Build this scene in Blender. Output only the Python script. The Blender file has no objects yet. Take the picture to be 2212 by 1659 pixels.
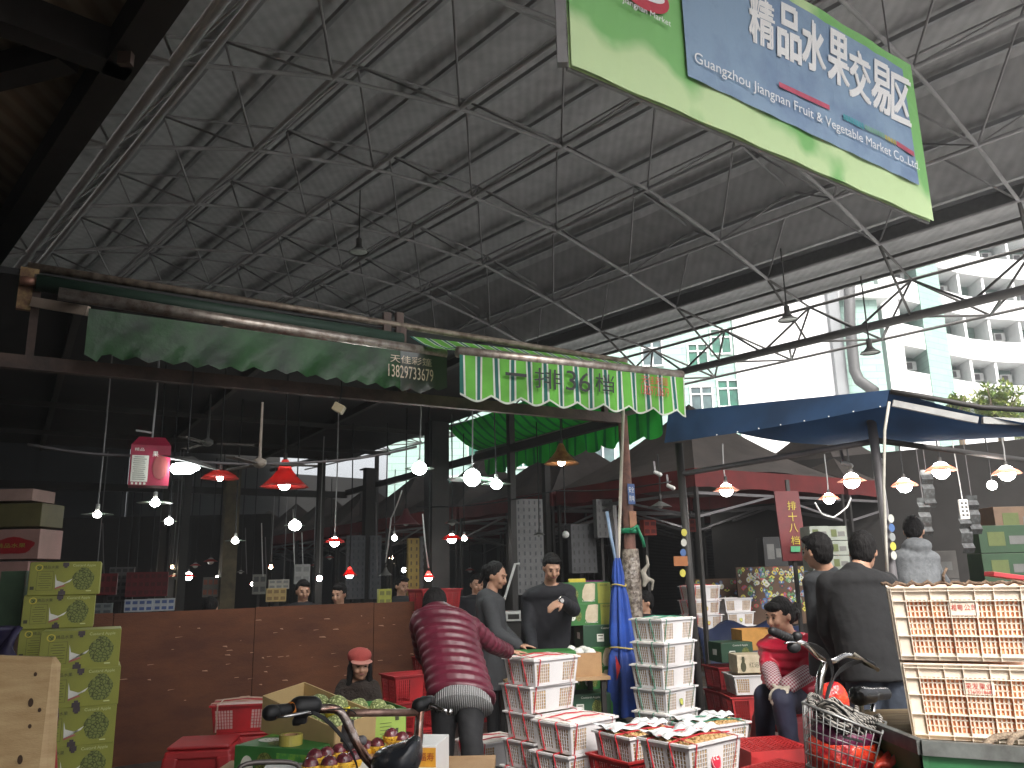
import bpy, bmesh, math, random
from mathutils import Vector, Matrix
random.seed(11)
V = Vector
R = math.radians
sc = bpy.context.scene
col = sc.collection
# ---------------------------------------------------------------- camera
F, PT, RL, CH = 1760.0, R(13.1), R(-1.2), 1.5
fwd = V((0, math.cos(PT), math.sin(PT))); u0 = V((0, -math.sin(PT), math.cos(PT))); wr = V((1, 0, 0))
CR = wr*math.cos(RL) + u0*math.sin(RL); CU = -wr*math.sin(RL) + u0*math.cos(RL)
cam = bpy.data.cameras.new('camera'); co = bpy.data.objects.new('camera', cam); col.objects.link(co)
cam.lens = 36*F/2212; cam.sensor_width = 36; cam.clip_end = 900; cam.clip_start = .05
co.matrix_world = Matrix(((CR.x, CU.x, -fwd.x, 0), (CR.y, CU.y, -fwd.y, 0), (CR.z, CU.z, -fwd.z, CH), (0, 0, 0, 1)))
sc.camera = co
# ---------------------------------------------------------------- sky, sun, exposure
SUN_EL, SUN_AZ = R(46), R(165)
w = bpy.data.worlds.new('World'); sc.world = w; w.use_nodes = True
nt = w.node_tree; bg = nt.nodes['Background']
sky = nt.nodes.new('ShaderNodeTexSky'); sky.sky_type = 'NISHITA'; sky.sun_disc = False
sky.sun_elevation = SUN_EL; sky.sun_rotation = SUN_AZ; sky.air_density = 1.0; sky.dust_density = 6.0; sky.ozone_density = .6
hs = nt.nodes.new('ShaderNodeHueSaturation'); hs.inputs['Saturation'].default_value = .22
nt.links.new(sky.outputs[0], hs.inputs['Color']); nt.links.new(hs.outputs[0], bg.inputs[0])
bg.inputs[1].default_value = .15
sl = bpy.data.lights.new('sun', 'SUN'); sl.energy = 2.6; sl.angle = R(20); sl.color = (1, .96, .9)
so = bpy.data.objects.new('sun', sl); col.objects.link(so)
sd = V((math.sin(SUN_AZ)*math.cos(SUN_EL), math.cos(SUN_AZ)*math.cos(SUN_EL), math.sin(SUN_EL)))
so.rotation_euler = sd.to_track_quat('Z', 'Y').to_euler(); so.location = sd*30
vs = sc.view_settings; vs.view_transform = 'Standard'; vs.look = 'None'; vs.exposure = 1.15; vs.gamma = 1
sc.cycles.max_bounces = 6; sc.cycles.diffuse_bounces = 4; sc.cycles.glossy_bounces = 3
sc.cycles.transmission_bounces = 4; sc.cycles.transparent_max_bounces = 8
sc.cycles.use_denoising = True; sc.cycles.sample_clamp_indirect = 6; sc.cycles.caustics_reflective = False; sc.cycles.caustics_refractive = False

def ray(x, y):
    X = x-1106; Y = y-829.5
    X, Y = X*math.cos(RL)+Y*math.sin(RL), -X*math.sin(RL)+Y*math.cos(RL)
    u = -Y/F; s = X/F
    return V((s, math.cos(PT)-u*math.sin(PT), math.sin(PT)+u*math.cos(PT)))
CAM = V((0, 0, CH))
def at(x, y, D):
    d = ray(x, y); return CAM + d*(D/d.y)
def atz(x, y, z):
    d = ray(x, y); return CAM + d*((z-CH)/d.z)
def onpl(x, y, p, ang):
    d = ray(x, y); n = V((-math.sin(R(ang)), math.cos(R(ang)), 0)); return CAM + d*((V(p)-CAM).dot(n)/d.dot(n))

# ---------------------------------------------------------------- materials
MATS = {}
def mat(name, c, rough=.6, metal=0, var=.12, scale=8, bump=0, bscale=40, emit=None, es=1, alpha=1, trans=0, c2=None, stretch=None, spec=.5, contrast=(.35, .65), sheen=0):
    if name in MATS: return MATS[name]
    m = bpy.data.materials.new(name); m.use_nodes = True; n = m.node_tree.nodes; L = m.node_tree.links
    b = n['Principled BSDF']; b.inputs['Roughness'].default_value = rough; b.inputs['Metallic'].default_value = metal
    b.inputs['Specular IOR Level'].default_value = spec
    if sheen: b.inputs['Sheen Weight'].default_value = sheen
    tc = n.new('ShaderNodeTexCoord'); mp = n.new('ShaderNodeMapping'); L.new(tc.outputs['Object'], mp.inputs[0])
    if stretch: mp.inputs['Scale'].default_value = stretch
    if c2 is None: c2 = tuple(max(0, x*(1-var*2)) for x in c)
    no = n.new('ShaderNodeTexNoise'); no.inputs['Scale'].default_value = scale; no.inputs['Detail'].default_value = 6; no.inputs['Roughness'].default_value = .62
    L.new(mp.outputs[0], no.inputs['Vector'])
    cr = n.new('ShaderNodeValToRGB'); cr.color_ramp.elements[0].position = contrast[0]; cr.color_ramp.elements[1].position = contrast[1]
    cr.color_ramp.elements[0].color = (*c2, 1); cr.color_ramp.elements[1].color = (*c, 1)
    L.new(no.outputs[0], cr.inputs[0]); L.new(cr.outputs[0], b.inputs['Base Color'])
    if bump:
        n2 = n.new('ShaderNodeTexNoise'); n2.inputs['Scale'].default_value = bscale; n2.inputs['Detail'].default_value = 4
        L.new(mp.outputs[0], n2.inputs['Vector'])
        bp = n.new('ShaderNodeBump'); bp.inputs['Strength'].default_value = bump; bp.inputs['Distance'].default_value = .02
        L.new(n2.outputs[0], bp.inputs['Height']); L.new(bp.outputs[0], b.inputs['Normal'])
    if emit: b.inputs['Emission Color'].default_value = (*emit, 1); b.inputs['Emission Strength'].default_value = es
    if alpha < 1: b.inputs['Alpha'].default_value = alpha
    if trans: b.inputs['Transmission Weight'].default_value = trans
    MATS[name] = m; return m

def mat_wave(name, ca, cb, scale, axis='X', rough=.6, thresh=.5, bump=0, dist=0, soft=.04):
    """stripes / corrugation in object coordinates"""
    m = bpy.data.materials.new(name); m.use_nodes = True; n = m.node_tree.nodes; L = m.node_tree.links
    b = n['Principled BSDF']; b.inputs['Roughness'].default_value = rough
    tc = n.new('ShaderNodeTexCoord'); wv = n.new('ShaderNodeTexWave'); wv.bands_direction = axis; wv.inputs['Scale'].default_value = scale
    wv.inputs['Distortion'].default_value = dist
    L.new(tc.outputs['Object'], wv.inputs[0])
    cr = n.new('ShaderNodeValToRGB'); cr.color_ramp.elements[0].position = thresh-soft; cr.color_ramp.elements[1].position = thresh+soft
    cr.color_ramp.elements[0].color = (*ca, 1); cr.color_ramp.elements[1].color = (*cb, 1)
    L.new(wv.outputs['Fac'], cr.inputs[0])
    no = n.new('ShaderNodeTexNoise'); no.inputs['Scale'].default_value = 3; no.inputs['Detail'].default_value = 6; L.new(tc.outputs['Object'], no.inputs['Vector'])
    mx = n.new('ShaderNodeMix'); mx.data_type = 'RGBA'; mx.blend_type = 'MULTIPLY'; mx.inputs['Factor'].default_value = .5
    L.new(cr.outputs[0], mx.inputs['A']); L.new(no.outputs['Fac'], mx.inputs['B']); L.new(mx.outputs['Result'], b.inputs['Base Color'])
    if bump:
        bp = n.new('ShaderNodeBump'); bp.inputs['Strength'].default_value = bump; bp.inputs['Distance'].default_value = .03
        L.new(wv.outputs['Fac'], bp.inputs['Height']); L.new(bp.outputs[0], b.inputs['Normal'])
    MATS[name] = m; return m

def mat_brick(name, c1, c2, mortar, bw, bh, sz, rough=.6, sx=1):
    m = bpy.data.materials.new(name); m.use_nodes = True; n = m.node_tree.nodes; L = m.node_tree.links
    b = n['Principled BSDF']; b.inputs['Roughness'].default_value = rough
    tc = n.new('ShaderNodeTexCoord'); sp = n.new('ShaderNodeSeparateXYZ'); cb = n.new('ShaderNodeCombineXYZ'); ad = n.new('ShaderNodeMath')
    L.new(tc.outputs['Object'], sp.inputs[0]); L.new(sp.outputs[0], ad.inputs[0]); L.new(sp.outputs[1], ad.inputs[1])
    L.new(ad.outputs[0], cb.inputs[0]); L.new(sp.outputs[2], cb.inputs[1])
    br = n.new('ShaderNodeTexBrick'); br.inputs['Scale'].default_value = 1; br.inputs['Brick Width'].default_value = bw; br.inputs['Row Height'].default_value = bh
    br.inputs['Mortar Size'].default_value = sz; br.inputs['Color1'].default_value = (*c1, 1); br.inputs['Color2'].default_value = (*c2, 1); br.inputs['Mortar'].default_value = (*mortar, 1)
    L.new(cb.outputs[0], br.inputs[0]); L.new(br.outputs[0], b.inputs['Base Color'])
    MATS[name] = m; return m

def mat_voro(name, ca, cb, scale, rough=.6, bump=.6, thresh=.3):
    """cells: netting / knobbly fruit skin"""
    m = bpy.data.materials.new(name); m.use_nodes = True; n = m.node_tree.nodes; L = m.node_tree.links
    b = n['Principled BSDF']; b.inputs['Roughness'].default_value = rough
    tc = n.new('ShaderNodeTexCoord'); vo = n.new('ShaderNodeTexVoronoi'); vo.feature = 'DISTANCE_TO_EDGE'; vo.inputs['Scale'].default_value = scale
    L.new(tc.outputs['Object'], vo.inputs[0])
    cr = n.new('ShaderNodeValToRGB'); cr.color_ramp.elements[0].position = thresh*.4; cr.color_ramp.elements[1].position = thresh
    cr.color_ramp.elements[0].color = (*ca, 1); cr.color_ramp.elements[1].color = (*cb, 1)
    L.new(vo.outputs['Distance'], cr.inputs[0]); L.new(cr.outputs[0], b.inputs['Base Color'])
    bp = n.new('ShaderNodeBump'); bp.inputs['Strength'].default_value = bump; bp.inputs['Distance'].default_value = .01
    L.new(vo.outputs['Distance'], bp.inputs['Height']); L.new(bp.outputs[0], b.inputs['Normal'])
    MATS[name] = m; return m

# ---------------------------------------------------------------- mesh builder
_glyph = {}
def glyphs(s):
    if s in _glyph: return _glyph[s]
    cu = bpy.data.curves.new('t', 'FONT'); cu.body = s; cu.resolution_u = 3
    o = bpy.data.objects.new('t', cu); col.objects.link(o)
    dg = bpy.context.evaluated_depsgraph_get(); dg.update()
    ev = o.evaluated_get(dg); me = ev.to_mesh()
    vs_ = [v.co.copy() for v in me.vertices]; fs = [tuple(p.vertices) for p in me.polygons]
    ev.to_mesh_clear(); bpy.data.objects.remove(o); bpy.data.curves.remove(cu)
    if vs_:
        x0 = min(v.x for v in vs_); x1 = max(v.x for v in vs_); y0 = min(v.y for v in vs_); y1 = max(v.y for v in vs_)
        vs_ = [((v.x-x0)/max(1e-6, x1-x0), (v.y-y0)/max(1e-6, y1-y0)) for v in vs_]
    _glyph[s] = (vs_, fs); return _glyph[s]

class MB:
    def __init__(s): s.v = []; s.f = []; s.m = []; s.cm = 0
    def add(s, vs_, fs, m=None):
        o = len(s.v); s.v += [V(p) for p in vs_]; s.f += [tuple(i+o for i in f) for f in fs]; s.m += [s.cm if m is None else m]*len(fs); return s
    def box(s, c, sz, rot=None, m=None, taper=1):
        x, y, z = sz[0]/2, sz[1]/2, sz[2]/2; P = []
        for k, (a, b, d) in enumerate([(-1,-1,-1),(1,-1,-1),(1,1,-1),(-1,1,-1),(-1,-1,1),(1,-1,1),(1,1,1),(-1,1,1)]):
            t = taper if d < 0 else 1
            p = V((a*x*t, b*y*t, d*z));
            if rot is not None: p = rot @ p
            P.append(p+V(c))
        return s.add(P, [(0,3,2,1),(4,5,6,7),(0,1,5,4),(1,2,6,5),(2,3,7,6),(3,0,4,7)], m)
    def bar(s, a, b, w, h=None, m=None, up=None):
        a = V(a); b = V(b); h = h or w; d = b-a; l = d.length
        if l < 1e-6: return s
        z = d.normalized(); up = V(up) if up else V((0, 0, 1))
        if abs(z.dot(up)) > .98: up = V((0, 1, 0))
        x = up.cross(z).normalized(); y = z.cross(x)
        rot = Matrix((x, y, z)).transposed()
        return s.box((a+b)/2, (w, h, l), rot, m)
    def tube(s, pts, r, n=8, m=None, caps=True, flat=1, closed=False):
        pts = [V(p) for p in pts]; k = len(pts); rr = r if isinstance(r, (list, tuple)) else [r]*k
        vs_ = []; fs = []; prev = None
        for i, p in enumerate(pts):
            d = (pts[(i+1) % k]-pts[i-1]) if closed else (pts[min(i+1, k-1)]-pts[max(i-1, 0)])
            if d.length < 1e-9: d = V((0, 0, 1))
            d.normalize()
            if prev is None:
                up = V((0, 0, 1)) if abs(d.z) < .95 else V((0, 1, 0)); x = up.cross(d).normalized()
            else:
                x = (prev - d*prev.dot(d));
                x = x.normalized() if x.length > 1e-6 else V((1, 0, 0))
            prev = x; y = d.cross(x)
            for j in range(n):
                a = 2*math.pi*j/n; q = rr[i]; qx, qy = (q if isinstance(q, tuple) else (q, q*flat))
                vs_.append(p + x*math.cos(a)*qx + y*math.sin(a)*qy)
        for i in range(k if closed else k-1):
            i2 = (i+1) % k
            for j in range(n): fs.append((i*n+j, i*n+(j+1) % n, i2*n+(j+1) % n, i2*n+j))
        if caps and not closed: fs += [tuple(reversed(range(n))), tuple((k-1)*n+j for j in range(n))]
        return s.add(vs_, fs, m)
    def ell(s, c, r, rot=None, nu=14, nv=10, m=None, half=False):
        vs_ = []; fs = []; c = V(c)
        for i in range(nv+1):
            th = math.pi*i/nv*(.5 if half else 1)
            for j in range(nu):
                ph = 2*math.pi*j/nu; p = V((r[0]*math.sin(th)*math.cos(ph), r[1]*math.sin(th)*math.sin(ph), r[2]*math.cos(th)))
                if rot is not None: p = rot @ p
                vs_.append(p+c)
        for i in range(nv):
            for j in range(nu): fs.append((i*nu+j, (i+1)*nu+j, (i+1)*nu+(j+1) % nu, i*nu+(j+1) % nu))
        return s.add(vs_, fs, m)
    def cap(s, a, b, ra, rb, n=12, m=None, flat=1):
        a = V(a); b = V(b); d = (b-a); l = d.length or 1e-6; d = d/l; pts = []; rr = []
        for k in range(4): t = math.pi/2*k/4; pts.append(a-d*ra*math.cos(t)); rr.append(max(.0008, ra*math.sin(t)))
        pts.append(a); rr.append(ra); pts.append(b); rr.append(rb)
        for k in range(1, 5): t = math.pi/2*k/4; pts.append(b+d*rb*math.sin(t)); rr.append(max(.0008, rb*math.cos(t)))
        return s.tube(pts, rr, n, m, flat=flat)
    def lathe(s, prof, n=20, M=None, m=None):
        vs_ = []; fs = []
        for r, z in prof:
            for j in range(n):
                a = 2*math.pi*j/n; p = V((r*math.cos(a), r*math.sin(a), z)); vs_.append(M @ p if M is not None else p)
        for i in range(len(prof)-1):
            for j in range(n): fs.append((i*n+j, i*n+(j+1) % n, (i+1)*n+(j+1) % n, (i+1)*n+j))
        return s.add(vs_, fs, m)
    def sheet(s, nu, nv, fn, m=None):
        vs_ = [fn(i/nu, j/nv) for j in range(nv+1) for i in range(nu+1)]
        fs = [(j*(nu+1)+i, j*(nu+1)+i+1, (j+1)*(nu+1)+i+1, (j+1)*(nu+1)+i) for j in range(nv) for i in range(nu)]
        return s.add(vs_, fs, m)
    def poly(s, pts, m=None):
        return s.add(pts, [tuple(range(len(pts)))], m)
    def disc(s, c, ex, ey, rx, ry, n=24, m=None, fn=None):
        c = V(c); ex = V(ex); ey = V(ey); P = []
        for k in range(n):
            a = 2*math.pi*k/n; q = fn(a) if fn else 1; P.append(c+ex*rx*q*math.cos(a)+ey*ry*q*math.sin(a))
        return s.poly(P, m)
    def prism(s, pts, n, m=None):
        """closed slab from a planar outline and an offset vector"""
        k = len(pts); pts = [V(p) for p in pts]; n = V(n)
        return s.add(pts+[p+n for p in pts], [tuple(reversed(range(k))), tuple(range(k, 2*k))]+[(i, (i+1) % k, k+(i+1) % k, k+i) for i in range(k)], m)
    def text(s, t, o, ex, ey, wd, ht, m=None):
        g, fs = glyphs(t); o = V(o); ex = V(ex); ey = V(ey)
        return s.add([o+ex*x*wd+ey*y*ht for x, y in g], fs, m) if g else s
    def build(s, name, mats, parent=None, smooth=False, bev=0, world=False, remesh=0, sm=0, solid=0, noise=0, nscale=.1, autosmooth=True, sub=0):
        me = bpy.data.meshes.new(name)
        vv = s.v
        if world and parent is not None:
            inv = parent.matrix_basis.inverted()
            if parent.parent is not None: inv = parent.matrix_basis.inverted() @ parent.parent.matrix_basis.inverted()
            vv = [inv @ p for p in vv]
        me.from_pydata([tuple(p) for p in vv], [], s.f)
        ml = mats if isinstance(mats, (list, tuple)) else [mats]
        for x in ml: me.materials.append(x)
        if len(ml) > 1: me.polygons.foreach_set('material_index', s.m)
        if smooth: me.polygons.foreach_set('use_smooth', [True]*len(me.polygons))
        me.update()
        o = bpy.data.objects.new(name, me); col.objects.link(o)
        if parent is not None: o.parent = parent
        if solid:
            md = o.modifiers.new('t', 'SOLIDIFY'); md.thickness = solid; md.offset = 0
        if remesh:
            md = o.modifiers.new('r', 'REMESH'); md.mode = 'VOXEL'; md.voxel_size = remesh; md.use_smooth_shade = True
        if sm:
            md = o.modifiers.new('s', 'SMOOTH'); md.iterations = sm; md.factor = .5
        if noise:
            tx = bpy.data.textures.new('n', 'CLOUDS'); tx.noise_scale = nscale; md = o.modifiers.new('d', 'DISPLACE'); md.texture = tx; md.strength = noise; md.mid_level = .5
        if bev:
            md = o.modifiers.new('b', 'BEVEL'); md.width = bev; md.segments = 2; md.limit_method = 'ANGLE'; md.angle_limit = R(40)
        if sub:
            md = o.modifiers.new('ss', 'SUBSURF'); md.levels = sub; md.render_levels = sub
        return o

def tag(o, label, cat, group=None, kind=None):
    if label: o['label'] = label
    if cat: o['category'] = cat
    if group: o['group'] = group
    if kind: o['kind'] = kind
    return o
def thing(name, label, cat, loc=(0, 0, 0), rz=0, group=None):
    o = bpy.data.objects.new(name, None); col.objects.link(o); o.location = loc; o.rotation_euler = (0, 0, rz)
    o.empty_display_size = .1; o.matrix_basis = Matrix.Translation(loc) @ Matrix.Rotation(rz, 4, 'Z')
    return tag(o, label, cat, group)
def kids(o): return [c for c in bpy.data.objects if c.parent == o]
def dup(root, loc, rz=0, label=None, group=None, tilt=None):
    ks = KC.setdefault(root.name, [(c, kids(c)) for c in kids(root)])
    r = root.copy(); col.objects.link(r); r.location = loc; r.rotation_euler = (tilt[0] if tilt else 0, tilt[1] if tilt else 0, rz)
    if label: r['label'] = label
    if group: r['group'] = group
    for c, gs in ks:
        d = c.copy(); col.objects.link(d); d.parent = r
        for g in gs:
            e = g.copy(); col.objects.link(e); e.parent = d
    return r
KC = {}
# ================================================================= structure
def mat_cloth(name, c, tr=.4, rough=.8):
    m = bpy.data.materials.new(name); m.use_nodes = True; n = m.node_tree.nodes; L = m.node_tree.links
    out = n['Material Output']; b = n['Principled BSDF']; b.inputs['Base Color'].default_value = (*c, 1); b.inputs['Roughness'].default_value = rough
    tc = n.new('ShaderNodeTexCoord'); no = n.new('ShaderNodeTexNoise'); no.inputs['Scale'].default_value = 2.5; no.inputs['Detail'].default_value = 7
    L.new(tc.outputs['Object'], no.inputs['Vector']); cr = n.new('ShaderNodeValToRGB')
    cr.color_ramp.elements[0].position = .35; cr.color_ramp.elements[1].position = .6
    cr.color_ramp.elements[0].color = (*[x*.62 for x in c], 1); cr.color_ramp.elements[1].color = (*c, 1)
    L.new(no.outputs[0], cr.inputs[0]); L.new(cr.outputs[0], b.inputs['Base Color'])
    t = n.new('ShaderNodeBsdfTranslucent'); L.new(cr.outputs[0], t.inputs['Color'])
    mx = n.new('ShaderNodeMixShader'); mx.inputs[0].default_value = tr
    L.new(b.outputs[0], mx.inputs[1]); L.new(t.outputs[0], mx.inputs[2]); L.new(mx.outputs[0], out.inputs['Surface'])
    MATS[name] = m; return m
M_steel = mat('steel_grey', (.16, .15, .155), .55, .3, scale=5)
M_dark = mat('dark_steel', (.035, .032, .03), .6, .2, scale=6)
M_brown = mat('brown_steel', (.11, .07, .055), .65, .1, scale=4, c2=(.045, .03, .025), bump=.2)
M_rust = mat('rusty_paint', (.19, .085, .06), .7, 0, scale=9, c2=(.07, .035, .03), bump=.3)
M_black = mat('black_rubber', (.012, .012, .013), .5, spec=.4)
M_white = mat('white_paint', (.75, .75, .74), .5, scale=3, var=.06)
M_chrome = mat('chrome', (.75, .75, .76), .18, 1, scale=20, c2=(.4, .38, .36))
M_red = mat('red_plastic', (.42, .022, .022), .45, scale=4, c2=(.27, .014, .015))
M_reddull = mat('red_plastic_dull', (.4, .016, .02), .5, scale=4, c2=(.22, .012, .015))
M_wood = mat('plywood', (.5, .33, .18), .65, scale=2.2, c2=(.33, .2, .1), stretch=(1, 1, 7), bump=.1)
M_ply = mat('brown_hoarding', (.13, .045, .018), .85, scale=1.6, c2=(.07, .022, .01), stretch=(1, 1, 3), bump=.12)
M_kraft = mat('kraft_board', (.42, .25, .12), .8, scale=5, c2=(.32, .18, .09))
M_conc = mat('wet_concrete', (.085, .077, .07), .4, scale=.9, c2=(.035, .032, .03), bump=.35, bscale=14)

# ---- ground
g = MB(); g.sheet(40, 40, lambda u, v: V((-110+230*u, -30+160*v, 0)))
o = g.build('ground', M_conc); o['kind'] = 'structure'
M_bounce = mat('bounce_ground_pale', (.55, .54, .52), .8, scale=.7, c2=(.46, .45, .43))  # extra pale so the added ground sheet bounces light upward

# ---- main barrel roof
TH = R(41.57)
EU = V((-math.sin(TH), math.cos(TH), 0)); EV = V((math.cos(TH), math.sin(TH), 0))
def RP(a, b, z): return EV*a + EU*b + V((0, 0, z))
AZ = [(-4.2, 5.0), (-1.7, 6.4), (.75, 7.65), (3.27, 8.68), (5.77, 9.5), (8.41, 9.98), (11.09, 10.15), (13.87, 10.06), (16.64, 9.53), (18.72, 8.99)]
BJ = [10.79+3*j for j in range(-4, 13)]
def azint(t):
    t = max(0, min(len(AZ)-1.0001, t)); i = int(t); q = t-i
    return (AZ[i][0]*(1-q)+AZ[i+1][0]*q, AZ[i][1]*(1-q)+AZ[i+1][1]*q)
roof = thing('market_roof', 'vast dark grey barrel vault roof on a space frame above the whole market', 'roof', RP(8, 24, 0))
M_roof = mat_wave('roof_sheet', (.5, .5, .51), (.54, .54, .55), 1.6, 'X', .7, bump=.12, soft=.3)
M_rsteel = mat('roof_steel', (.3, .295, .3), .6, 0, scale=2)
M_purlin = mat('purlin_steel', (.36, .365, .38), .6, .1, scale=2)
sk = MB(); NB = 40; NA = 44
def skin_pt(u, v):
    if u < .86:
        a, z = azint(u/.86*(len(AZ)-1)); z += 1.75-1.2*max(0, (a-16.64)/2.08)
    else:
        q = (u-.86)/.14; a = 18.72+3.3*q; z = 9.54-.24*q
    return RP(a, -2.5+50*v, z)
sk.sheet(NA, NB, skin_pt); sk.sheet(NA, NB, lambda u, v: skin_pt(1-u, v)+V((0, 0, .06)))
sk.build('roof_panel', M_roof, roof, world=True)
for k in range(17):
    u = .03+.83*k/16
    m = MB(); a = skin_pt(u, 0)-V((0, 0, .16)); b = skin_pt(u, 1)-V((0, 0, .16)); m.bar(a, b, .08, .1); m.build('purlin', M_purlin, roof, world=True)
for i, (a, z) in enumerate(AZ):
    m = MB(); m.tube([RP(a, b, z) for b in (-2.5, 47)], .09 if i in (3,) else .045, 8)
    if i == 3:
        m.tube([RP(a+.32, b, z+.02) for b in (-2.5, 47)], .06, 6)
    m.build('chord_pipe', M_rsteel, roof, smooth=True, world=True)
for b in BJ:
    m = MB(); m.tube([RP(a, b, z) for a, z in AZ], .04, 8); m.build('arch_pipe', M_rsteel, roof, smooth=True, world=True)
TA = []
for i in range(len(AZ)-1):
    a = (AZ[i][0]+AZ[i+1][0])/2; z = (AZ[i][1]+AZ[i+1][1])/2; TA.append((a, z+1.35))
TBJ = [b+1.5 for b in BJ[:-1]]
for (a, z) in TA:
    m = MB(); m.tube([RP(a, -2.5, z), RP(a, 47, z)], .03, 6); m.build('top_chord_pipe', M_rsteel, roof, smooth=True, world=True)
for b in TBJ:
    m = MB(); m.tube([RP(a, b, z) for a, z in TA], .028, 6); m.build('top_arch_pipe', M_rsteel, roof, smooth=True, world=True)
struts = []
for i in range(len(AZ)-1):
    for j in range(len(BJ)-1):
        t = RP(TA[i][0], TBJ[j], TA[i][1])
        for di in (0, 1):
            for dj in (0, 1): struts.append((t, RP(AZ[i+di][0], BJ[j+dj], AZ[i+di][1])))
struts.sort(key=lambda s: (s[0]-CAM).length)
rest = MB()
for k, (p, q) in enumerate(struts):
    if k < 96:
        m = MB(); m.tube([p, q], .024, 6); m.build('web_strut', M_rsteel, roof, smooth=True, world=True)
    else: rest.tube([p, q], .024, 5)
o = rest.build('web_struts', M_rsteel, roof, smooth=True, world=True); o['kind'] = 'stuff'
g = MB(); g.poly([RP(13.5, -25, .004), RP(60, -25, .004), RP(60, 60, .004), RP(20, 60, .004), RP(20, 18, .004), RP(13.5, 6, .004)]); o = g.build('bounce_ground', M_bounce); o['kind'] = 'structure'  # pale ground sheet added outside to bounce light onto the roof underside
# eave truss: its own girder
eave = thing('eave_girder', 'triangulated steel pipe girder along the right hand eave in front of the white building', 'girder', RP(21.9, 20, 0))
M_esteel = mat('eave_steel', (.1, .095, .09), .55, .2, scale=4)
hv = [RP(21.85, b, 7.97) for b in (-2.5, 47)]
m = MB(); m.tube(hv, .12, 10); m.build('main_pipe', M_esteel, eave, smooth=True, world=True)
m = MB(); m.tube([RP(24.1, b, 8.15) for b in (-2.5, 47)], .045, 8); m.build('lower_pipe', M_esteel, eave, smooth=True, world=True)
m = MB(); m.tube([RP(22.2, b, 9.1) for b in (-2.5, 47)], .05, 8); m.build('upper_pipe', M_esteel, eave, smooth=True, world=True)
fm = MB(); fm.bar(RP(18.75, -2.5, 9.15), RP(18.75, 47, 9.15), .16, .3); fm.build('fascia_beam', mat('fascia', (.14, .14, .14), .7), eave, world=True)
for q in range(3):
    m = MB(); a = 19.6+q*1.0; m.bar(RP(a, -2.5, 9.36-.07*q), RP(a, 47, 9.36-.07*q), .05, .08); m.build('eave_beam', M_esteel, eave, world=True)
for j in range(-1, 12):
    b = 7.3+3*j; bb = 8.5+3*j
    if b < 4: continue
    for k, (p, q) in enumerate([(RP(24.1, b, 8.15), RP(21.85, b-1.2, 7.97)), (RP(24.1, b, 8.15), RP(21.85, b+1.2, 7.97)), (RP(24.1, b, 8.15), RP(22.2, bb-3, 9.1)), (RP(24.1, b, 8.15), RP(22.2, bb, 9.1)),
            (RP(22.2, bb, 9.1), RP(21.85, bb-1.5, 7.97)), (RP(22.2, bb, 9.1), RP(21.85, bb+1.5, 7.97)), (RP(22.2, bb, 9.1), RP(18.72, 10.79+3*(j-1), 8.99)), (RP(21.85, bb, 7.97), RP(18.72, 10.79+3*(j-1), 8.99))]):
        if j < 9 or k < 4:
            m = MB(); m.tube([p, q], .035, 6); m.build('strut', M_esteel, eave, smooth=True, world=True)

bs = thing('rear_sky_blocker', 'unseen dark block added behind and left of the viewpoint to hold back skylight', 'building', (-9, -5, 0)); m = MB(); m.box((0, -1, 3.4), (17, 4, 6.8)); m.build('wall', M_dark, bs)  # unseen block added to keep sky light off the left side
m = MB(); m.box((0, -1, 6.85), (17.6, 4.6, .12)); m.build('roof', M_dark, bs)
# ---- left low canopy (brown sheet close overhead)
cz = 4.4
A0 = atz(345, -40, cz); A1 = atz(-40, 560, cz)
cd = (A1-A0).normalized(); cn = V((-cd.y, cd.x, 0));
if cn.x > 0: cn = -cn
cnp = thing('side_canopy', 'low brown sheet canopy with dark beams overhead at the top left corner', 'canopy', (A0.x-2, A0.y, 0))
B0 = A0-cd*9; B1 = A1+cd*4  # canopy stretched out of view behind the camera to darken the left
M_can = mat_wave('canopy_sheet', (.3, .23, .16), (.42, .34, .24), 2.2, 'X', .6, bump=.3, soft=.3)
m = MB(); m.prism([B0, B1, B1+cn*12, B0+cn*12], V((0, 0, .05))); m.build('canopy_sheet', M_can, cnp, world=True)
m = MB(); m.bar(B0-V((0, 0, .1)), B1-V((0, 0, .1)), .16, .2); m.build('edge_beam', M_dark, cnp, world=True)
q = atz(282, 128, cz-.1); m = MB(); m.bar(q, q+cn*6+V((0, 0, 0)), .14, .2); m.bar(atz(150, 118, cz-.1), atz(-80, 175, cz-.1), .14, .14); m.build('cross_beam', M_dark, cnp, world=True)
m = MB(); m.box(atz(272, 122, cz-.22), (.07, .04, .1)); m.build('bracket', M_brown, cnp, world=True)
q = B1+cn*3; m = MB(); m.bar((q.x, q.y, 0), (q.x, q.y, cz), .14); q = B0+cn*5; m.bar((q.x, q.y, 0), (q.x, q.y, cz), .14); m.build('post', M_dark, cnp, world=True)

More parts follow.
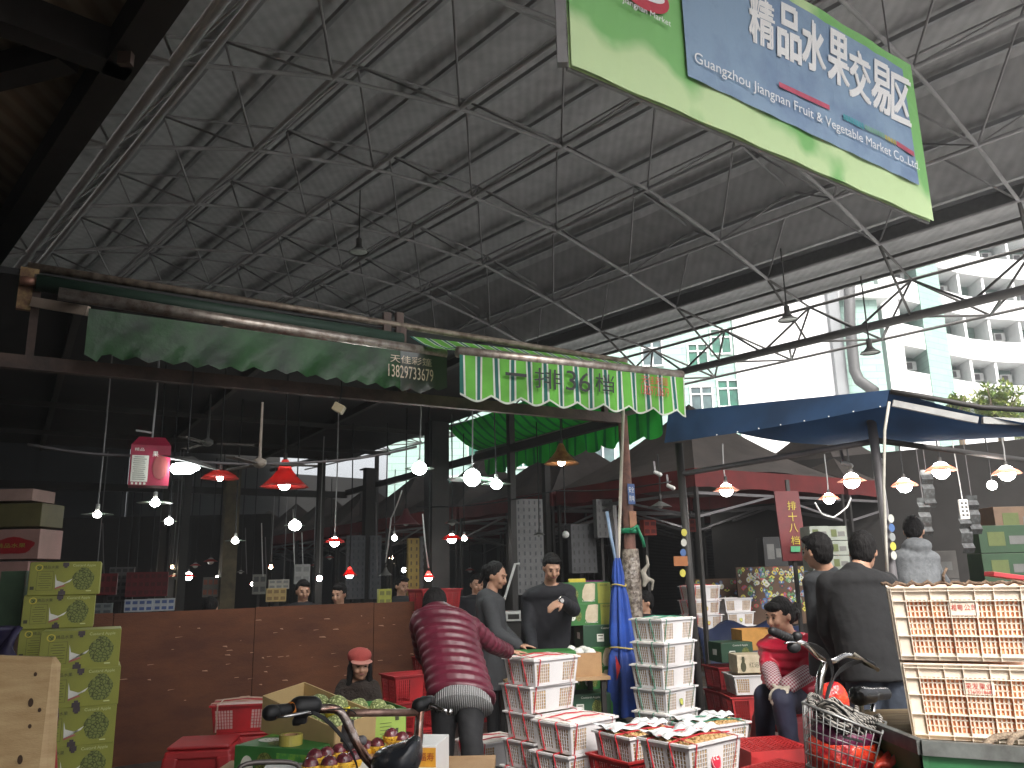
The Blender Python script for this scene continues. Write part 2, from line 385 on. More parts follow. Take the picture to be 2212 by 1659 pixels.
# ---- white building far right
BL = thing('tiled_building', 'tall white and mint tiled building with a bent downpipe and green glazed windows', 'building', (8, 48, 0))
M_mint = mat_brick('mint_tile', (.3, .43, .38), (.26, .4, .35), (.17, .26, .23), 1.6, .42, .02)
M_wwall = mat('white_render', (.82, .82, .82), .7, scale=.6, var=.03)
M_gglass = mat('green_glass', (.02, .13, .085), .3, scale=1.2, c2=(.01, .05, .04), contrast=(.3, .6))
M_dglass = mat('dark_glass', (.08, .13, .13), .2, scale=1.2, c2=(.03, .05, .06))
D = 48.
xa = at(840, 900, D).x; xb = at(1597, 900, D).x; xc = at(1808, 900, D).x; xd = at(1832, 900, D).x; xe = at(1928, 900, D).x
m = MB(); m.box(((xa+xb)/2, D+3, 13), (xb-xa, 6, 26)); m.build('mint_wall', M_mint, BL, world=True)
m = MB(); m.box(((xb+xc)/2, D+2.8, 13.2), (xc-xb, 6, 26.4)); m.build('white_wall', M_wwall, BL, world=True)
m = MB(); m.box(((xc+xd)/2, D+2.4, 13.2), (xd-xc, 6, 26.4)); m.build('pilaster', mat('grey_render', (.25, .26, .27), .7, scale=.5), BL, world=True)
m = MB(); m.box(((xd+xe)/2, D+3.2, 13), (xe-xd, 6, 26)); m.build('mint_wall', M_mint, BL, world=True)
m = MB(); m.box(((xd+xe)/2+.4, D+2.9, at(1880, 632, D).z), (xe-xd+.6, 6.4, .8)); m.build('roof_slab', M_wwall, BL, world=True)
pt = [at(1834, 560, D-1), at(1836, 700, D-1), at(1846, 800, D-1), at(1856, 822, D-1.2), at(1890, 846, D-2)]
m = MB(); m.tube(pt, .32, 12); m.build('downpipe', mat('pipe_grey', (.09, .09, .09), .6), BL, smooth=True, world=True)
def window(x0, y0, x1, y1, gl, open_=False):
    a = at(x0, y0, D-.02); b = at(x1, y1, D-.02)
    a.z, b.z = max(a.z, b.z), min(a.z, b.z); a.x, b.x = min(a.x, b.x), max(a.x, b.x)
    fr = MB(); w_ = b.x-a.x; h_ = a.z-b.z; t = .09
    for xx in (a.x, (a.x+b.x)/2, b.x): fr.box((xx, D-.05, (a.z+b.z)/2), (t, .12, h_+t))
    for zz in (b.z, b.z+h_*.68, a.z): fr.box(((a.x+b.x)/2, D-.055, zz), (w_+t, .13, t))
    f = fr.build('window', M_white, BL, world=True)
    p = MB(); p.box(((a.x+b.x)/2, D-.0, (a.z+b.z)/2), (w_, .06, h_)); p.build('pane', gl, f, world=True)
for args in [(1490, 836, 1541, 886, M_dglass), (1548, 822, 1598, 878, M_gglass), (1484, 744, 1530, 792, M_gglass), (1533, 712, 1580, 764, M_gglass), (1010, 930, 1060, 1000, M_gglass),
             (960, 1030, 1000, 1080, M_gglass), (1275, 940, 1330, 1010, M_dglass), (1110, 960, 1150, 1010, M_gglass), (1385, 735, 1432, 790, M_dglass), (1180, 985, 1225, 1030, M_gglass), (1372, 850, 1420, 905, M_gglass)]:
    window(*args)

CB = thing('balcony_building', 'curved white hotel-like block with rows of recessed mint balconies', 'building', (24, 52, 0))
kn = [(1962, 49.4), (2010, 50.6), (2058, 52), (2105, 53.3), (2158, 54.2), (2225, 54.8), (2300, 55.2), (2420, 55.6)]
pts = [at(x, 818, d) for x, d in kn]; PP = [V((p.x, p.y, 0)) for p in pts]
z0 = at(2058, 818, 52).z; FH = at(2058, 720, 52).z-z0
bk = V((.12, 1, 0)).normalized()
m = MB()
for i in range(len(PP)-1):
    a, b = PP[i], PP[i+1]; m.prism([a+bk*2.4, b+bk*2.4, b+bk*6, a+bk*6], V((0, 0, 36)))
m.build('back_wall', M_mint, CB, world=True)
m = MB(); m.prism([PP[1]-bk*.1, PP[2]-bk*.1, PP[2]+bk*2.38, PP[1]+bk*2.38], V((0, 0, 36))); m.build('pier', M_mint, CB, world=True)
m = MB(); m.prism([PP[0]-V((1.1, 0, 0)), PP[0], PP[0]+bk*6, PP[0]+bk*6-V((1.1, 0, 0))], V((0, 0, 36))); m.build('white_pier', M_wwall, CB, world=True)
PH = FH*.47
for k in range(-1, 7):
    zt = z0+FH*k
    for s0, s1 in ((0, 1), (2, len(PP)-1)):
        hgt = PH if k > -1 else zt
        m = MB(); q = []
        for i in range(s0, s1):
            for t in range(4): q.append(PP[i].lerp(PP[i+1], t/4))
        q.append(PP[s1])
        for i in range(len(q)-1):
            m.prism([q[i], q[i+1], q[i+1]+bk*.14, q[i]+bk*.14], V((0, 0, hgt)))
        m.v = [p+V((0, 0, zt-hgt)) for p in m.v]
        m.build('parapet', M_wwall, CB, world=True)
        m = MB()
        for i in range(s0, s1): m.prism([PP[i]+bk*.15, PP[i+1]+bk*.15, PP[i+1]+bk*2.39, PP[i]+bk*2.39], V((0, 0, .14)))
        m.v = [p+V((0, 0, zt-PH+.02)) for p in m.v]; m.build('floor_slab', M_wwall, CB, world=True)
m_f = MB()
for i in range(2, len(PP)):
    m_f = MB(); a = PP[i]; m_f.prism([a-V((.09, 0, 0))+bk*.16, a+V((.09, 0, 0))+bk*.16, a+V((.09, 0, 0))+bk*2.37, a-V((.09, 0, 0))+bk*2.37], V((0, 0, 35)))
    m_f.build('partition', M_wwall, CB, world=True)
for i in range(0, len(PP)-1):
    if i == 1: continue
    for k in range(-1, 6):
        c = PP[i].lerp(PP[i+1], .68)+bk*2.1; zz = z0+FH*k
        if random.random() < .75:
            m = MB(); m.box((c.x, c.y, zz+.95), (.8, .35, .6)); m.box((c.x-.1, c.y-.19, zz+.95), (.42, .02, .42), m=1); m.build('air_conditioner', [M_white, M_steel], CB, world=True)
        c = PP[i].lerp(PP[i+1], .25)+bk*2.37
        m = MB(); m.box((c.x, c.y, zz+.1), (.75, .06, 2.0)); m.build('balcony_door', M_dglass, CB, world=True)

# ---- trees in front of the balconies
def leafy(name, label, base, top, rad, n, seed, lsz=.34):
    rn = random.Random(seed); t = thing(name, label, 'tree', (base.x, base.y, 0))
    tr = MB(); cz_ = top.z-rad*1.05
    tr.tube([(base.x, base.y, 0), (base.x+.1, base.y, cz_*.5), (base.x, base.y, cz_)], [.2, .15, .1], 8)
    for k in range(9):
        a = rn.random()*6.28; tr.tube([(base.x, base.y, cz_-rad*.8), (base.x+math.cos(a)*rad*.4, base.y+math.sin(a)*rad*.4, cz_-.2), (base.x+math.cos(a)*rad*.8, base.y+math.sin(a)*rad*.8, cz_+rad*rn.uniform(0, .7))], [.07, .05, .02], 6)
    tr.build('trunk', mat('bark', (.16, .12, .08), .9, scale=10), t, smooth=True, world=True)
    lf = MB()
    for k in range(n):
        cl = V((rn.gauss(0, .42), rn.gauss(0, .42), rn.gauss(0, .42)))
        if cl.length > 1.05: cl = cl.normalized()*rn.uniform(.5, 1)
        c = V((base.x, base.y, cz_)) + cl*rad; mi = 0 if rn.random() < .6 else 1
        for q in range(11):
            a = rn.random()*6.28; e = rn.uniform(-.4, .9); d = V((math.cos(a)*math.cos(e), math.sin(a)*math.cos(e), math.sin(e))); s_ = d.cross(V((0, 0, 1))).normalized()*lsz*.13
            L_ = lsz*rn.uniform(.6, 1.1); lf.add([c, c+d*L_*.5+s_, c+d*L_, c+d*L_*.5-s_], [(0, 1, 2, 3)], mi)
    lf.build('crown', [mat('leaf_light', (.42, .48, .14), .6, var=.2), mat('leaf_green', (.2, .3, .08), .6, var=.2)], t, world=True)
leafy('street_tree', 'leafy yellow green tree in front of the balconies at the far right', at(2150, 880, 34), at(2138, 818, 34), 1.25, 330, 3)
leafy('street_tree', 'small leafy tree top left of the larger tree before the balconies', at(2066, 880, 34), at(2066, 848, 34), .5, 70, 4, .3)
leafy('street_tree', 'leafy tree cut off by the right edge above the blue awning', at(2230, 900, 34), at(2230, 868, 34), 1.1, 160, 5)

# ---- made-up dark wall far back, shutting out bright sky
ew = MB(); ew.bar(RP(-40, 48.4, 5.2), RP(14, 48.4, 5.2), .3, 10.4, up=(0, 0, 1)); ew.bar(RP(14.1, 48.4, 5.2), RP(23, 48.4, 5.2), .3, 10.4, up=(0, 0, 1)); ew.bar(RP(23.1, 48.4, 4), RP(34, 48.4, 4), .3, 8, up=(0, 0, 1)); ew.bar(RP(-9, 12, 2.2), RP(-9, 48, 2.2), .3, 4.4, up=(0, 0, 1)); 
o = tag(ew.build('sky_blocking_wall', mat('sky_blocking_dark', (.012, .011, .01), .8, scale=.5)), 'dark wall added to shut out bright sky at the far end of the hall', 'wall')
# ================================================================= stall frame, awnings, banner, tents
FA = 31.4; fd = V((math.cos(R(FA)), math.sin(R(FA)), 0)); fn_ = V((math.sin(R(FA)), -math.cos(R(FA)), 0))   # fn_ points at the camera
sdv = -fn_                                                                                            # side runs away from us
FP = V((-3.6, 5.6, 0)); FPT = lambda off: FP+fn_*off
PB = onpl(1345, 905, FP, FA)
stall = thing('market_stall', 'dark open steel stall with a low brown front beam and the rusty corner post', 'stall', (PB.x, PB.y, 0))
ZR = 3.7
Lf = FP-fd*3; Rf = V((PB.x, PB.y, 0))
m = MB(); m.prism([V((p.x, p.y, ZR)) for p in (Lf, Rf, Rf+sdv*8.5, Lf+sdv*8.5)], V((0, 0, .05)))
m.build('roof_sheet', mat('stall_roof', (.03, .03, .03), .8, scale=2), stall, world=True)
m = MB(); bl = onpl(-80, 774, FP, FA); m.bar(bl-fd*2, PB+V((0, 0, 0)), .07, .1); m.build('front_beam', M_brown, stall, world=True)
m = MB(); sf = onpl(780, 1064, PB, FA+90); m.bar(PB, PB+sdv*8.4, .07, .1); m.build('side_beam', M_dark, stall, world=True)
m = MB(); m.bar(Lf+sdv*8.4+V((0, 0, 3.03)), Rf+sdv*8.4+V((0, 0, 3.03)), .07, .12); m.build('rear_beam', M_dark, stall, world=True)
for k in range(1, 5):
    q = Lf.lerp(Rf, k/5); m = MB(); m.bar(V((q.x, q.y, 3.62)), V((q.x, q.y, 3.62))+sdv*8.4, .06, .08); m.build('rafter', M_dark, stall, world=True)
for k in range(1, 4):
    q = Lf+sdv*(2.1*k); q2 = Rf+sdv*(2.1*k); m = MB(); m.bar(V((q.x, q.y, 3.55)), V((q2.x, q2.y, 3.55)), .05, .06); m.build('roof_batten', M_dark, stall, world=True)
pf = atz(1382, 1548, 0); pf = onpl(1382, 1548, PB, FA); pf.z = 0
m = MB(); m.tube([PB+V((0, 0, .04)), PB.lerp(pf, .5), pf], [.05, .062, .07], 14)
post = m.build('corner_post', M_rust, stall, smooth=True, world=True)
dp = (pf-PB); 
def pp(y, off=0, side=0):
    q = PB+dp*((PB.z-y)/PB.z); return q+fn_*off+fd*side
m = MB(); m.tube([pp(1.72), pp(1.4), pp(1.0), pp(.8)], [.085, .1, .09, .075], 12); 
m.build('plastic_wrap', mat('clear_wrap', (.28, .24, .2), .15, scale=22, c2=(.08, .06, .05), contrast=(.4, .6), bump=.8, bscale=30), stall, smooth=True, world=True)
m = MB(); m.tube([pp(1.93, .0), pp(1.88, .0)], [.1, .1], 12); m.tube([pp(1.9, .09, -.06), pp(1.95, .1, .02), pp(1.8, .09, .1), pp(1.74, .08, .12)], .018, 8)
m.build('green_tape', mat('green_tape', (.02, .25, .12), .3), stall, smooth=True, world=True)
m = MB(); q = pp(2.17, .068, .0)
m.prism([q-fd*.045, q+fd*.045, q+fd*.045+V((0, 0, .21)), q-fd*.045+V((0, 0, .21))], fn_*.004)
m.text('安全', q-fd*.035+fn_*.006+V((0, 0, .12)), fd, V((0, 0, 1)), .07, .06, m=1); m.text('用电', q-fd*.035+fn_*.006+V((0, 0, .03)), fd, V((0, 0, 1)), .07, .06, m=1)
m.build('sticker', [mat('sticker_blue', (.04, .1, .28), .5), M_white], stall, world=True)
m = MB(); q = pp(1.9, .066, .01); m.prism([q-fd*.05, q+fd*.04, q+fd*.04+V((0, 0, .2)), q-fd*.05+V((0, 0, .2))], fn_*.004); m.build('torn_label', mat('torn_paper', (.4, .2, .12), .8, scale=20), stall, world=True)
gl = MB(); q = pp(1.5, .1, .06)
gl.tube([q, q+V((.03, -.02, -.09)), q+V((.0, -.02, -.16))], [.026, .036, .018], 8); gl.tube([q+V((0, 0, -.02)), q+V((.06, -.01, .06)), q+V((.05, -.01, .16))], [.03, .02, .012], 8); gl.tube([q+V((0, 0, -.06)), q+V((.1, -.01, -.1)), q+V((.08, -.01, -.2))], [.03, .022, .014], 8)
o = gl.build('work_glove', mat('cotton', (.36, .33, .28), .9), None, smooth=True, remesh=.012, sm=2); tag(o, 'off white cotton work glove tied to the wrapped rusty corner post', 'glove')
# uprights between beam and rail
for x, yb, yt in [(61, 790, 660), (868, 868, 700), (1307, 900, 780)]:
    a = onpl(x, yb, FP, FA); b = V((a.x, a.y, 3.72)); m = MB(); m.bar(a, b, .055, .055, up=fd); m.build('upright', M_brown, stall, world=True)
for t, h in ((2.3, 3.03), (4.6, 3.03), (6.9, 3.03)):
    q = Rf+sdv*t; m = MB(); m.bar(V((q.x, q.y, 0)), V((q.x, q.y, 3.65)), .08 if t == 2.3 else .06, up=fd); m.build('stall_post', M_dark, stall, world=True)
for x, Y in ((945, 11.8),):
    q = at(x-2, 1100, Y); m = MB(); m.bar(V((q.x, q.y, 0)), V((q.x, q.y, 3.68)), .27, up=fd); m.build('stall_post', M_dark, stall, world=True)
for x, Y, wd in ((1183, 13, .1), (795, 14, .16), (690, 12.5, .1), (496, 13, .22), (398, 12.8, .12), (352, 13.5, .1), (375, 15, .12), (1100, 16, .1)):
    q = at(x, 1150, Y); z = at(x, 1050, Y).z
    t = thing('steel_post', 'dark steel post %s' % {1183: 'behind the man in black', 795: 'third from the right behind the hoarding', 690: 'between the flat lamp and the round bulb behind the hoarding', 496: 'with a mottled yellowish shaft behind the hoarding', 398: 'left of the row of small red lamps', 352: 'nearest the green cartons behind the hoarding', 375: 'between the two slim left posts', 1100: 'behind the woman in the grey coat'}[x], 'post', (q.x, q.y, 0), R(FA), 'posts behind the hoarding')
    m = MB(); m.box((0, 0, 1.65), (wd, wd, 3.3)); m.build('shaft', M_dark if x != 496 else mat('yellowish_post', (.2, .16, .09), .7, scale=2, c2=(.04, .035, .03)), t)  # one post mottled yellowish and dark over its whole shaft
    m = MB(); m.box((0, 0, .02), (wd*2, wd*2, .03)); m.box((0, 0, 3.3), (wd*1.6, wd*1.6, .02)); m.build('plate', M_dark, t)
# hoarding
HWp = V((-4.15, 6.77, 0)); hd = V((math.cos(R(35)), math.sin(R(35)), 0)); hn = V((math.sin(R(35)), -math.cos(R(35)), 0))
hb = thing('plywood_hoarding', 'waist high red brown painted plywood hoarding along the stall', 'hoarding', HWp, 0)
x = -2.0; wds = [1.22, 1.22, 1.22, 1.22, 1.22, .63]
pos = -1.6
for k, wd in enumerate(wds):
    if pos+wd > 3.75: wd = 3.75-pos
    if wd <= .05: break
    a = HWp+hd*(pos+.003); b = HWp+hd*(pos+wd-.003); m = MB(); m.prism([a, b, b-hn*.018, a-hn*.018], V((0, 0, 1.235+.006*(k % 2)))); m.build('plywood_panel', M_ply, hb, world=True); pos += wd
m = MB(); m.bar(HWp+hd*-1.6-hn*.05+V((0, 0, 1.18)), HWp+hd*3.7-hn*.05+V((0, 0, 1.18)), .04, .06); m.build('top_rail', M_brown, hb, world=True)
m = MB(); mm = [M_ply, mat('scuff', (.45, .27, .18), .8)]
rn = random.Random(5)
for k in range(60):
    s = rn.gauss(2.3, .8); z = rn.uniform(.45, 1.15)
    if not -.5 < s < 3.7: continue
    p = HWp+hd*s+hn*.002+V((0, 0, z)); l = rn.uniform(.01, .07)
    m.prism([p, p+hd*l+V((0, 0, rn.uniform(-.01, .01))), p+hd*l*.8+V((0, 0, .006)), p+V((0, 0, .005))], hn*.001)
m.build('scuff_marks', mm[1], hb, world=True)
# rail with end bracket
rl = thing('awning_rail', 'long rusty pipe rail carrying the awnings above the stall front', 'rail', onpl(60, 575, FP, FA))
ra = onpl(60, 575, FP, FA); rb = onpl(1352, 781, FP, FA)
m = MB(); m.tube([ra, rb], .032, 12); m.build('pipe', mat('old_pipe', (.3, .25, .2), .45, .4, scale=12, c2=(.1, .07, .05)), rl, smooth=True, world=True)
c = onpl(60, 625, FP, FA)
m = MB(); m.bar(c+V((0, 0, .16)), c-V((0, 0, .16)), .05, .12, up=fd); m.build('end_bracket', mat('yellow_rust', (.35, .24, .1), .7, scale=14, c2=(.12, .05, .03)), rl, world=True)
for x in (835, 862):
    c = onpl(x, 712, FP, FA); m = MB(); m.bar(c+V((0, 0, .16)), c-V((0, 0, .1)), .05, .07, up=fd); m.build('bracket', M_brown, rl, world=True)
# ---- cloth materials
M_gfab = mat_cloth('green_canvas', (.16, .5, .07), .35); M_gdk = mat_cloth('teal_stripe', (.02, .15, .12), .3); M_gwh = mat_cloth('white_stripe', (.72, .75, .68), .35)
M_g3 = mat_cloth('green_canvas_deep', (.03, .4, .05), .5); M_g3d = mat_cloth('green_canvas_band', (.012, .17, .05), .4)
M_vinyl = mat('wrinkled_green_vinyl', (.012, .075, .014), .42, scale=3, c2=(.006, .02, .008), bump=.7, bscale=5, spec=.35)
M_vgrey = mat('grey_vinyl', (.05, .05, .05), .35, scale=3, c2=(.03, .045, .035), bump=.5, bscale=9, spec=.8)
M_alu = mat('worn_alu', (.5, .45, .4), .35, .7, scale=14, c2=(.22, .17, .14), stretch=(1, 1, 1))
M_cream = mat('cream_bar', (.5, .4, .32), .5, scale=5)
# ---- awning 1: rolled
P1 = FPT(.4)
a1 = onpl(126, 634, P1, FA); b1 = onpl(962, 766, P1, FA)
aw = thing('rolled_awning', 'rolled in dark green awning with a wrinkled hanging valance and a printed phone number', 'awning', a1)
m = MB(); m.tube([a1, b1], .046, 14); m.build('front_bar', M_alu, aw, smooth=True, world=True)
m = MB(); q = onpl(78, 610, FPT(.06), FA); q2 = onpl(868, 735, FPT(.06), FA); m.tube([q, q2], [.065, .065], 12); m.build('fabric_roll', mat('dark_green_roll', (.015, .04, .025), .6), aw, smooth=True, world=True)
m = MB(); m.tube([q-fd*.1, q+fd*.02], .035, 10); m.build('roller_tube', mat('copper_pipe', (.4, .2, .14), .4, .4), aw, smooth=True, world=True)
q = onpl(70, 652, FPT(.05), FA); q2 = onpl(190, 672, P1, FA); m = MB(); m.bar(q, q2, .03, .07); m.build('folding_arm', M_cream, aw, world=True)
m = MB(); q3 = onpl(640, 735, FPT(.05), FA); m.bar(q3, onpl(480, 712, P1, FA), .03, .05); m.build('folding_arm', M_cream, aw, world=True)
q = onpl(192, 660, P1, FA); L1 = (b1-q).length; d1 = (b1-q).normalized()
def val1(u, v):
    n = u*17; ph = n % 1; drop = (.3 if u > .03 else .34)+.035*(1-abs(2*ph-1)) - (.03 if u > .95 else 0)
    p = q+d1*L1*u; wv = .02*math.sin(u*23+v*3)*v+.012*math.sin(u*61+v*7)*v
    return p+V((0, 0, -.03-(drop+.015*math.sin(u*9))*v))+fn_*(wv+.03)
m = MB(); NU = 102; m.sheet(NU, 6, val1); m.m = [1 if (k % NU)/NU > .84 else 0 for k in range(len(m.f))]
m.build('valance', [M_vinyl, M_vgrey], aw, smooth=True, world=True)
def ptext(mb, s, xl, yl, xr, yr, hpx, p, ang, nrm, off=.012, m=0):
    o = onpl(xl, yl, p, ang)+nrm*off; e = onpl(xr, yr, p, ang)+nrm*off; t = onpl(xl, yl-hpx, p, ang)+nrm*off
    mb.text(s, o, (e-o).normalized(), (t-o).normalized(), (e-o).length, (t-o).length, m)
M_tx1 = mat('pale_gold_print', (.62, .5, .38), .5)
m = MB(); ptext(m, '天佳彩篷', 842, 782, 932, 793, 17, FPT(.47), FA, fn_); ptext(m, '13829733679', 838, 813, 935, 826, 27, FPT(.47), FA, fn_); m.build('lettering', M_tx1, aw, world=True)
# ---- awning 2: striped, extended
P2 = FPT(1.25)
a2 = onpl(988, 760, P2, FA); b2 = onpl(1472, 811, P2, FA); ra2 = onpl(884, 735, FP, FA); rb2 = onpl(1352, 790, FP, FA)
aw = thing('striped_awning', 'extended green and white striped awning with brushed black characters on its scalloped front', 'awning', a2)
m = MB(); m.tube([a2, b2], .045, 14); m.build('front_bar', M_alu, aw, smooth=True, world=True)
NS = 15; NU = NS*10
def smi(u):
    ph = (u*NS) % 1
    return 1 if ph < .2 else (2 if ph < .3 or ph > .9 else 0)
m = MB(); m.sheet(NU, 4, lambda u, v: (ra2.lerp(rb2, u)).lerp(a2.lerp(b2, u), v)+V((0, 0, .04-.06*math.sin(v*math.pi))))
m.m = [smi((k % NU+.5)/NU) for k in range(len(m.f))]; m.build('fabric', [M_gfab, M_gdk, M_gwh], aw, smooth=True, world=True)
def val2(u, v):
    ph = (u*8.5) % 1; drop = .315+.05*math.sin(ph*math.pi)
    return a2.lerp(b2, u)+V((0, 0, -.03-drop*v))+fn_*(.035+.014*math.sin(u*55)*v)
m = MB(); m.sheet(NU, 6, val2); m.m = [smi((k % NU+.5)/NU) for k in range(len(m.f))]; m.build('valance', [M_gfab, M_gdk, M_gwh], aw, smooth=True, world=True)
mb_ = MB()
for i in range(170):
    u = i/170; u2 = (i+1)/170; p, q_ = val2(u, 1), val2(u2, 1); mb_.add([p, q_, q_+V((0, 0, .016)), p+V((0, 0, .016))], [(0, 1, 2, 3)])
mb_.v = [p+fn_*.003 for p in mb_.v]; mb_.build('piping', M_gwh, aw, world=True)
m = MB(); PT2 = FPT(1.305)
M_ink = mat('black_paint', (.012, .014, .012), .6)
for s, x0, x1, y0, h in [('一', 1090, 1136, 811, 7), ('排', 1153, 1210, 838, 44), ('3', 1221, 1243, 843, 43), ('6', 1249, 1274, 846, 42), ('档', 1284, 1325, 846, 40)]:
    ptext(m, s, x0, y0, x1, y0+(x1-x0)*.1, h, PT2, FA, fn_)
m.build('lettering', M_ink, aw, world=True)
m = MB(); ptext(m, '天佳彩篷', 1383, 828, 1442, 835, 18, PT2, FA, fn_); ptext(m, '13829733679', 1383, 851, 1443, 859, 20, PT2, FA, fn_)
m.build('red_lettering', mat('red_print', (.45, .06, .04), .6), aw, world=True)
m = MB(); q = FPT(.05); 
for t in (.25, .75):
    s_ = ra2.lerp(rb2, t)-V((0, 0, .12)); e_ = a2.lerp(b2, t)-V((0, 0, .02)); k_ = s_.lerp(e_, .5)+fd*.35-V((0, 0, .05))
    m.bar(s_, k_, .03, .05); m.bar(k_, e_, .03, .05)
m.build('folding_arm', M_cream, aw, world=True)
# ---- awning 3: plain green side awning
Sp = PB+fd*.95
a3 = onpl(1424, 872, Sp, FA+90); b3 = a3+sdv*4.3-V((0, 0, .0)); b3.z = a3.z+.02
r3a = V((PB.x, PB.y, 3.66))+fd*.05-sdv*.1; r3b = r3a+sdv*4.3
aw = thing('side_awning', 'plain bright green striped awning hanging over the side aisle of the stall', 'awning', a3)
m = MB(); m.tube([a3-sdv*.03, b3], .045, 12); m.build('front_bar', mat('grey_bar', (.38, .36, .33), .5, .3), aw, smooth=True, world=True)
N3 = 200
m = MB(); m.sheet(N3, 4, lambda u, v: r3a.lerp(r3b, u).lerp(a3.lerp(b3, u), v)-V((0, 0, .07*math.sin(v*math.pi)))); m.m = [1 if ((k % N3)/N3*20) % 1 < .22 else 0 for k in range(len(m.f))]
m.build('fabric', [M_g3, M_g3d], aw, smooth=True, world=True)
def val3(u, v):
    ph = (u*11) % 1; return a3.lerp(b3, u)+V((0, 0, -.03-(.3+.07*math.sin(ph*math.pi))*v))+fd*(.035+.03*math.sin(u*90)*v)
m = MB(); m.sheet(N3, 5, val3); m.m = [1 if ((k % N3)/N3*20) % 1 < .2 else 0 for k in range(len(m.f))]; m.build('valance', [M_g3, M_g3d], aw, smooth=True, world=True)
for t in (.15, .8):
    m = MB(); m.bar(r3a.lerp(r3b, t)-V((0, 0, .5)), a3.lerp(b3, t), .035, .05); m.build('folding_arm', M_steel, aw, world=True)
# thin pole + folded blue umbrella
q0 = at(1347, 868, 8.15); q1 = at(1326, 1430, 8.1); q1b = at(1324, 1545, 8.1)
o = MB().tube([q0, at(1336, 1200, 8.1), q1, q1b], .016, 8).build('bamboo_pole', mat('pole_white', (.55, .5, .42), .5, scale=9), None, smooth=True)
tag(o, 'thin pale pole leaning against the rusty corner post', 'pole')
um = thing('folded_umbrella', 'closed blue market umbrella standing tied beside the rusty post', 'umbrella', at(1350, 1545, 8.0)*1)
ub = at(1352, 1545, 8.0); ut = at(1333, 1205, 8.0)
m = MB(); N = 28
def uf(u, v):
    c = ut.lerp(ub, u); r_ = .025+.135*u**.8; a = v*2*math.pi
    r_ *= 1+.22*math.sin(a*7+u*2)+.06*math.sin(a*13)
    pinch = 1-.25*math.exp(-((u-.18)/.03)**2)-.2*math.exp(-((u-.58)/.03)**2)
    return c+V((math.cos(a)*r_*pinch, math.sin(a)*r_*pinch*.8, 0))
m.sheet(24, 84, uf); m.build('canopy', mat('umbrella_blue', (.015, .07, .38), .6, scale=3, c2=(.008, .03, .16)), um, smooth=True, world=True)
m = MB(); m.tube([ut+V((0, 0, .5)), ub], .018, 8); m.build('pole', M_steel, um, smooth=True, world=True)
for t in (.18, .58):
    c = ut.lerp(ub, t); r_ = .05+.12*t; m = MB(); m.tube([c+V((r_*math.cos(k/12*6.283)*.98, r_*.85*math.sin(k/12*6.283), .01*math.sin(k))) for k in range(12)], .008, 6, closed=True)
    m.build('tie', mat('tie_yellow', (.5, .38, .1), .6), um, smooth=True, world=True)
m = MB(); c = ut.lerp(ub, .62); m.add([c+V((-.08, -.12, 0)), c+V((-.04, -.14, -.1)), c+V((-.08, -.14, -.22))], [(0, 1, 2)]); m.build('red_patch', M_red, um, world=True)
tb = at(1313, 1150, 8.0)
o = MB().tube([tb+V((0, 0, .2)), tb+V((.03, 0, -.05)), tb+V((.1, 0, -.5))], .016, 8).build('plastic_tube', mat('blue_tube', (.25, .35, .5), .4), None, smooth=True); tag(o, 'short pale tube stuck behind the post beside the folded umbrella', 'tube')

# ---- banner
bp0 = atz(1235, 140, 6.0); bp1 = atz(2016, 478, 6.0); BA = math.degrees(math.atan2(bp1.y-bp0.y, bp1.x-bp0.x))
bx = V((math.cos(R(BA)), math.sin(R(BA)), 0)); bn = V((math.sin(R(BA)), -math.cos(R(BA)), 0)); BW = (bp1-bp0).length
bt = onpl(1953, 139, bp0, BA); BH = bt.z-6.0
ban = thing('hanging_banner', 'huge green and blue banner with white characters hanging under the market roof', 'banner', bp0)
def BPt(s, t, o=0): return bp0+bx*s+V((0, 0, t))+bn*o
def mat_banner():
    m = bpy.data.materials.new('banner_green'); m.use_nodes = True; n = m.node_tree.nodes; L = m.node_tree.links; b = n['Principled BSDF']; b.inputs['Roughness'].default_value = .5
    tc = n.new('ShaderNodeTexCoord'); vo = n.new('ShaderNodeTexVoronoi'); vo.feature = 'SMOOTH_F1'; vo.inputs['Scale'].default_value = 1.3
    no = n.new('ShaderNodeTexNoise'); no.inputs['Scale'].default_value = 1.1; no.inputs['Detail'].default_value = 3
    sp = n.new('ShaderNodeSeparateXYZ'); L.new(tc.outputs['Object'], sp.inputs[0]); L.new(tc.outputs['Object'], vo.inputs[0]); L.new(tc.outputs['Object'], no.inputs[0])
    mr = n.new('ShaderNodeMapRange'); mr.inputs['From Min'].default_value = .1; mr.inputs['From Max'].default_value = 1.1; mr.inputs['To Min'].default_value = .28; mr.inputs['To Max'].default_value = -.3; L.new(sp.outputs[2], mr.inputs[0])
    ad = n.new('ShaderNodeMath'); L.new(mr.outputs[0], ad.inputs[0]); L.new(vo.outputs['Distance'], ad.inputs[1])
    ad2 = n.new('ShaderNodeMath'); L.new(ad.outputs[0], ad2.inputs[0]); L.new(no.outputs[0], ad2.inputs[1])
    cr = n.new('ShaderNodeValToRGB'); e = cr.color_ramp.elements; e[0].position = .78; e[0].color = (.2, .48, .15, 1); e[1].position = 1.02; e[1].color = (.55, .72, .38, 1)
    L.new(ad2.outputs[0], cr.inputs[0]); L.new(cr.outputs[0], b.inputs['Base Color']); n2 = n.new('ShaderNodeTexNoise'); n2.inputs['Scale'].default_value = 2.2; n2.inputs['Detail'].default_value = 1; n2.inputs['Distortion'].default_value = 1; L.new(tc.outputs['Object'], n2.inputs[0]); bp = n.new('ShaderNodeBump'); bp.inputs['Strength'].default_value = .35; bp.inputs['Distance'].default_value = .08; L.new(n2.outputs[0], bp.inputs['Height']); L.new(bp.outputs[0], b.inputs['Normal']); return m
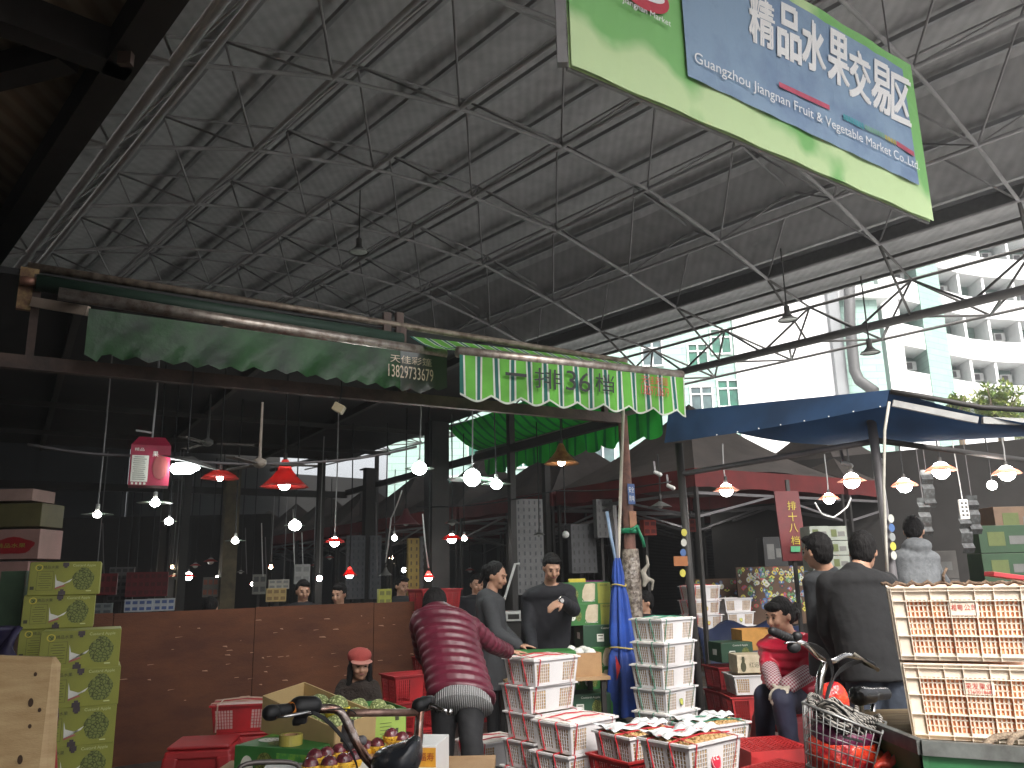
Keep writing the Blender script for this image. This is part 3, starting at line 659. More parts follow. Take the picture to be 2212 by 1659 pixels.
m = MB(); m.sheet(40, 10, lambda u, v: BPt(BW*u, BH*1.02*v, .01*math.sin(u*40))); m.sheet(1, 1, lambda u, v: BPt(BW*(1-u), BH*1.02*v, -.04))
m.build('green_sheet', mat_banner(), ban, world=True)
blu0 = onpl(1483, 188, bp0, BA); blu1 = onpl(1979, 385, bp0, BA)
s0 = (blu0-bp0).dot(bx); s1 = (blu1-bp0).dot(bx); t0 = .5*(blu0.z+blu1.z)-6; t1 = BH*.94
m = MB(); m.sheet(20, 6, lambda u, v: BPt(s0+(s1-s0)*u, t0+(t1-t0)*v, .03+.008*math.sin(u*50)))
m.build('blue_panel', mat('banner_blue', (.13, .2, .35), .45, scale=1.3, c2=(.24, .35, .49), contrast=(.45, .75), bump=.5, bscale=3), ban, world=True)
tm = MB()
BPp = bp0+bn*.0
for s, x0, y0, x1, y1, h in [('精', 1612, 91, 1664, 113, 102), ('品', 1673, 124, 1722, 145, 116), ('水', 1726, 146, 1775, 168, 106), ('果', 1782, 176, 1826, 197, 112), ('交', 1828, 210, 1873, 231, 104), ('易', 1876, 236, 1916, 255, 106), ('区', 1919, 259, 1960, 277, 98)]:
    ptext(tm, s, x0, y0, x1, y1, h, bp0, BA, bn, .04)
# heavier strokes: a second copy shifted a little
k = len(tm.v); tm.add([p+bx*.035+V((0, 0, .0))+bn*.002 for p in tm.v[:k]], list(tm.f)); tm.add([p+V((0, 0, .03))+bn*.004 for p in tm.v[:k]], list(tm.f[:len(tm.f)//2]))
tm.build('white_characters', mat('banner_white', (.85, .85, .85), .5, var=.03), ban, world=True)
tm = MB(); ptext(tm, 'Guangzhou Jiangnan Fruit & Vegetable Market Co.,Ltd.', 1492, 146, 1979, 377, 30, bp0, BA, bn, .055)
tm.build('white_lettering', MATS['banner_white'], ban, world=True)
tm = MB(); ptext(tm, 'Jiangnan Market', 1336, 14, 1441, 68, 17, bp0, BA, bn, .055); tm.build('small_lettering', MATS['banner_white'], ban, world=True)
c = onpl(1385, -12, bp0, BA); m = MB(); m.disc(c+bn*.04, bx, V((0, 0, 1)), .36, .2, 28); m.disc(c+bn*.046+V((0, 0, .02)), bx, V((0, 0, 1)), .29, .1, 28, m=1); m.build('red_emblem', [mat('banner_red', (.6, .05, .08), .5), MATS['banner_white']], ban, world=True)
def strip(x0, y0, x1, y1, hp, colr, nm, seg=1):
    mm = MB()
    for k in range(seg):
        a = onpl(x0+(x1-x0)*k/seg, y0+(y1-y0)*k/seg, bp0, BA); b = onpl(x0+(x1-x0)*(k+.75 if seg > 1 else 1)/seg, y0+(y1-y0)*(k+.75 if seg > 1 else 1)/seg, bp0, BA); hgt = V((0, 0, hp/1760*a.y))
        mm.add([p+bn*.05 for p in (a, b, b+hgt, a+hgt)], [(0, 1, 2, 3)])
    mm.build('colour_strip', mat(nm, colr, .5), ban, world=True)
strip(1676, 192, 1785, 242, 14, (.6, .1, .17), 's_red'); strip(1815, 262, 1860, 284, 16, (.08, .38, .45), 's_cyan', 8); strip(1862, 284, 1905, 304, 14, (.2, .4, .3), 's_green', 8)
strip(1905, 304, 1930, 318, 12, (.5, .42, .1), 's_yel', 4); strip(1930, 318, 1968, 342, 13, (.5, .09, .14), 's_red2')
fr = MB(); fr.bar(BPt(-.07, 0, -.05), BPt(-.07, 4, -.05), .09, .09); fr.build('frame_post', M_rsteel, ban, world=True)
fr = MB(); fr.bar(BPt(0, BH*1.02, -.06), BPt(BW, BH*1.02, -.06), .06, .06); fr.bar(BPt(0, .0, -.07), BPt(BW, .0, -.07), .03, .03); fr.build('frame_bar', M_rsteel, ban, world=True)
for s in (.3, BW*.5, BW-.4):
    fr = MB(); fr.tube([BPt(s, BH, -.06), BPt(s, BH+3.2, -.06)], .012, 5); fr.build('hanger_wire', M_steel, ban, world=True)

# ---- row of peaked tents
T0 = atz(1500, 1012, 2.75); TD = V((math.cos(R(123)), math.sin(R(123)), 0)); TNn = V((TD.y, -TD.x, 0))
M_tent = mat('tent_grey', (.075, .062, .056), .8, scale=1.5, c2=(.045, .038, .034)); M_tred = mat('tent_red', (.13, .014, .014), .75, scale=2, c2=(.07, .009, .009))
tw = 3.0
def make_tent(name, label):
    t = thing(name, label, 'tent', (0, 0, 0), 0, 'peaked tents in a row along the aisle')
    m = MB(); C = [V((0, 0, 2.75)), V((tw, 0, 2.75)), V((tw, tw, 2.75)), V((0, tw, 2.75))]; pk = V((tw/2, tw/2, 4.0))
    for k in range(4):
        a, b = C[k], C[(k+1) % 4]
        def fs_(u, v, a=a, b=b):
            p = a.lerp(b, u).lerp(pk, v); p.z -= .16*math.sin(v*math.pi)*(1-abs(2*u-1)*.3)+.03*math.sin(u*9)*(1-v); return p
        m.sheet(10, 8, fs_)
    m.build('canopy', M_tent, t, smooth=False)
    m = MB()
    for k in range(4):
        a, b = C[k], C[(k+1) % 4]; m.sheet(12, 2, lambda u, v, a=a, b=b: a.lerp(b, u)+V((0, 0, .01-.24*v+.012*math.sin(u*20)*v)))
    m.build('valance', M_tred, t)
    for k in range(4):
        c = C[k]; ins = V((tw/2, tw/2, 0)); c2 = c.lerp(V((tw/2, tw/2, c.z)), .02); m = MB(); m.bar((c2.x, c2.y, 0), (c2.x, c2.y, 2.72), .045); m.build('leg', M_dark, t)
    m = MB()
    for k in range(4):
        a, b = C[k]-V((0, 0, .3)), C[(k+1) % 4]-V((0, 0, .3)); i = V((tw/2, tw/2, a.z)); a = a.lerp(i, .03); b = b.lerp(i, .03)
        m.bar(a, b, .035, .035); m.bar(a-V((0, 0, .3)), a.lerp(b, .5), .02, .03); m.bar(b-V((0, 0, .3)), a.lerp(b, .5), .02, .03)
    m.build('frame', M_steel, t); return t
tl = ['peaked grey brown tent with a red edge, nearest one beside the rusty post', 'peaked grey tent with a red edge, second along the aisle', 'peaked grey tent with a red edge, third along the aisle', 'grey tent fourth along the aisle behind the round bulbs', 'grey tent fifth along the aisle', 'grey tent sixth along the aisle', 'grey tent seventh along the aisle behind the flat lamps', 'grey tent eighth along the aisle', 'grey tent farthest along the aisle']
tp = make_tent('peaked_tent', tl[0]); base = V((T0.x, T0.y, 0)); rzt = R(123-90)
tp.location = base+TD*0.0; tp.rotation_euler = (0, 0, rzt)
for k in range(1, 9): dup(tp, base+TD*(tw+.12)*k, rzt, tl[k])
dup(tp, base+TNn*(tw+.1), rzt, 'grey tent in the second row behind the blue awning'); 
for k in range(1, 5): dup(tp, base+TNn*(tw+.1)+TD*(tw+.12)*k, rzt, 'grey tent in the second row, place %d back from the blue awning' % (k+1), 'peaked tents in the second row')
o = MB().box((-9.2, 17, 1.4), (8.4, .2, 2.8)).build('shade_slab', mat('shade_slab_dark', (.015, .013, .012), .9), None); tag(o, 'low dark slab added to deepen the gloom far behind the hoarding at the left', 'wall')  # dark slab added where the interior is only deep shade
# made-up dark shop row, added so the view behind the tents stays dark
sp0 = base+TNn*6.6-TD*2; sw = thing('dark_backing_row', 'long made up row of closed shop fronts added to darken behind the tents', 'shops', sp0)
m = MB(); m.prism([sp0, sp0+TD*44, sp0+TD*44+TNn*.3, sp0+TNn*.3], V((0, 0, 3.3))); m.build('wall', mat('dark_backing', (.025, .024, .023), .8, scale=1.2), sw, world=True)
for k in range(12):
    p = sp0+TD*(.6+3.5*k)-TNn*.03; m = MB(); 
    m.prism([p, p+TD*2.8, p+TD*2.8-TNn*.02, p-TNn*.02], V((0, 0, 2.5)))
    m.build('shutter', mat_wave('shutter', (.05, .05, .052), (.085, .085, .09), 9, 'Z', .5, bump=.5, soft=.3) if k == 0 else MATS['shutter'], sw, world=True)
# ================================================================= goods
M_crw = mat('white_crate_plastic', (.64, .62, .62), .4, scale=3, var=.06)
M_strap = mat('red_strap', (.45, .03, .04), .35); M_strapg = mat('green_strap', (.04, .2, .13), .35)
M_loq = mat('loquat', (.5, .33, .14), .5, scale=30, c2=(.26, .14, .05), bump=.3)
M_lid = mat('paper_lid', (.72, .7, .66), .6, scale=18, c2=(.5, .44, .36), contrast=(.3, .5), bump=.3)
M_film = mat('plastic_film', (.82, .84, .85), .15, scale=10, c2=(.55, .56, .56), contrast=(.4, .55), bump=.9, bscale=18)
CL, CW, CHh = .44, .33, .178
def crate_parts(t, mp, L=CL, W=CW, H=CHh, tp=.9, secs=True, inner=None, top='lid', strap=None, sticker=None):
    b = MB()
    def P(u, v, z, s):   # point on outer wall; u,v in -1..1
        k = tp+(1-tp)*z/H; return V((u*L/2*k, v*W/2*k, z))
    def wall(p0, p1, n, nsec, gr):
        # p0,p1: bottom corner fns via unit coords
        def Q(t_, z):
            k = tp+(1-tp)*z/H; return V((p0[0]+(p1[0]-p0[0])*t_, p0[1]+(p1[1]-p0[1])*t_, 0)).xyz*1 if 0 else V(((p0[0]+(p1[0]-p0[0])*t_)*L/2*k, (p0[1]+(p1[1]-p0[1])*t_)*W/2*k, z))
        th = -V(n)*.006
        def pan(ta, tb, za, zb): b.prism([Q(ta, za), Q(tb, za), Q(tb, zb), Q(ta, zb)], th)
        pan(0, 1, 0, .022); pan(0, 1, H-.03, H)
        e = 0
        for (g0, g1) in gr:
            pan(e, g0, .022, H-.03); e = g1
            nc = max(3, round(((g1-g0)*L*abs(p1[0]-p0[0])/2 + (g1-g0)*W*abs(p1[1]-p0[1])/2)/.021)); 
            for k in range(1, nc): tt = g0+(g1-g0)*k/nc; dt = (g1-g0)/nc*.12; pan(tt-dt, tt+dt, .022, H-.03)
            for k in range(1, 6): zz = .022+(H-.052)*k/6; pan(g0, g1, zz-.0011, zz+.0011)
        pan(e, 1, .022, H-.03)
    GX = [(.07, .27), (.36, .56) if not secs else (.36, .36001), (.73, .93)]
    GX = [(.05, .34), (.66, .95)]; GY = [(.08, .46), (.54, .92)]
    wall((-1, -1), (1, -1), (0, -1, 0), 3, GX); wall((1, 1), (-1, 1), (0, 1, 0), 3, GX)
    wall((1, -1), (1, 1), (1, 0, 0), 2, GY); wall((-1, 1), (-1, -1), (-1, 0, 0), 2, GY)
    b.box((0, 0, .004), (L*tp, W*tp, .006))
    # rim
    r = .012
    for s in (-1, 1):
        b.box((0, s*(W/2+.002), H), (L+.028, .022, r)); b.box((s*(L/2+.002), 0, H-.0005), (.022, W+.018, r-.001))
    b.build('crate_shell', mp, t)
    if inner is not None:
        m = MB(); m.box((0, 0, H*.49), (L*.965, W*.955, H*.88), taper=tp*1.0); m.build('fruit_fill', inner, t)
    if top == 'lid':
        m = MB(); m.box((0, 0, H+.009), (L*.99, W*.98, .007)); m.build('paper_lid', M_lid, t)
    if top == 'fruit':
        m = MB(); rn = random.Random(3)
        for i in range(12):
            for j in range(9):
                p = V((-L*.44+L*.88*i/11+rn.uniform(-.006, .006), -W*.42+W*.84*j/8+rn.uniform(-.006, .006), H-.012+rn.uniform(-.004, .012))); m.ell(p, (.019, .016, .016), nu=8, nv=6)
        m.build('loquats', M_loq, t, smooth=True)
        m = MB(); m.sheet(18, 12, lambda u, v: V((-L*.52+L*1.02*u, W*(.57-.68*v)+.02*math.sin(u*9), H+.022+.009*math.sin(u*17+v*5)+.007*math.sin(v*17+u*7)+.012*(abs(2*u-1)**6))))
        m.build('plastic_sheet', M_film, t, smooth=True)
    if strap:
        for x in (-.16, .16):
            k = x*L/.44; m = MB()
            y = W/2+.016; y2 = W/2*tp+.006
            pt = [(k-.02, -y2, .004), (k+.012*(1 if x > 0 else -1), -y, H+.006), (k, 0, H+.022), (k+.01, y, H+.006), (k-.01, y2, .004)]
            for i in range(4): m.bar(pt[i], pt[i+1], .009, .002)
            m.build('strap', strap, t)
        for yy in (-.07, .08):
            m = MB(); x = L/2+.016; x2 = L/2*tp+.006; pt = [(-x2, yy, .004), (-x, yy+.02, H+.006), (0, yy, H+.024), (x, yy-.01, H+.006), (x2, yy+.01, .004)]
            for i in range(4): m.bar(pt[i], pt[i+1], .009, .002, up=(0, 1, 0))
            m.build('strap', strap, t)
    if sticker:
        m = MB(); k = -W/2*(tp+(1-tp)*.5)-.003; c = V((.0, k, H*.48)); 
        if sticker == 'SF':
            m.disc(c, V((1, 0, 0)), V((0, .2, .98)), .04, .052, 28); m.disc(c+V((0, -.001, 0)), V((1, 0, 0)), V((0, .2, .98)), .034, .046, 28, m=1); m.disc(c+V((0, -.002, 0)), V((1, 0, 0)), V((0, .2, .98)), .032, .043, 28)
            m.text('SF', c+V((-.022, -.004, -.02)), V((1, 0, 0)), V((0, .1, 1)), .044, .042, m=1)
        else:
            m.disc(c, V((1, 0, 0)), V((0, .2, .98)), .026, .04, 24); m.disc(c+V((0, -.001, 0)), V((1, 0, 0)), V((0, .2, .98)), .02, .033, 24, m=2)
            m.text('ST', c+V((-.013, -.003, -.013)), V((1, 0, 0)), V((0, .1, 1)), .026, .028, m=0)
        m.build('sticker', [MATS['st_red'] if sticker in ('SF', 'red') else MATS['st_green'], M_white, MATS['st_yel']], t)
mat('st_red', (.55, .02, .05), .5); mat('st_green', (.06, .12, .04), .5); mat('st_yel', (.55, .55, .12), .5)
GRP_A = 'white loquat crates stacked in the aisle'
def crate(name, label, **k):
    t = thing(name, label, 'crate', (0, 0, -50), 0, k.pop('group', GRP_A)); crate_parts(t, k.pop('mp', M_crw), **k); return t
protos = {}
def proto(key, **k):
    if key not in protos: protos[key] = dict(k=k, o=None)
def put(key, name, label, loc, rz, group):
    p = protos[key]
    if p['o'] is None:
        kw = dict(p['k']); kw['group'] = group; p['o'] = crate(name, label, **kw); o = p['o']; o.location = loc; o.rotation_euler = (0, 0, rz); return o
    return dup(p['o'], loc, rz, label, group)
proto('w', strap=M_strap, inner=M_loq, top=None); proto('wl', strap=M_strap, inner=M_loq, top='lid')
proto('g', strap=M_strapg, inner=M_loq, top=None, sticker='st'); proto('gl', strap=M_strapg, inner=M_loq, top='lid')
proto('wf', strap=M_strap, inner=M_loq, top='fruit'); proto('wsf', strap=M_strap, inner=M_loq, top='fruit', sticker='SF'); proto('gf', strap=M_strapg, inner=M_loq, top='fruit', sticker='st')
proto('wr', strap=M_strap, inner=M_loq, top=None, sticker='red'); proto('p', inner=M_loq, top=None); proto('gp', inner=M_loq, top=None, sticker='st')
ordn = ['topmost', 'second from the top', 'third from the top', 'fourth from the top', 'fifth from the top', 'sixth from the top', 'seventh from the top']
def stack(px, py, Y, n, keys, rz, where, group, z0=0, name='fruit_crate', ztop=None, jit=.02, H=CHh+.006, skew=(0, 0)):
    c = at(px, py, Y); top = z0+n*H if ztop is None else ztop
    rn = random.Random(int(px))
    for k in range(n):
        z = top-(k+1)*H
        key = keys[0] if k == 0 else keys[1 + (k-1) % (len(keys)-1)] if len(keys) > 1 else keys[0]
        put(key, name, '%s, %s' % (where, ordn[k]) if n > 1 else where, (c.x+rn.uniform(-jit, jit)+skew[0]*k, c.y+rn.uniform(-jit, jit)+skew[1]*k, z), rz+rn.uniform(-.03, .03), group)
RZ = R(40)
# stack by the bending woman
stack(1165, 1412, 6.35, 5, ['wl', 'w'], RZ, 'red strapped white crate in the tall stack beside the bending person', GRP_A, z0=-.02)
stack(1235, 1512, 5.72, 3, ['wl', 'w'], R(42), 'red strapped white crate in the low stack beside the tall one', GRP_A, z0=.02)
stack(1432, 1340, 7.25, 6, ['gl', 'gl', 'gl', 'g'], R(43), 'white crate with green straps in the stack before the folded umbrella', 'green strapped white crates')
protos['gl']['k']
stack(1385, 1566, 5.35, 1, ['wf'], R(33), 'open white crate of loquats with red straps on two red crates', GRP_A, z0=.372)
stack(1487, 1610, 4.72, 1, ['wsf'], R(40), 'open white crate of loquats with a red round SF sticker', GRP_A, z0=.445)
stack(1525, 1538, 6.0, 1, ['gf'], R(28), 'open white crate of loquats with green straps and an oval sticker', GRP_A, z0=.30)
stack(1512, 1290, 11.4, 7, ['wl', 'wr'], R(20), 'far white crate, left column, red sticker', 'white crates in the far stack')
stack(1582, 1304, 11.9, 6, ['p', 'gp'], R(20), 'far white crate, right column', 'white crates in the far stack')
stack(1062, 1600, 7.2, 1, ['wl'], R(36), 'single white crate with red straps on the floor left of the tall stack', GRP_A, z0=.0)
# red plastic crates
proto('r', mp=M_red, L=.5, W=.36, H=.24, top=None); proto('rs', mp=M_reddull, L=.4, W=.3, H=.22, top=None); proto('rd', mp=M_reddull, L=.46, W=.36, H=.22, top=None)
def red_flip(name, label, c, rz, L=.5, W=.36, H=.2):
    t = thing(name, label, 'crate', c, rz, 'upturned red crates'); b = MB(); tp = 1.14
    for (p, q, n, l) in (((-1, -1), (1, -1), (0, -1), L), ((1, -1), (1, 1), (1, 0), W), ((1, 1), (-1, 1), (0, 1), L), ((-1, 1), (-1, -1), (-1, 0), W)):
        def Q(s, z): k = 1+.1*(1-z/H); return V(((p[0]+(q[0]-p[0])*s)*L/2*k, (p[1]+(q[1]-p[1])*s)*W/2*k, z))
        th = -V((n[0], n[1], 0))*.006
        def pan(a, b_, c_, d_): b.prism([Q(a, c_), Q(b_, c_), Q(b_, d_), Q(a, d_)], th)
        pan(0, 1, 0, .03); pan(0, 1, H-.03, H); pan(0, .3, .03, H-.03); pan(.7, 1, .03, H-.03) if l == L else pan(.9, 1, .03, H-.03)
        s0, s1 = (.3, .7) if l == L else (.1, .9)
        if l == W: pan(.0, .1, .03, H-.03)
        if l == L: pan(.3, .7, .03, H-.03)
        else:
            for k in range(1, 16): x_ = s0+(s1-s0)*k/16; pan(x_-.006, x_+.006, .03, H-.03)
            for k in range(1, 7): z_ = .03+(H-.06)*k/7; pan(s0, s1, z_-.003, z_+.003)
    for k in range(15): x_ = -L/2+.012+(L-.024)*k/14; b.box((x_, 0, H-.004), (.007 if 0 < k < 14 else .02, W-.01, .006))
    for k in range(12): y_ = -W/2+.012+(W-.024)*k/11; b.box((0, y_, H-.0045), (L-.01, .007 if 0 < k < 11 else .02, .006))
    for k in range(5): b.bar((-L/2+.01+(L-.02)*k/5, -W/2+.01, H-.001), (-L/2+.01+(L-.02)*(k+1)/5, W/2-.01, H-.001), .006, .003)
    b.build('crate_shell', M_red, t); return t
def gpt(x, y, Y, z): c = at(x, y, Y); return (c.x, c.y, z)
red_flip('red_crate', 'large upturned red crate with a mesh base in front of the seated woman', gpt(1652, 1590, 5.55, .2), R(12), .42, .42, .22)
o = dup(bpy.data.objects['red_crate'], gpt(1652, 1590, 5.6, .0), R(10), 'red crate under the large upturned one by the seated woman')
o = dup(bpy.data.objects['red_crate'], gpt(1695, 1620, 4.95, .22), R(38), 'upturned red crate tilted beside the bicycle basket'); o.scale = (.85, .85, .85)
o = dup(bpy.data.objects['red_crate'], gpt(1640, 1640, 4.8, .17), R(48), 'upturned red crate with yellow bits at the bottom edge'); o.scale = (.95, .9, .9)
for px, py, Y, z0, n, wh in ((1385, 1640, 5.35, .0, 2, 'red crate under the open loquat crate'), (1487, 1650, 4.72, .17, 1, 'red crate under the white crate with the round red sticker'), (1525, 1600, 6.0, .03, 1, 'red crate under the green strapped loquat crate')):
    stack(px, py, Y, n, ['r'], R(35), wh, 'red crates', z0=z0, H=.185 if n == 2 else .27, name='red_crate')
stack(880, 1440, 7.4, 3, ['rs'], R(33), 'red crate in the stack against the hoarding', 'red crates by the hoarding', H=.23, name='red_crate')
stack(838, 1470, 7.2, 2, ['rs'], R(30), 'red crate in the shorter stack right behind the child', 'red crates by the hoarding', H=.26, name='red_crate')
stack(940, 1270, 9.0, 6, ['rd'], R(33), 'red crate in the tall stack behind the bending woman', 'tall stack of red crates', ztop=1.36, H=.226, name='red_crate')
stack(1035, 1480, 9.2, 4, ['rd'], R(30), 'red crate in the stack behind the grey coat', 'tall stack of red crates', ztop=.9, H=.225, name='red_crate')
# crate on stool
def stool(label, c, rz, sc_=1):
    t = thing('plastic_stool', label, 'stool', c, rz, 'red plastic stools'); h = .5*sc_; m = MB()
    m.box((0, 0, h-.012), (.3, .3, .024)); m.box((0, 0, h-.05), (.31, .31, .05), taper=1.04); m.build('seat', M_reddull, t, bev=.012)
    for sx in (-1, 1):
        for sy in (-1, 1):
            m = MB(); a = V((sx*.125, sy*.125, h-.06)); b = V((sx*.175, sy*.175, 0)); m.bar(a, b, .075, .075, up=(0, 1, 0)); m.build('leg', M_reddull, t, bev=.014)
    for s in (-1, 1):
        m = MB(); m.box((s*.14, 0, h-.11), (.02, .22, .08)); m.box((0, s*.14, h-.11), (.22, .02, .08)); m.build('apron', M_reddull, t)
    return t
c1 = at(440, 1640, 5.6); s1 = stool('red plastic stool standing alone in front of the hoarding', (c1.x, c1.y, 0), R(8)); s1.scale = (1.25, 1.25, 1)
c2 = at(528, 1600, 6.0); s2 = dup(s1, (c2.x, c2.y, 0), R(12), 'red plastic stool carrying the tied red basket'); s2.scale = (1.15, 1.15, 1)
bk_ = thing('tied_basket', 'small red basket tied with pale string on the rear stool', 'basket', (c2.x, c2.y-.02, .502), R(10)); crate_parts(bk_, M_reddull, L=.4, W=.28, H=.17, inner=mat('pale_fill', (.6, .45, .42), .6), top=None, strap=mat('pale_string', (.5, .38, .3), .6))

# ---------------------------------------------------------------- printed cartons
M_lime = mat('lime_card', (.27, .28, .04), .6, scale=3, c2=(.2, .21, .035)); M_dgrn = mat('dark_green_card', (.02, .07, .035), .5, scale=3); M_grn = mat('green_card', (.035, .17, .035), .5, scale=3)
M_ptxt = mat('print_dark', (.05, .05, .02), .6); M_ptw = mat('print_white', (.75, .75, .68), .6); M_tape = mat('black_tape', (.03, .015, .02), .4); M_brcard = mat('pinkish_card', (.3, .2, .17), .7)
M_fr = mat_voro('fruit_print', (.05, .06, .01), (.17, .2, .045), 55, .6, .2, .12); M_lgrn = mat('light_green_card', (.35, .5, .1), .5, scale=3)
M_cream_c = mat('cream_card', (.6, .52, .38), .6, scale=9, c2=(.45, .37, .25))
def face(o, ex, n): return V(o), V(ex), V((0, 0, 1)), V(n)
def carton(label, c, rz, L=.4, W=.3, H=.2, style='lime', group=None, name='fruit_carton', cat='box'):
    t = thing(name, label, cat, c, rz, group)
    base = {'lime': M_lime, 'mix': M_grn, 'dark': M_dgrn}[style]
    m = MB(); m.box((0, 0, H/2), (L, W, H)); m.box((0, 0, H-.0), (L*.985, W*.985, .01)); m.build('box', [base], t, bev=.003)
    p = MB(); y = -W/2-.0015
    def Q(x, z, d=0): return V((x, y-d, z))
    if style == 'lime':
        p.disc(Q(.095*L/.4*1.1, H*.47), (1, 0, 0), (0, 0, 1), .062, .068, 24, m=3, fn=lambda a: 1+.04*math.sin(a*5)+(.08 if 1 < a < 2 else 0))
        # white slice wedge
        p.poly([Q(-.055, .13), Q(-.045, .09), Q(-.005, .075), Q(.03, .08), Q(.045, .1), Q(.02, .085), Q(-.005, .062), Q(-.05, .045)], m=1)
        p.poly([Q(-.05, .046, -.0003), Q(-.005, .063, -.0003), Q(.01, .055, -.0003), Q(-.052, .034, -.0003)], m=2)
        p.text('精品水果', Q(-.125, H-.038), (1, 0, 0), (0, 0, 1), .085, .02, m=0)
        p.disc(Q(-.148, H-.03), (1, 0, 0), (0, 0, 1), .022, .02, 18, m=4); p.disc(Q(-.148, H-.03, .0005), (1, 0, 0), (0, 0, 1), .015, .015, 18, m=3)
        p.text('Custard Apple', Q(.04, H-.03), (1, 0, 0), (0, 0, 1), .13, .02, m=5)
        for k in range(7): p.box(Q(-.11+.0, .13-k*.014).to_tuple(), (.07 if k % 3 else .05, .0008, .0025), m=0)
        for (a, b, cc, d) in ((-.155, -.065, .145, .147), (-.155, -.065, .03, .032)): p.box(((a+b)/2, y, (cc+d)/2), (b-a, .0008, .0015), m=0)
        p.box((-.155, y, .0875), (.0015, .0008, .115), m=0); p.box((-.065, y, .0875), (.0015, .0008, .115), m=0)
        p.box((-.178, y, .045), (.022, .001, .02), m=0); p.box((.14, y, .022), (.03, .001, .006), m=5)
        p.build('print', [M_ptxt, M_ptw, mat('slice_edge', (.4, .12, .1), .6), M_fr, mat('logo_yellow', (.6, .5, .05), .5), mat('pale_lime', (.62, .66, .3), .6)], t)
        q = MB(); q.box((0, y-.001, H-.012), (.034, .002, .024)); q.box((0, y-.0012, H-.026), (.018, .002, .014)); q.box((-.01, y-.001, .012), (.04, .002, .024)); q.box((-.01, y-.0012, .028), (.02, .002, .014))
        q.build('black_tape', M_tape, t)
        q = MB(); q.box((-L/2-.0015, 0, H*.62), (.002, W*.9, H*.66)); q.build('end_panel', M_brcard, t); q = MB(); q.box((-L/2-.0015, 0, H*.13), (.002, W*.9, H*.24)); q.build('end_band', M_dgrn, t)
    elif style == 'mix':
        x0 = -L/2
        p.box((x0+L*.15, y, H/2), (L*.28, .002, H*.98), m=0); p.disc(Q(x0+.04, H*.45, .003), (1, 0, 0), (0, 0, 1), .032, .045, 20, m=1); 
        for k in range(5): a = k*1.25; p.disc(Q(x0+.04+.014*math.cos(a), H*.45+.02*math.sin(a), .005), (1, 0, 0), (0, 0, 1), .003, .006, 8, m=4)
        p.disc(Q(x0+.1, H*.45, .003), (1, 0, 0), (0, 0, 1), .03, .05, 18, m=3)
        p.poly([Q(x0+L*.36, .06, .001), Q(x0+L*.4, .03, .001), Q(x0+L*.55, .02, .001), Q(x0+L*.64, .04, .001), Q(x0+L*.66, H-.01, .001), Q(x0+L*.6, H-.004, .001), Q(x0+L*.44, H-.01, .001), Q(x0+L*.38, .13, .001)], m=5)
        p.text('Custard Apple', Q(x0+L*.36, .016, .003), (1, 0, 0), (0, 0, 1), .13, .02, m=1)
        p.box((x0+L*.85, y, H/2), (L*.28, .002, H*.98), m=2); p.text('精品水果', Q(x0+L*.76, H-.034, .003), (1, 0, 0), (0, 0, 1), .075, .018, m=4)
        p.build('print', [M_grn, M_ptw, M_lime, M_fr, M_ptxt, M_cream_c], t)
        p = MB(); x = -L/2-.0015; p.box((x, 0, H/2), (.002, W*.97, H*.97)); p.disc((x-.003, .05, H*.45), (0, 1, 0), (0, 0, 1), .045, .055, 20, m=1); p.disc((x-.003, -.06, H*.5), (0, 1, 0), (0, 0, 1), .04, .055, 20, m=2)
        for k in range(6): a = k*1.05; p.disc((x-.005, .05+.018*math.cos(a), H*.45+.026*math.sin(a)), (0, 1, 0), (0, 0, 1), .004, .007, 8, m=3)
        p.build('end_print', [M_grn, M_ptw, M_fr, M_ptxt], t)
    else:
        p.text('Custard Apple', Q(-.05, H-.04), (1, 0, 0), (0, 0, 1), .18, .024, m=0); p.disc(Q(.1, H*.42), (1, 0, 0), (0, 0, 1), .05, .065, 20, m=1)
        p.box((-.06, y, H*.42), (.07, .002, .07), m=0); p.box((-.06, y-.002, H*.42+.02), (.05, .002, .008), m=2); p.box((-.06, y-.002, H*.42-.01), (.04, .002, .006), m=2); p.build('print', [M_ptw, M_fr, M_ptxt], t)
        p = MB(); x = -L/2-.0015; p.box((x, 0, H*.5), (.002, .09, .06)); p.build('end_label', M_ptw, t)
    return t
G1 = 'lime green cartons stacked at the left'
def front(px, py, Y, rz):  # centre of box whose front centre is at the pixel
    c = at(px, py, Y); return c
lz = R(27)
pr = None
lowx = [(171, 'third from the top of the pile'), (163, 'fourth from the top of the pile'), (158, 'fifth from the top of the pile'), (154, 'sixth from the top of the pile'), (150, 'seventh from the top of the pile'), (146, 'lowest of the pile')]
Y = 4.72
for k, (px, wh) in enumerate(lowx):
    zc = 1.235-.2*k; c = at(147-k*3, 1420, Y)
    lab = 'lime green carton printed with a knobbly fruit, '+wh
    loc = (c.x+.02*random.uniform(-1, 1), c.y+.15, max(.0, zc-.198)); rz_ = lz+random.uniform(-.03, .03)
    if pr is None: pr = carton(lab, loc, rz_, style='lime', group=G1)
    else: dup(pr, loc, rz_, lab)
c = at(117, 1240, 5.3); 
z = 1.5+(1250-1209)/1760*5.3*1.03
dup(pr, (c.x, c.y+.15, z-.2), R(25), 'lime green carton printed with a knobbly fruit, topmost of the pile'); dup(pr, (c.x-.02, c.y+.15, z-.402), R(26), 'lime green carton printed with a knobbly fruit, second from the top of the pile')
for k in range(6): dup(pr, (c.x-.03, c.y+.16, z-.402-.2*(k+1)), R(26), 'lime green carton hidden behind the front pile under the top two, place %d down' % (k+1), 'lime cartons behind the front pile')
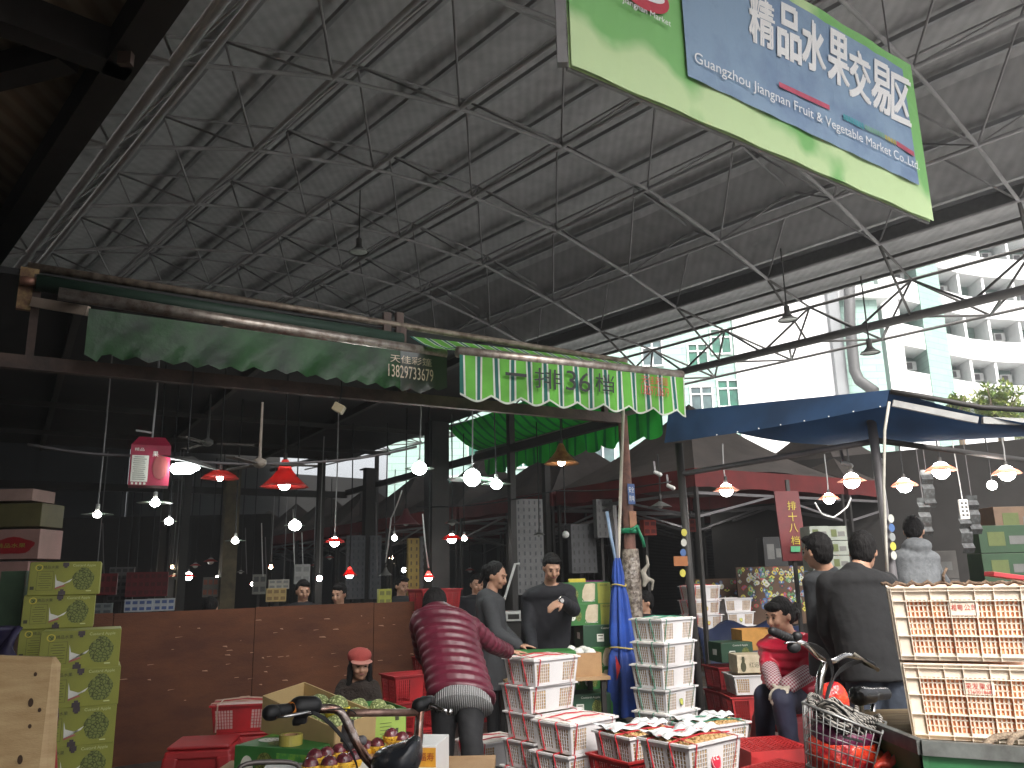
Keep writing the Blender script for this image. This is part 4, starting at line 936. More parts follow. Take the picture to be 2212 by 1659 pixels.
# centre cartons
G2 = 'green custard fruit cartons at the stall'
cz_ = [('mix', 'green and lime carton, topmost of the right pile', 1265, 0), ('mix', 'green and lime carton, second of the right pile', 1268, 1), ('dark', 'dark green carton, third down in the right pile', 1300, 2), ('mix', 'green and lime carton, fourth down in the right pile', 1303, 3), ('mix', 'green and lime carton, fifth down in the right pile', 1300, 4), ('mix', 'green and lime carton, lowest of the right pile', 1300, 5)]
pm = {}
for st, lab, px, k in cz_:
    c = at(px, 1400, 8.35); z = 1.2-.2*k-.0
    lab2 = lab+' beside the folded umbrella'
    if st not in pm: pm[st] = carton(lab2, (c.x, c.y, z-.0), R(12), L=.46, W=.32, H=.198, style=st, group=G2)
    else: dup(pm[st], (c.x, c.y, z), R(12+random.uniform(-3, 3)), lab2)
    pm[st+'c'] = 1
for o_ in [o_ for o_ in bpy.data.objects if o_.get('group') == G2 and o_.type == 'EMPTY']: o_.location.z -= .2*0
for k, lab in enumerate(['dark green carton upper of the two with white labels', 'dark green carton lower of the two with white labels']):
    c = at(1255, 1450, 8.0); dup(pm['dark'], (c.x, c.y, .22-.2*k), R(10), lab)
for st, px, k in (('mix', 1200, 1), ('dark', 1196, 2), ('mix', 1200, 3), ('mix', 1200, 4)):
    pass
c = at(1192, 1400, 7.6)
tb_ = thing('display_table', 'low stall table hidden behind the crates under the open brown carton', 'table', (c.x, c.y+.2, 0), R(12)); m = MB(); m.box((0, 0, .58), (.95, .5, .03)); m.build('table_top', M_wood, tb_)
for sx in (-1, 1):
    for sy in (-1, 1): m = MB(); m.box((sx*.42, sy*.2, .283), (.04, .04, .565)); m.build('leg', M_dark, tb_)
def open_box(label, c, rz, L, W, H, mt, name='open_carton'):
    t = thing(name, label, 'box', c, rz); m = MB(); th = .006
    for s in (-1, 1): m.box((0, s*(W/2-th/2), H/2), (L, th, H)); m.box((s*(L/2-th/2), 0, H/2), (th, W-2*th-.0005, H-.001))
    m.box((0, 0, th/2), (L-2*th, W-2*th, th)); m.build('box', mt, t); return t
ob = open_box('open brown carton with white wrapped fruit on the stall table', (c.x+.1, c.y+.2, .596), R(12), .62, .4, .2, M_kraft)
m = MB(); rn = random.Random(8)
for i in range(5):
    for j in range(3): m.ell((-.24+.12*i+rn.uniform(-.01, .01), -.12+.12*j, .17+rn.uniform(0, .03)), (.055, .055, .045), nu=10, nv=7)
m.build('wrapped_fruit', mat('white_foam', (.75, .75, .7), .7), ob, smooth=True)
ld = thing('carton_lid', 'green carton lid with upside down white script lying before the brown carton', 'lid', at(1176, 1412, 7.1), R(6)); m = MB(); m.box((0, 0, 0), (.48, .3, .05)); m.text('Custard Apple', (.16, -.1515, .012), (-1, 0, 0), (0, 0, -1), .3, .03, m=1); m.build('lid', [M_grn, M_ptw], ld)
o = MB().box((0, 0, .02), (.17, .1, .035)).build('yellow_carton', mat('yellow_card', (.6, .48, .05), .5), None, bev=.004); o.location = at(1247, 1290, 8.4); o.location.z = 1.4; tag(o, 'small flat yellow box on top of the green cartons', 'box')
o = MB().lathe([(.001, .002), (.13, 0), (.17, .28), (.165, .28), (.13, .02)], 24).build('purple_tub', mat('purple_plastic', (.16, .02, .13), .4), None, smooth=True); o.location = at(1270, 1300, 9.0); o.location.z = 1.13; tag(o, 'dark purple plastic tub behind the green cartons', 'tub')
btl = thing('green_bottle', 'clear green drink bottle standing before the lime cartons', 'bottle', (at(1315, 1500, 8.0).x, 8.0, 0)); m = MB(); m.lathe([(0, 0), (.036, 0), (.036, .16), (.012, .21), (.012, .225)], 16); m.build('bottle_body', mat('green_pet', (.1, .5, .08), .15, trans=.3), btl, smooth=True); m = MB(); m.lathe([(.014, .225), (.014, .245), (0, .245)], 12); m.build('bottle_cap', M_white, btl)
btl.location = (at(1315, 1490, 7.95).x, 7.95, .17)
sto = MB().box((0, 0, .085), (.3, .25, .17)).build('step_box', M_dgrn, None, bev=.004); sto.location = (btl.location.x, 7.97, 0); tag(sto, 'dark green box on the floor under the drink bottle', 'box')

# small goods group mid right
carton('dark green carton left of the cream carton behind the seated woman', gpt(1580, 1430, 9.4, .52), R(14), L=.38, W=.3, H=.2, style='dark')
cc = thing('cream_carton', 'cream carton with a black hatted silhouette drawing', 'box', gpt(1622, 1440, 8.6, .5), R(4)); m = MB(); m.box((0, 0, .085), (.36, .26, .17)); m.build('box', M_cream_c, cc, bev=.003)
m = MB(); y = -.132; m.disc((-.12, y, .06), (1, 0, 0), (0, 0, 1), .028, .05, 16); m.disc((-.118, y-.001, .115), (1, 0, 0), (0, 0, 1), .016, .02, 14); m.box((-.118, y, .132), (.05, .001, .006)); m.box((-.118, y, .143), (.028, .001, .022)); m.text('红运当头', (-.06, y, .05), (1, 0, 0), (0, 0, 1), .2, .05); m.build('print', M_ptxt, cc)
oc = open_box('plain orange carton behind the cream carton', gpt(1632, 1400, 9.6, .62), R(8), .42, .3, .22, mat('orange_card', (.55, .27, .06), .7)); oc.name = 'orange_carton'
put('p', 'fruit_crate', 'plain white crate under the cream carton', gpt(1620, 1460, 8.6, .3), R(4), GRP_A)
put('r', 'red_crate', 'red crate at the bottom under the plain white crate', gpt(1620, 1500, 8.6, .04), R(4), 'red crates')
put('rd', 'red_crate', 'dull red crate under the dark green carton', gpt(1580, 1480, 9.4, .25), R(14), 'red crates'); put('rd', 'red_crate', 'lowest dull red crate under the dark green carton', gpt(1580, 1500, 9.4, 0), R(14), 'red crates')
bt_ = MB().sheet(16, 10, lambda u, v: V((-.7+1.4*u, .5*v, .5*math.sin(v*1.4)+.05*math.sin(u*15+v*3)))).build('blue_tarp', mat('tarp_blue', (.006, .014, .05), .6, scale=3), None, smooth=True, solid=.006); bt_.location = gpt(1640, 1390, 10.8, .3); tag(bt_, 'dark blue tarp heaped behind the seated woman', 'tarp')
tbk = MB().box((0, 0, .15), (1.3, .7, .3)).build('pallet_box', M_dark, None, bev=.01); tbk.location = gpt(1650, 1430, 11.2, 0); tag(tbk, 'dark low box under the blue tarp', 'box')

# ---------------------------------------------------------------- sticker covered boards
M_board = mat('sticker_board', (.09, .05, .03), .8, scale=4)
rn = random.Random(21)
def sticker_board(label, x0, y0, x1, y1, Y, n):
    a = at(x0, y1, Y); b = at(x1, y0, Y); t = thing('sticker_board', label, 'board', ((a.x+b.x)/2, Y, a.z)); w_ = abs(b.x-a.x); h_ = b.z-a.z
    m = MB(); m.box((0, .02, h_/2), (w_, .03, h_)); m.build('board', M_board, t)
    m = MB(); 
    for k in range(n):
        x = rn.uniform(-w_/2+.03, w_/2-.03); z_ = rn.uniform(.1, 1)**.6*h_*.97; c = (x, .003-.0005*k/n-.001, z_); q = rn.random(); mi = rn.randrange(7)
        if q < .45: m.disc(c, (1, 0, 0), (0, 0, 1), rn.uniform(.02, .04), rn.uniform(.025, .05), 12, m=mi); m.disc((c[0], c[1]-.001, c[2]), (1, 0, 0), (0, 0, 1), .012, .018, 8, m=(mi+2) % 7)
        else: m.disc(c, (1, 0, 0), (0, 0, 1), rn.uniform(.02, .05), rn.uniform(.02, .045), 4, m=mi); m.disc((c[0], c[1]-.001, c[2]), (1, 0, 0), (0, 0, 1), .012, .012, 5, m=(mi+3) % 7)
    m.build('stickers', [mat('k_white', (.5, .5, .45), .5), mat('k_red', (.4, .05, .05), .5), mat('k_yel', (.5, .45, .06), .5), mat('k_grn', (.08, .22, .08), .5), mat('k_blue', (.05, .12, .3), .5), mat('k_blk', (.03, .03, .03), .5), mat('k_gry', (.25, .27, .27), .5)], t)
    a = MB(); a.box((-w_/2+.03, .06, -t.location.z/2+h_/2), (.05, .05, t.location.z+h_)); a.build('support', M_dark, t); a = MB(); a.box((w_/2-.03, .06, -t.location.z/2+h_/2), (.05, .05, t.location.z+h_)); a.build('support', M_dark, t)
sticker_board('brown board crowded with fruit stickers left of the far white crates', 1492, 1248, 1640, 1420, 12.6, 150)
sticker_board('higher board crowded with fruit stickers behind the dark haired men', 1600, 1222, 1745, 1350, 12.2, 170)

# ---------------------------------------------------------------- red vertical stall sign
sg = thing('red_sign', 'tall narrow red sign with yellow vertical characters', 'sign', at(1718, 1200, 9.5), 0); sp_ = at(1718, 1200, 9.5)
a = at(1692, 1212, 9.5); b = at(1730, 1060, 9.5)
m = MB(); m.prism([a, V((b.x, 9.5, a.z)), b+V((-.03, 0, 0)), V((a.x-.03, 9.5, b.z))], V((0, .03, 0))); m.build('panel', mat('sign_red', (.12, .01, .012), .5), sg, world=True)
m = MB(); 
for k, ch in enumerate('排十八档'):
    o_ = at([1701, 1703, 1705, 1709][k], [1102, 1126, 1150, 1177][k], 9.5)+V((0, -.012, 0)); m.text(ch, o_, (1, 0, 0), (0, 0, 1), .1, .1)
m.build('lettering', mat('sign_yellow', (.5, .4, .04), .5), sg, world=True)
m = MB(); m.prism([at(1708, 1192, 9.49), at(1728, 1192, 9.49), at(1728, 1180, 9.49), at(1708, 1180, 9.49)], V((0, -.01, 0))); m.build('green_label', mat('lab_green', (.1, .4, .2), .5), sg, world=True)
m = MB(); m.bar(V((sp_.x, 9.54, 0)), V((sp_.x, 9.54, 2.5)), .04); m.build('post', M_dark, sg, world=True)
# ================================================================= lamps
M_bulb = mat('bulb_lit', (1, 1, 1), .4, emit=(1, .98, .93), es=30); M_bulbc = mat('bulb_cool', (1, 1, 1), .4, emit=(.9, 1, .97), es=30); M_bulbw = mat('bulb_warm', (1, .95, .8), .4, emit=(1, .8, .5), es=20)
M_bulbo = mat('bulb_off', (.55, .55, .53), .25); M_redsh = mat_cloth('red_lampshade', (.42, .035, .03), .4, .35); M_orsh = mat_cloth('orange_lampshade', (.72, .36, .26), .4, .35)
M_gsh = mat('glass_green_shade', (.3, .38, .32), .3); M_whsh = mat('white_lampshade', (.6, .6, .58), .35); M_brsh = mat('brass_lampshade', (.4, .2, .07), .35, .5, scale=25, c2=(.2, .07, .03)); M_gysh = mat('grey_lampshade', (.1, .1, .095), .4)
PROF = {'bell': [(.12, 1.15), (.2, 1.0), (.3, .72), (.55, .4), (.85, .12), (1, 0), (.97, -.01), (.8, .13), (.5, .4), (.25, .7)],
        'cone': [(.06, .6), (.12, .5), (.95, .03), (1, 0), (.97, -.01), (.12, .44)],
        'dome': [(.1, .45), (.45, .4), (.8, .2), (1, 0), (.97, 0), (.75, .17), (.4, .33)],
        'flat': [(.08, .2), (.3, .12), (1, 0), (.99, -.015), (.3, .08)]}
def lamp(label, x, y, Y, wpx, kind, sm, lit=True, bulb='ball', bs=.36, group=None, ztop=None, bm=None, tilt=0):
    if x < 1345: Y = max(Y, onpl(x, y, FP, FA).y+.35)
    c = at(x, y, Y); r_ = wpx/1760*Y/2/1.03; t = thing('pendant_lamp', label, 'lamp', c, 0, group); M = Matrix.Rotation(tilt, 4, 'Y')
    if kind:
        m = MB(); m.lathe([(a*r_, b*r_) for a, b in PROF[kind]], 22, M); m.build('lamp_shade', sm, t, smooth=True)
    m = MB(); hz = {'bell': 1.1, 'cone': .6, 'dome': .45, 'flat': .2, None: .5}[kind]*r_
    sr = min(.018, r_*.1 + .004); m.lathe([(0, hz+sr*4), (sr, hz+sr*3.6), (sr, hz-sr), (0, hz-sr)], 12, M); m.build('socket', M_dark if kind != 'flat' else M_whsh, t, smooth=True)
    m = MB(); b = r_*bs if kind else r_
    if bulb == 'ball': m.ell(M @ V((0, 0, (.12 if kind == 'bell' else .06 if kind else 0)*r_)), (b, b, b*1.02))
    elif bulb == 'half': m.ell(V((0, 0, 0)), (b, b, b*.85))
    elif bulb == 'tube': m.cap(M @ V((0, 0, r_*.1)), M @ V((0, 0, -r_*.3)), b*.75, b*.7)
    m.build('bulb', (bm or M_bulb) if lit else M_bulbo, t, smooth=True)
    zt = ztop if ztop is not None else max(c.z+.4, 3.55 if x < 1345 else 2.8)
    m = MB(); m.tube([V((0, 0, hz+.02)), V((.012*math.sin(x), 0, (zt-c.z)*.5)), V((.0, 0, zt-c.z))], .005+Y*.0003, 5); m.build('cord', M_black if int(x) % 3 else mat('cord_grey', (.3, .3, .3), .6), t)
    return t
LG = 'lamps in the market stalls'; FG = 'small red lamps far behind the hoarding'
LP = [('wide red bell lamp hanging near the pink carton', 614, 1052, 5.4, 106, 'bell', M_redsh, 1, 'ball', .25), ('dark red lamp shade seen from below between the pink carton and the red bell lamp', 475, 1034, 6.6, 82, 'dome', M_redsh, 1, 'ball', .18),
 ('bright half round bulb under a thin green rim', 906, 1012, 6.6, 66, 'flat', M_gsh, 1, 'half', .5), ('bright bulb with silver neck under a thin wide glass shade', 1020, 1035, 6.5, 110, 'flat', M_gsh, 1, 'ball', .34),
 ('round bulb under a tilted pale green disc shade', 1072, 1046, 7.4, 66, 'flat', M_gsh, 1, 'half', .38), ('brass coloured bell lamp with a red inside and a small lit bulb', 1213, 1002, 6.9, 80, 'bell', M_brsh, 1, 'ball', .22),
 ('round warm bulb against a red shade above the hoarding', 723, 1172, 9.5, 46, 'dome', M_redsh, 1, 'ball', .45), ('bright flat lamp in front of the red tent edge', 637, 1135, 9.2, 44, 'flat', M_gsh, 1, 'half', .6),
 ('thin disc lamp before the yellowish post', 508, 1168, 9.3, 44, 'flat', M_gsh, 1, 'half', .35), ('thin disc lamp left of the yellow patch', 365, 1126, 8.4, 36, 'flat', M_gsh, 1, 'half', .5),
 ('wide pale disc lamp hanging below the pink carton', 335, 1086, 7.4, 76, 'flat', M_gsh, 1, 'half', .28), ('slightly tilted pale disc lamp leftmost of the disc lamps', 210, 1111, 7.2, 66, 'flat', M_gsh, 1, 'half', .26),
 ('maroon unlit bell lamp before the tents', 877, 1134, 10, 62, 'bell', mat('maroon_shade', (.1, .025, .03), .5), 0, 'ball', .2), ('small red lamp over the hoarding, second from its right end', 755, 1243, 11, 34, 'bell', M_redsh, 1, 'ball', .5),
 ('small red lamp above the red crates at the hoarding end', 926, 1248, 9.2, 28, 'bell', M_redsh, 1, 'ball', .6), ('small grey unlit lamp on a long white cord', 833, 1243, 11, 30, 'bell', M_gysh, 0, 'ball', .2),
 ('small red lamp beside the thick dark post', 690, 1250, 12, 20, 'cone', M_redsh, 1, 'ball', .6), ('red lamp with a bright bulb right of the thick post behind the coat woman', 976, 1165, 11, 44, 'dome', M_redsh, 1, 'ball', .45),
 ('flat red lamp just right of the bright one behind the coat woman', 1003, 1163, 12, 40, 'flat', M_redsh, 1, 'half', .3), ('tiny white lit lamp far behind between the posts', 852, 1162, 16, 12, None, None, 1, 'ball', 1),
 ('unlit white bulb with a small cone behind the coat woman', 977, 1130, 10.5, 34, 'cone', M_gysh, 0, 'ball', .4), ('unlit bulb hanging over the man in black', 1165, 1155, 10.8, 26, 'cone', M_gysh, 0, 'ball', .4), ('bare unlit bulb hanging right of the man in black', 1222, 1155, 10.2, 16, None, None, 0, 'ball', 1),
 ('grey unlit cone lamp left of the blue awning post', 1427, 1095, 9.3, 50, 'cone', M_gysh, 0, 'ball', .22),
 ('orange cone lamp with a bright bulb nearest the sticker post', 1569, 1060, 8.6, 58, 'cone', M_orsh, 1, 'ball', .5), ('orange cone lamp with a bright bulb under the blue awning centre', 1840, 1040, 7.9, 62, 'cone', M_orsh, 1, 'ball', .55),
 ('small orange rimmed lamp low behind the blue awning bar', 1791, 1078, 9.6, 44, 'dome', M_orsh, 1, 'ball', .55), ('red rimmed dome lamp just right of the awning post', 1954, 1050, 8.4, 58, 'dome', M_orsh, 1, 'ball', .55),
 ('red rimmed dome lamp second from the right edge', 2033, 1018, 7.6, 68, 'dome', M_orsh, 1, 'ball', .55), ('red rimmed dome lamp nearest the right edge', 2175, 1024, 7.7, 62, 'dome', M_orsh, 1, 'ball', .55), ('small bare white bulb beside the rightmost dome lamp', 2143, 1048, 8.0, 20, None, None, 1, 'ball', 1),
 ('tiny distant light left of the red vertical sign', 1622, 1153, 15, 12, None, None, 1, 'ball', 1), ('tiny distant light close to the red vertical sign', 1676, 1146, 16, 14, None, None, 1, 'ball', 1), ('tiny distant light beside the sticker post', 1492, 1134, 14, 10, None, None, 1, 'ball', 1)]
for a in LP:
    lamp(a[0], a[1], a[2], a[3], a[4], a[5], a[6], bool(a[7]), a[8], a[9], None, ztop=None, bm=(M_bulbc if a[1] in (906, 1020, 1072, 723) else None))
for k, (x, y, s, lit) in enumerate([(207, 1262, 20, 1), (293, 1252, 26, 1), (325, 1246, 30, 0), (378, 1246, 28, 0), (407, 1246, 34, 1), (422, 1222, 24, 0), (372, 1225, 14, 1), (455, 1213, 30, 0)]):
    lamp('small red lamp behind the hoarding, %s' % ['leftmost, touching the lime cartons', 'second from the left of the low row', 'third from the left of the low row', 'fourth from the left of the low row', 'fifth from the left, brightly lit', 'highest one of the low row', 'dim one above the low row', 'flat dark one at the right of the row'][k], x, y, 13+k % 3, s, 'cone', M_redsh, bool(lit), 'ball', .5, FG, bm=M_bulbw if k in (1, 6) else None)
rn = random.Random(77)
nmz = ['one', 'two', 'three', 'four', 'five', 'six', 'seven', 'eight', 'nine', 'ten', 'eleven', 'twelve', 'thirteen', 'fourteen', 'fifteen', 'sixteen', 'seventeen', 'eighteen']
FARL = [(250, 1232), (272, 1268), (340, 1262), (395, 1228), (470, 1250), (520, 1236), (545, 1262), (585, 1225), (612, 1262), (678, 1222), (712, 1205), (775, 1215), (806, 1262), (845, 1205), (872, 1232), (955, 1205), (1015, 1232), (1095, 1215)]
for k, (x, y) in enumerate(FARL):
    lamp('tiny far %s lamp deep in the market at the %s, counted %s from the left' % (['red', 'white'][k % 3 == 2], 'left' if x < 600 else 'centre', nmz[k]), x, y, (13 if x < 600 else 17)+rn.uniform(0, 2.5 if x < 600 else 5), rn.uniform(12, 22), 'cone', M_redsh if k % 3 < 2 else M_gysh, rn.random() < .6, 'ball', .5, 'tiny far lamps deep in the market', bm=M_bulbw if k % 2 else M_bulb)
# bright horizontal bulb
c = at(397, 1012, 6.15); t = thing('pendant_lamp', 'very bright sideways bulb just right of the pink carton', 'lamp', c); m = MB(); m.cap((-.055, 0, 0), (.045, 0, -.002), .043, .04); m.cap((.05, 0, 0), (.1, 0, .002), .035, .02); m.build('bulb', M_bulbc, t, smooth=True)
m = MB(); m.lathe([(.01, .1), (.05, .085), (.22, .05), (.2, .045)], 20, Matrix.Translation((.02, .05, .0)) @ Matrix.Rotation(.25, 4, 'Y')); m.build('lamp_shade', M_gysh, t, smooth=True); m = MB(); m.tube([(.0, .05, .1), (0, .05, 1.0)], .006, 5); m.build('cord', M_black, t)
# roof lamps
def high(label, x, y, Y, w_, kind='bell'):
    c = at(x, y, Y); t = thing('high_bay_lamp', label, 'lamp', c); r_ = w_/1760*Y/2
    m = MB(); m.lathe([(r_*.2, r_*1.5), (r_*.28, r_*1.4), (r_*.28, r_*.7), (r_*.5, r_*.4), (r_, 0), (r_*.96, 0), (r_*.4, r_*.35)], 20); m.build('lamp_shade', M_gysh, t, smooth=True)
    m = MB(); m.lathe([(0, r_*.1), (r_*.8, r_*.08), (r_*.9, r_*.14)], 20); m.build('lens', mat('lens', (.8, .85, .8), .25), t, smooth=True)
    m = MB(); m.tube([(0, 0, r_*1.4), (0, 0, r_*1.4+1.2)], .015, 6); m.build('rod', M_dark, t)
high('dull round high bay lamp hanging under the dark vault', 775, 546, 17, 48); high('black bell lamp hanging from the eave girder before the white wall', 1702, 692, 15, 46); high('black bell lamp hanging below the lower girder pipe', 1880, 763, 14, 44)
# ceiling fans
for x, y, Y, lab in ((560, 1012, 6.0, 'dusty three blade ceiling fan beside the wide red lamp'), (448, 965, 7.5, 'dark ceiling fan above the bright sideways bulb')):
    c = at(x, y, Y); t = thing('ceiling_fan', lab, 'fan', c); m = MB(); m.lathe([(0, .0), (.03, .01), (.05, .03), (.05, .06), (.012, .08), (.008, .5), (0, .5)], 16); m.build('motor', mat('cream_motor', (.35, .3, .25), .5) if x == 560 else M_gysh, t, smooth=True)
    for k in range(3):
        a = k*2.094+.35; m = MB(); d = V((math.cos(a), math.sin(a), 0)); m.bar(d*.08+V((0, 0, .03)), d*.42+V((0, 0, .03)), .07, .008, up=(0, 0, 1)); m.v = [p for p in m.v]; m.build('blade', mat('dusty_blade', (.1, .09, .08), .7), t)
# pink carton
c = at(324, 1005, 6.2); t = thing('pink_gift_carton', 'magenta fruit carton with a white text label hanging on a string from the stall beam', 'box', (c.x, c.y, c.z), R(24)); t.scale = (1.32, 1.32, 1.32); m = MB(); m.box((0, 0, -.01), (.21, .16, .23)); m.add([(-.105, -.08, .105), (.105, -.08, .105), (.105, .08, .105), (-.105, .08, .105), (-.07, 0, .165), (.07, 0, .165)], [(0, 1, 5, 4), (2, 3, 4, 5), (1, 2, 5), (3, 0, 4)])
m.build('box', mat('magenta_card', (.32, .012, .05), .55, scale=5, c2=(.2, .012, .03)), t)
m = MB(); m.box((-.052, -.0815, -.03), (.088, .002, .15)); m.build('label', M_ptw, t)
m = MB(); rn = random.Random(2)
for k in range(12): m.box((-.052-.003*rn.random()*2, -.083, .035-k*.0115), (.07-.02*rn.random(), .001, .003))
for k in range(4): m.box((-.085+k*.021, -.082, -.115), (.012, .001, .012), m=1)
m.text('精品', (-.085, -.0822, .07), (1, 0, 0), (0, 0, 1), .05, .018, m=1); m.build('label_print', [M_ptxt, M_ptw], t)
m = MB(); m.disc((.055, -.082, -.02), (1, 0, 0), (0, 0, 1), .04, .07, 18); m.text('果', (.01, -.0825, .04), (1, 0, 0), (0, 0, 1), .03, .03, m=1); m.build('picture', [mat('dark_pink', (.2, .04, .04), .5), M_ptw], t)
m = MB(); m.tube([(0, 0, .16), (.005, 0, .4), (0, 0, .85)], .006, 6); m.bar((-.09, 0, .2), (0, 0, .19), .012, .01); m.build('string', mat('cord_grey', (.3, .3, .3), .6), t)
# brick hanging light-coloured piece and camera
for x, y, Y, lab, sz in ((732, 882, 6.6, 'small cream box fixed under the stall beam', .09), ):
    c = at(x, y, Y); t = thing('junction_box', lab, 'box', c); m = MB(); m.box((0, 0, 0), (sz, sz, sz*.8), Matrix.Rotation(.5, 3, 'Y')); m.build('box', mat('cream_plastic', (.45, .38, .24), .6), t, bev=.008); m = MB(); m.tube([(0, 0, .03), (.02, 0, .15), (0, 0, .4)], .006, 5); m.build('cable', M_black, t)
for x, y, Y, lab in ((1443, 1049, 8.8, 'small white bullet camera beside the sticker post'), (1415, 1020, 8.9, 'pale tilted floodlight hanging under the red tent edge'), (1890, 990, 7.2, 'grey metal clamp lamp by the awning post'), (1822, 1000, 7.2, 'small silver spotlight under the awning bar')):
    c = at(x, y, Y); t = thing('fixture', lab, 'camera' if 'camera' in lab else 'light', c); m = MB(); m.cap((0, 0, 0), (.05, -.02, -.03), .02, .024); m.build('body', M_whsh, t, smooth=True); m = MB(); m.bar((0, 0, 0), (0, .03, .12), .02); m.build('bracket', M_steel, t)
# cables
def cable(label, pts, r_=.009, mt=M_black, cat='cable'):
    P = [V(p) for p in pts]; out = []
    for i in range(len(P)-1):
        for k in range(8):
            t_ = k/8; p = P[i].lerp(P[i+1], t_); p.z -= .25*(P[i+1]-P[i]).length*.12*math.sin(math.pi*t_); out.append(p)
    out.append(P[-1]); o = MB().tube(out, r_, 6).build('hanging_cable', mt, None, smooth=True); tag(o, label, cat)
cable('dark cable sagging across the stall ceiling left of the bulbs', [at(60, 960, 6), at(330, 985, 6.2), at(640, 1000, 6.6), at(900, 965, 7)], .012, M_steel)
cable('white cable looping below the small orange lamp', [at(1760, 1085, 8.8), at(1775, 1110, 8.8), at(1800, 1118, 8.8), at(1830, 1095, 8.8), at(1838, 1075, 8.8)], .009, M_whsh)
cable('pale cable hanging down beside the second red lamp of the hoarding', [at(868, 1060, 9), at(845, 1120, 9.5), at(833, 1215, 10)], .008, M_whsh)
cable('white cord running down to the lamp at the hoarding end', [at(913, 1110, 9), at(918, 1170, 9), at(926, 1228, 9.2)], .008, M_whsh)
cable('thin cable strung under the tent edges', [at(900, 1095, 10), at(1200, 1060, 9), at(1450, 1040, 8.6)], .008)
for k, (x, y0, y1, Y) in enumerate([(222, 1130, 1250, 12), (565, 1130, 1245, 12), (573, 1160, 1245, 12.5), (633, 1100, 1220, 11), (812, 1085, 1245, 11), (652, 1150, 1230, 11.5), (530, 1140, 1240, 12)]):
    cable('thin cord hanging straight down behind the hoarding, %s' % ['near the lime cartons', 'between the disc lamps', 'left of the white placard', 'under the bright flat lamp', 'beside the slim post', 'by the hanging placard', 'just right of the yellowish post'][k], [at(x, y0, Y), at(x+3, y1, Y)], .007, M_whsh if k % 2 else M_steel)

# ================================================================= blue awning stall at right
na = at(1921, 842, 6.3); fa_ = onpl(1444, 890, na, 133); nb = na.copy(); nb.z = onpl(1905, 884, na, 133).z; fb = fa_.copy(); fb.z = onpl(1452, 958, na, 133).z
bd = (fa_-na); bd.z = 0; BLn = bd.length; bd.normalize(); bout = V((-bd.y, bd.x, 0)); 
if bout.y > 0: bout = -bout
bin_ = -bout; 
bs_ = thing('blue_awning_stall', 'stall under a faded navy blue tarpaulin with white pipe frame', 'stall', (na.x, na.y, 0))
M_navy = mat_cloth('navy_tarp', (.016, .05, .12), .22)
def bval(u, v): return na.lerp(fa_, u).lerp(nb.lerp(fb, u), v)+bout*(.008*math.sin(u*19)*v+.006*math.sin(u*47+v*3)*v*u+.1*v)-V((0, 0, .02*math.sin(u*math.pi)*v))
m = MB(); m.sheet(60, 10, bval); m.build('valance', M_navy, bs_, smooth=True, world=True)
g_ = MB()
for k in range(22):
    if k % 3 == 0: p = bval(.02+k/30, .97)+bout*.01; g_.box(p, (.009, .006, .009))
g_.build('eyelets', M_white, bs_, world=True)
hx = V((math.cos(R(8)), -math.sin(R(8))*1.0, 0)).normalized()
rgt = at(2300, 892, 6.0)
def btop(u, v):
    a = na.lerp(fa_, v); b = a; s = V((rgt.x-na.x, rgt.y-na.y, rgt.z-na.z))
    return a+s*u*1.6+V((0, 0, -.12*math.sin(u*3.14)))
m = MB(); m.sheet(24, 14, btop); m.build('roof_tarp', M_navy, bs_, smooth=True, world=True)
e0 = na+V((.02, -.02, -.13)); e1 = rgt+V((0, -.02, -.1))
m = MB(); p0 = at(1928, 871, 6.28); p1 = at(2112, 908, 6.15); m.bar(p0, p1, .035, .05); m.bar(at(2122, 908, 6.15), at(2300, 915, 6.1), .035, .05); m.build('white_pipe', mat('pipe_dull', (.35, .35, .34), .5), bs_, world=True)
m = MB(); m.tube([at(1924, 846, 6.3), at(1990, 856, 6.25), at(2120, 880, 6.15), at(2300, 890, 6.1)], .022, 8); m.build('folded_edge', M_dark, bs_, smooth=True, world=True)
m = MB(); P_ = [at(1921, 868, 6.3), at(1911, 930, 6.3), at(1909, 1050, 6.32), at(1914, 1180, 6.35), at(1918, 1262, 6.4)]; m.tube(P_, .012, 8); m.build('guy_pipe', mat('pale_pipe', (.5, .48, .42), .5), bs_, smooth=True, world=True)
p0 = at(1879, 885, 6.75); p1 = V((at(1940, 1300, 6.75).x, 6.75, 0)); m = MB(); m.tube([p0, p0.lerp(p1, .5), p1], .038, 10); m.build('post', M_steel, bs_, smooth=True, world=True)
q0 = onpl(1466, 960, fa_, 40); q0 = at(1466, 958, fa_.y+.1); q1 = V((q0.x+.04, q0.y, 0)); m = MB(); m.tube([q0, q1], .038, 10); m.build('post', M_dark, bs_, smooth=True, world=True)
fr0 = at(1897, 952, 6.8); fr1 = at(1471, 1024, fa_.y+.1); m = MB(); m.tube([fr0, fr1], .026, 8); m.build('frame_bar', M_steel, bs_, smooth=True, world=True)
m = MB(); m.tube([fr0, at(2260, 1000, 8.2)], .026, 8); m.build('frame_bar', M_dark, bs_, smooth=True, world=True)
m = MB()
rn = random.Random(9)
for k in range(5):
    p = at(1478+rn.uniform(-3, 3), 1150+k*22, q0.y-.05); m.disc(p, (1, 0, 0), (0, 0, 1), .028, .036, 12, m=k % 4)
for k in range(5):
    p = at(1925+k*1.5, 1120+k*20, 6.68); m.disc(p, (1, 0, 0), (0, 0, 1), .024, .034, 12, m=(k+1) % 4)
m.build('post_stickers', [MATS['k_yel'], MATS['k_white'], MATS['k_blue'], MATS['k_gry']], bs_, world=True)
m = MB(); p = at(1470, 1212, q0.y-.06); m.box(p, (.13, .03, .09)); m.build('orange_box', mat('orange_plastic', (.35, .12, .03), .5), bs_, world=True)
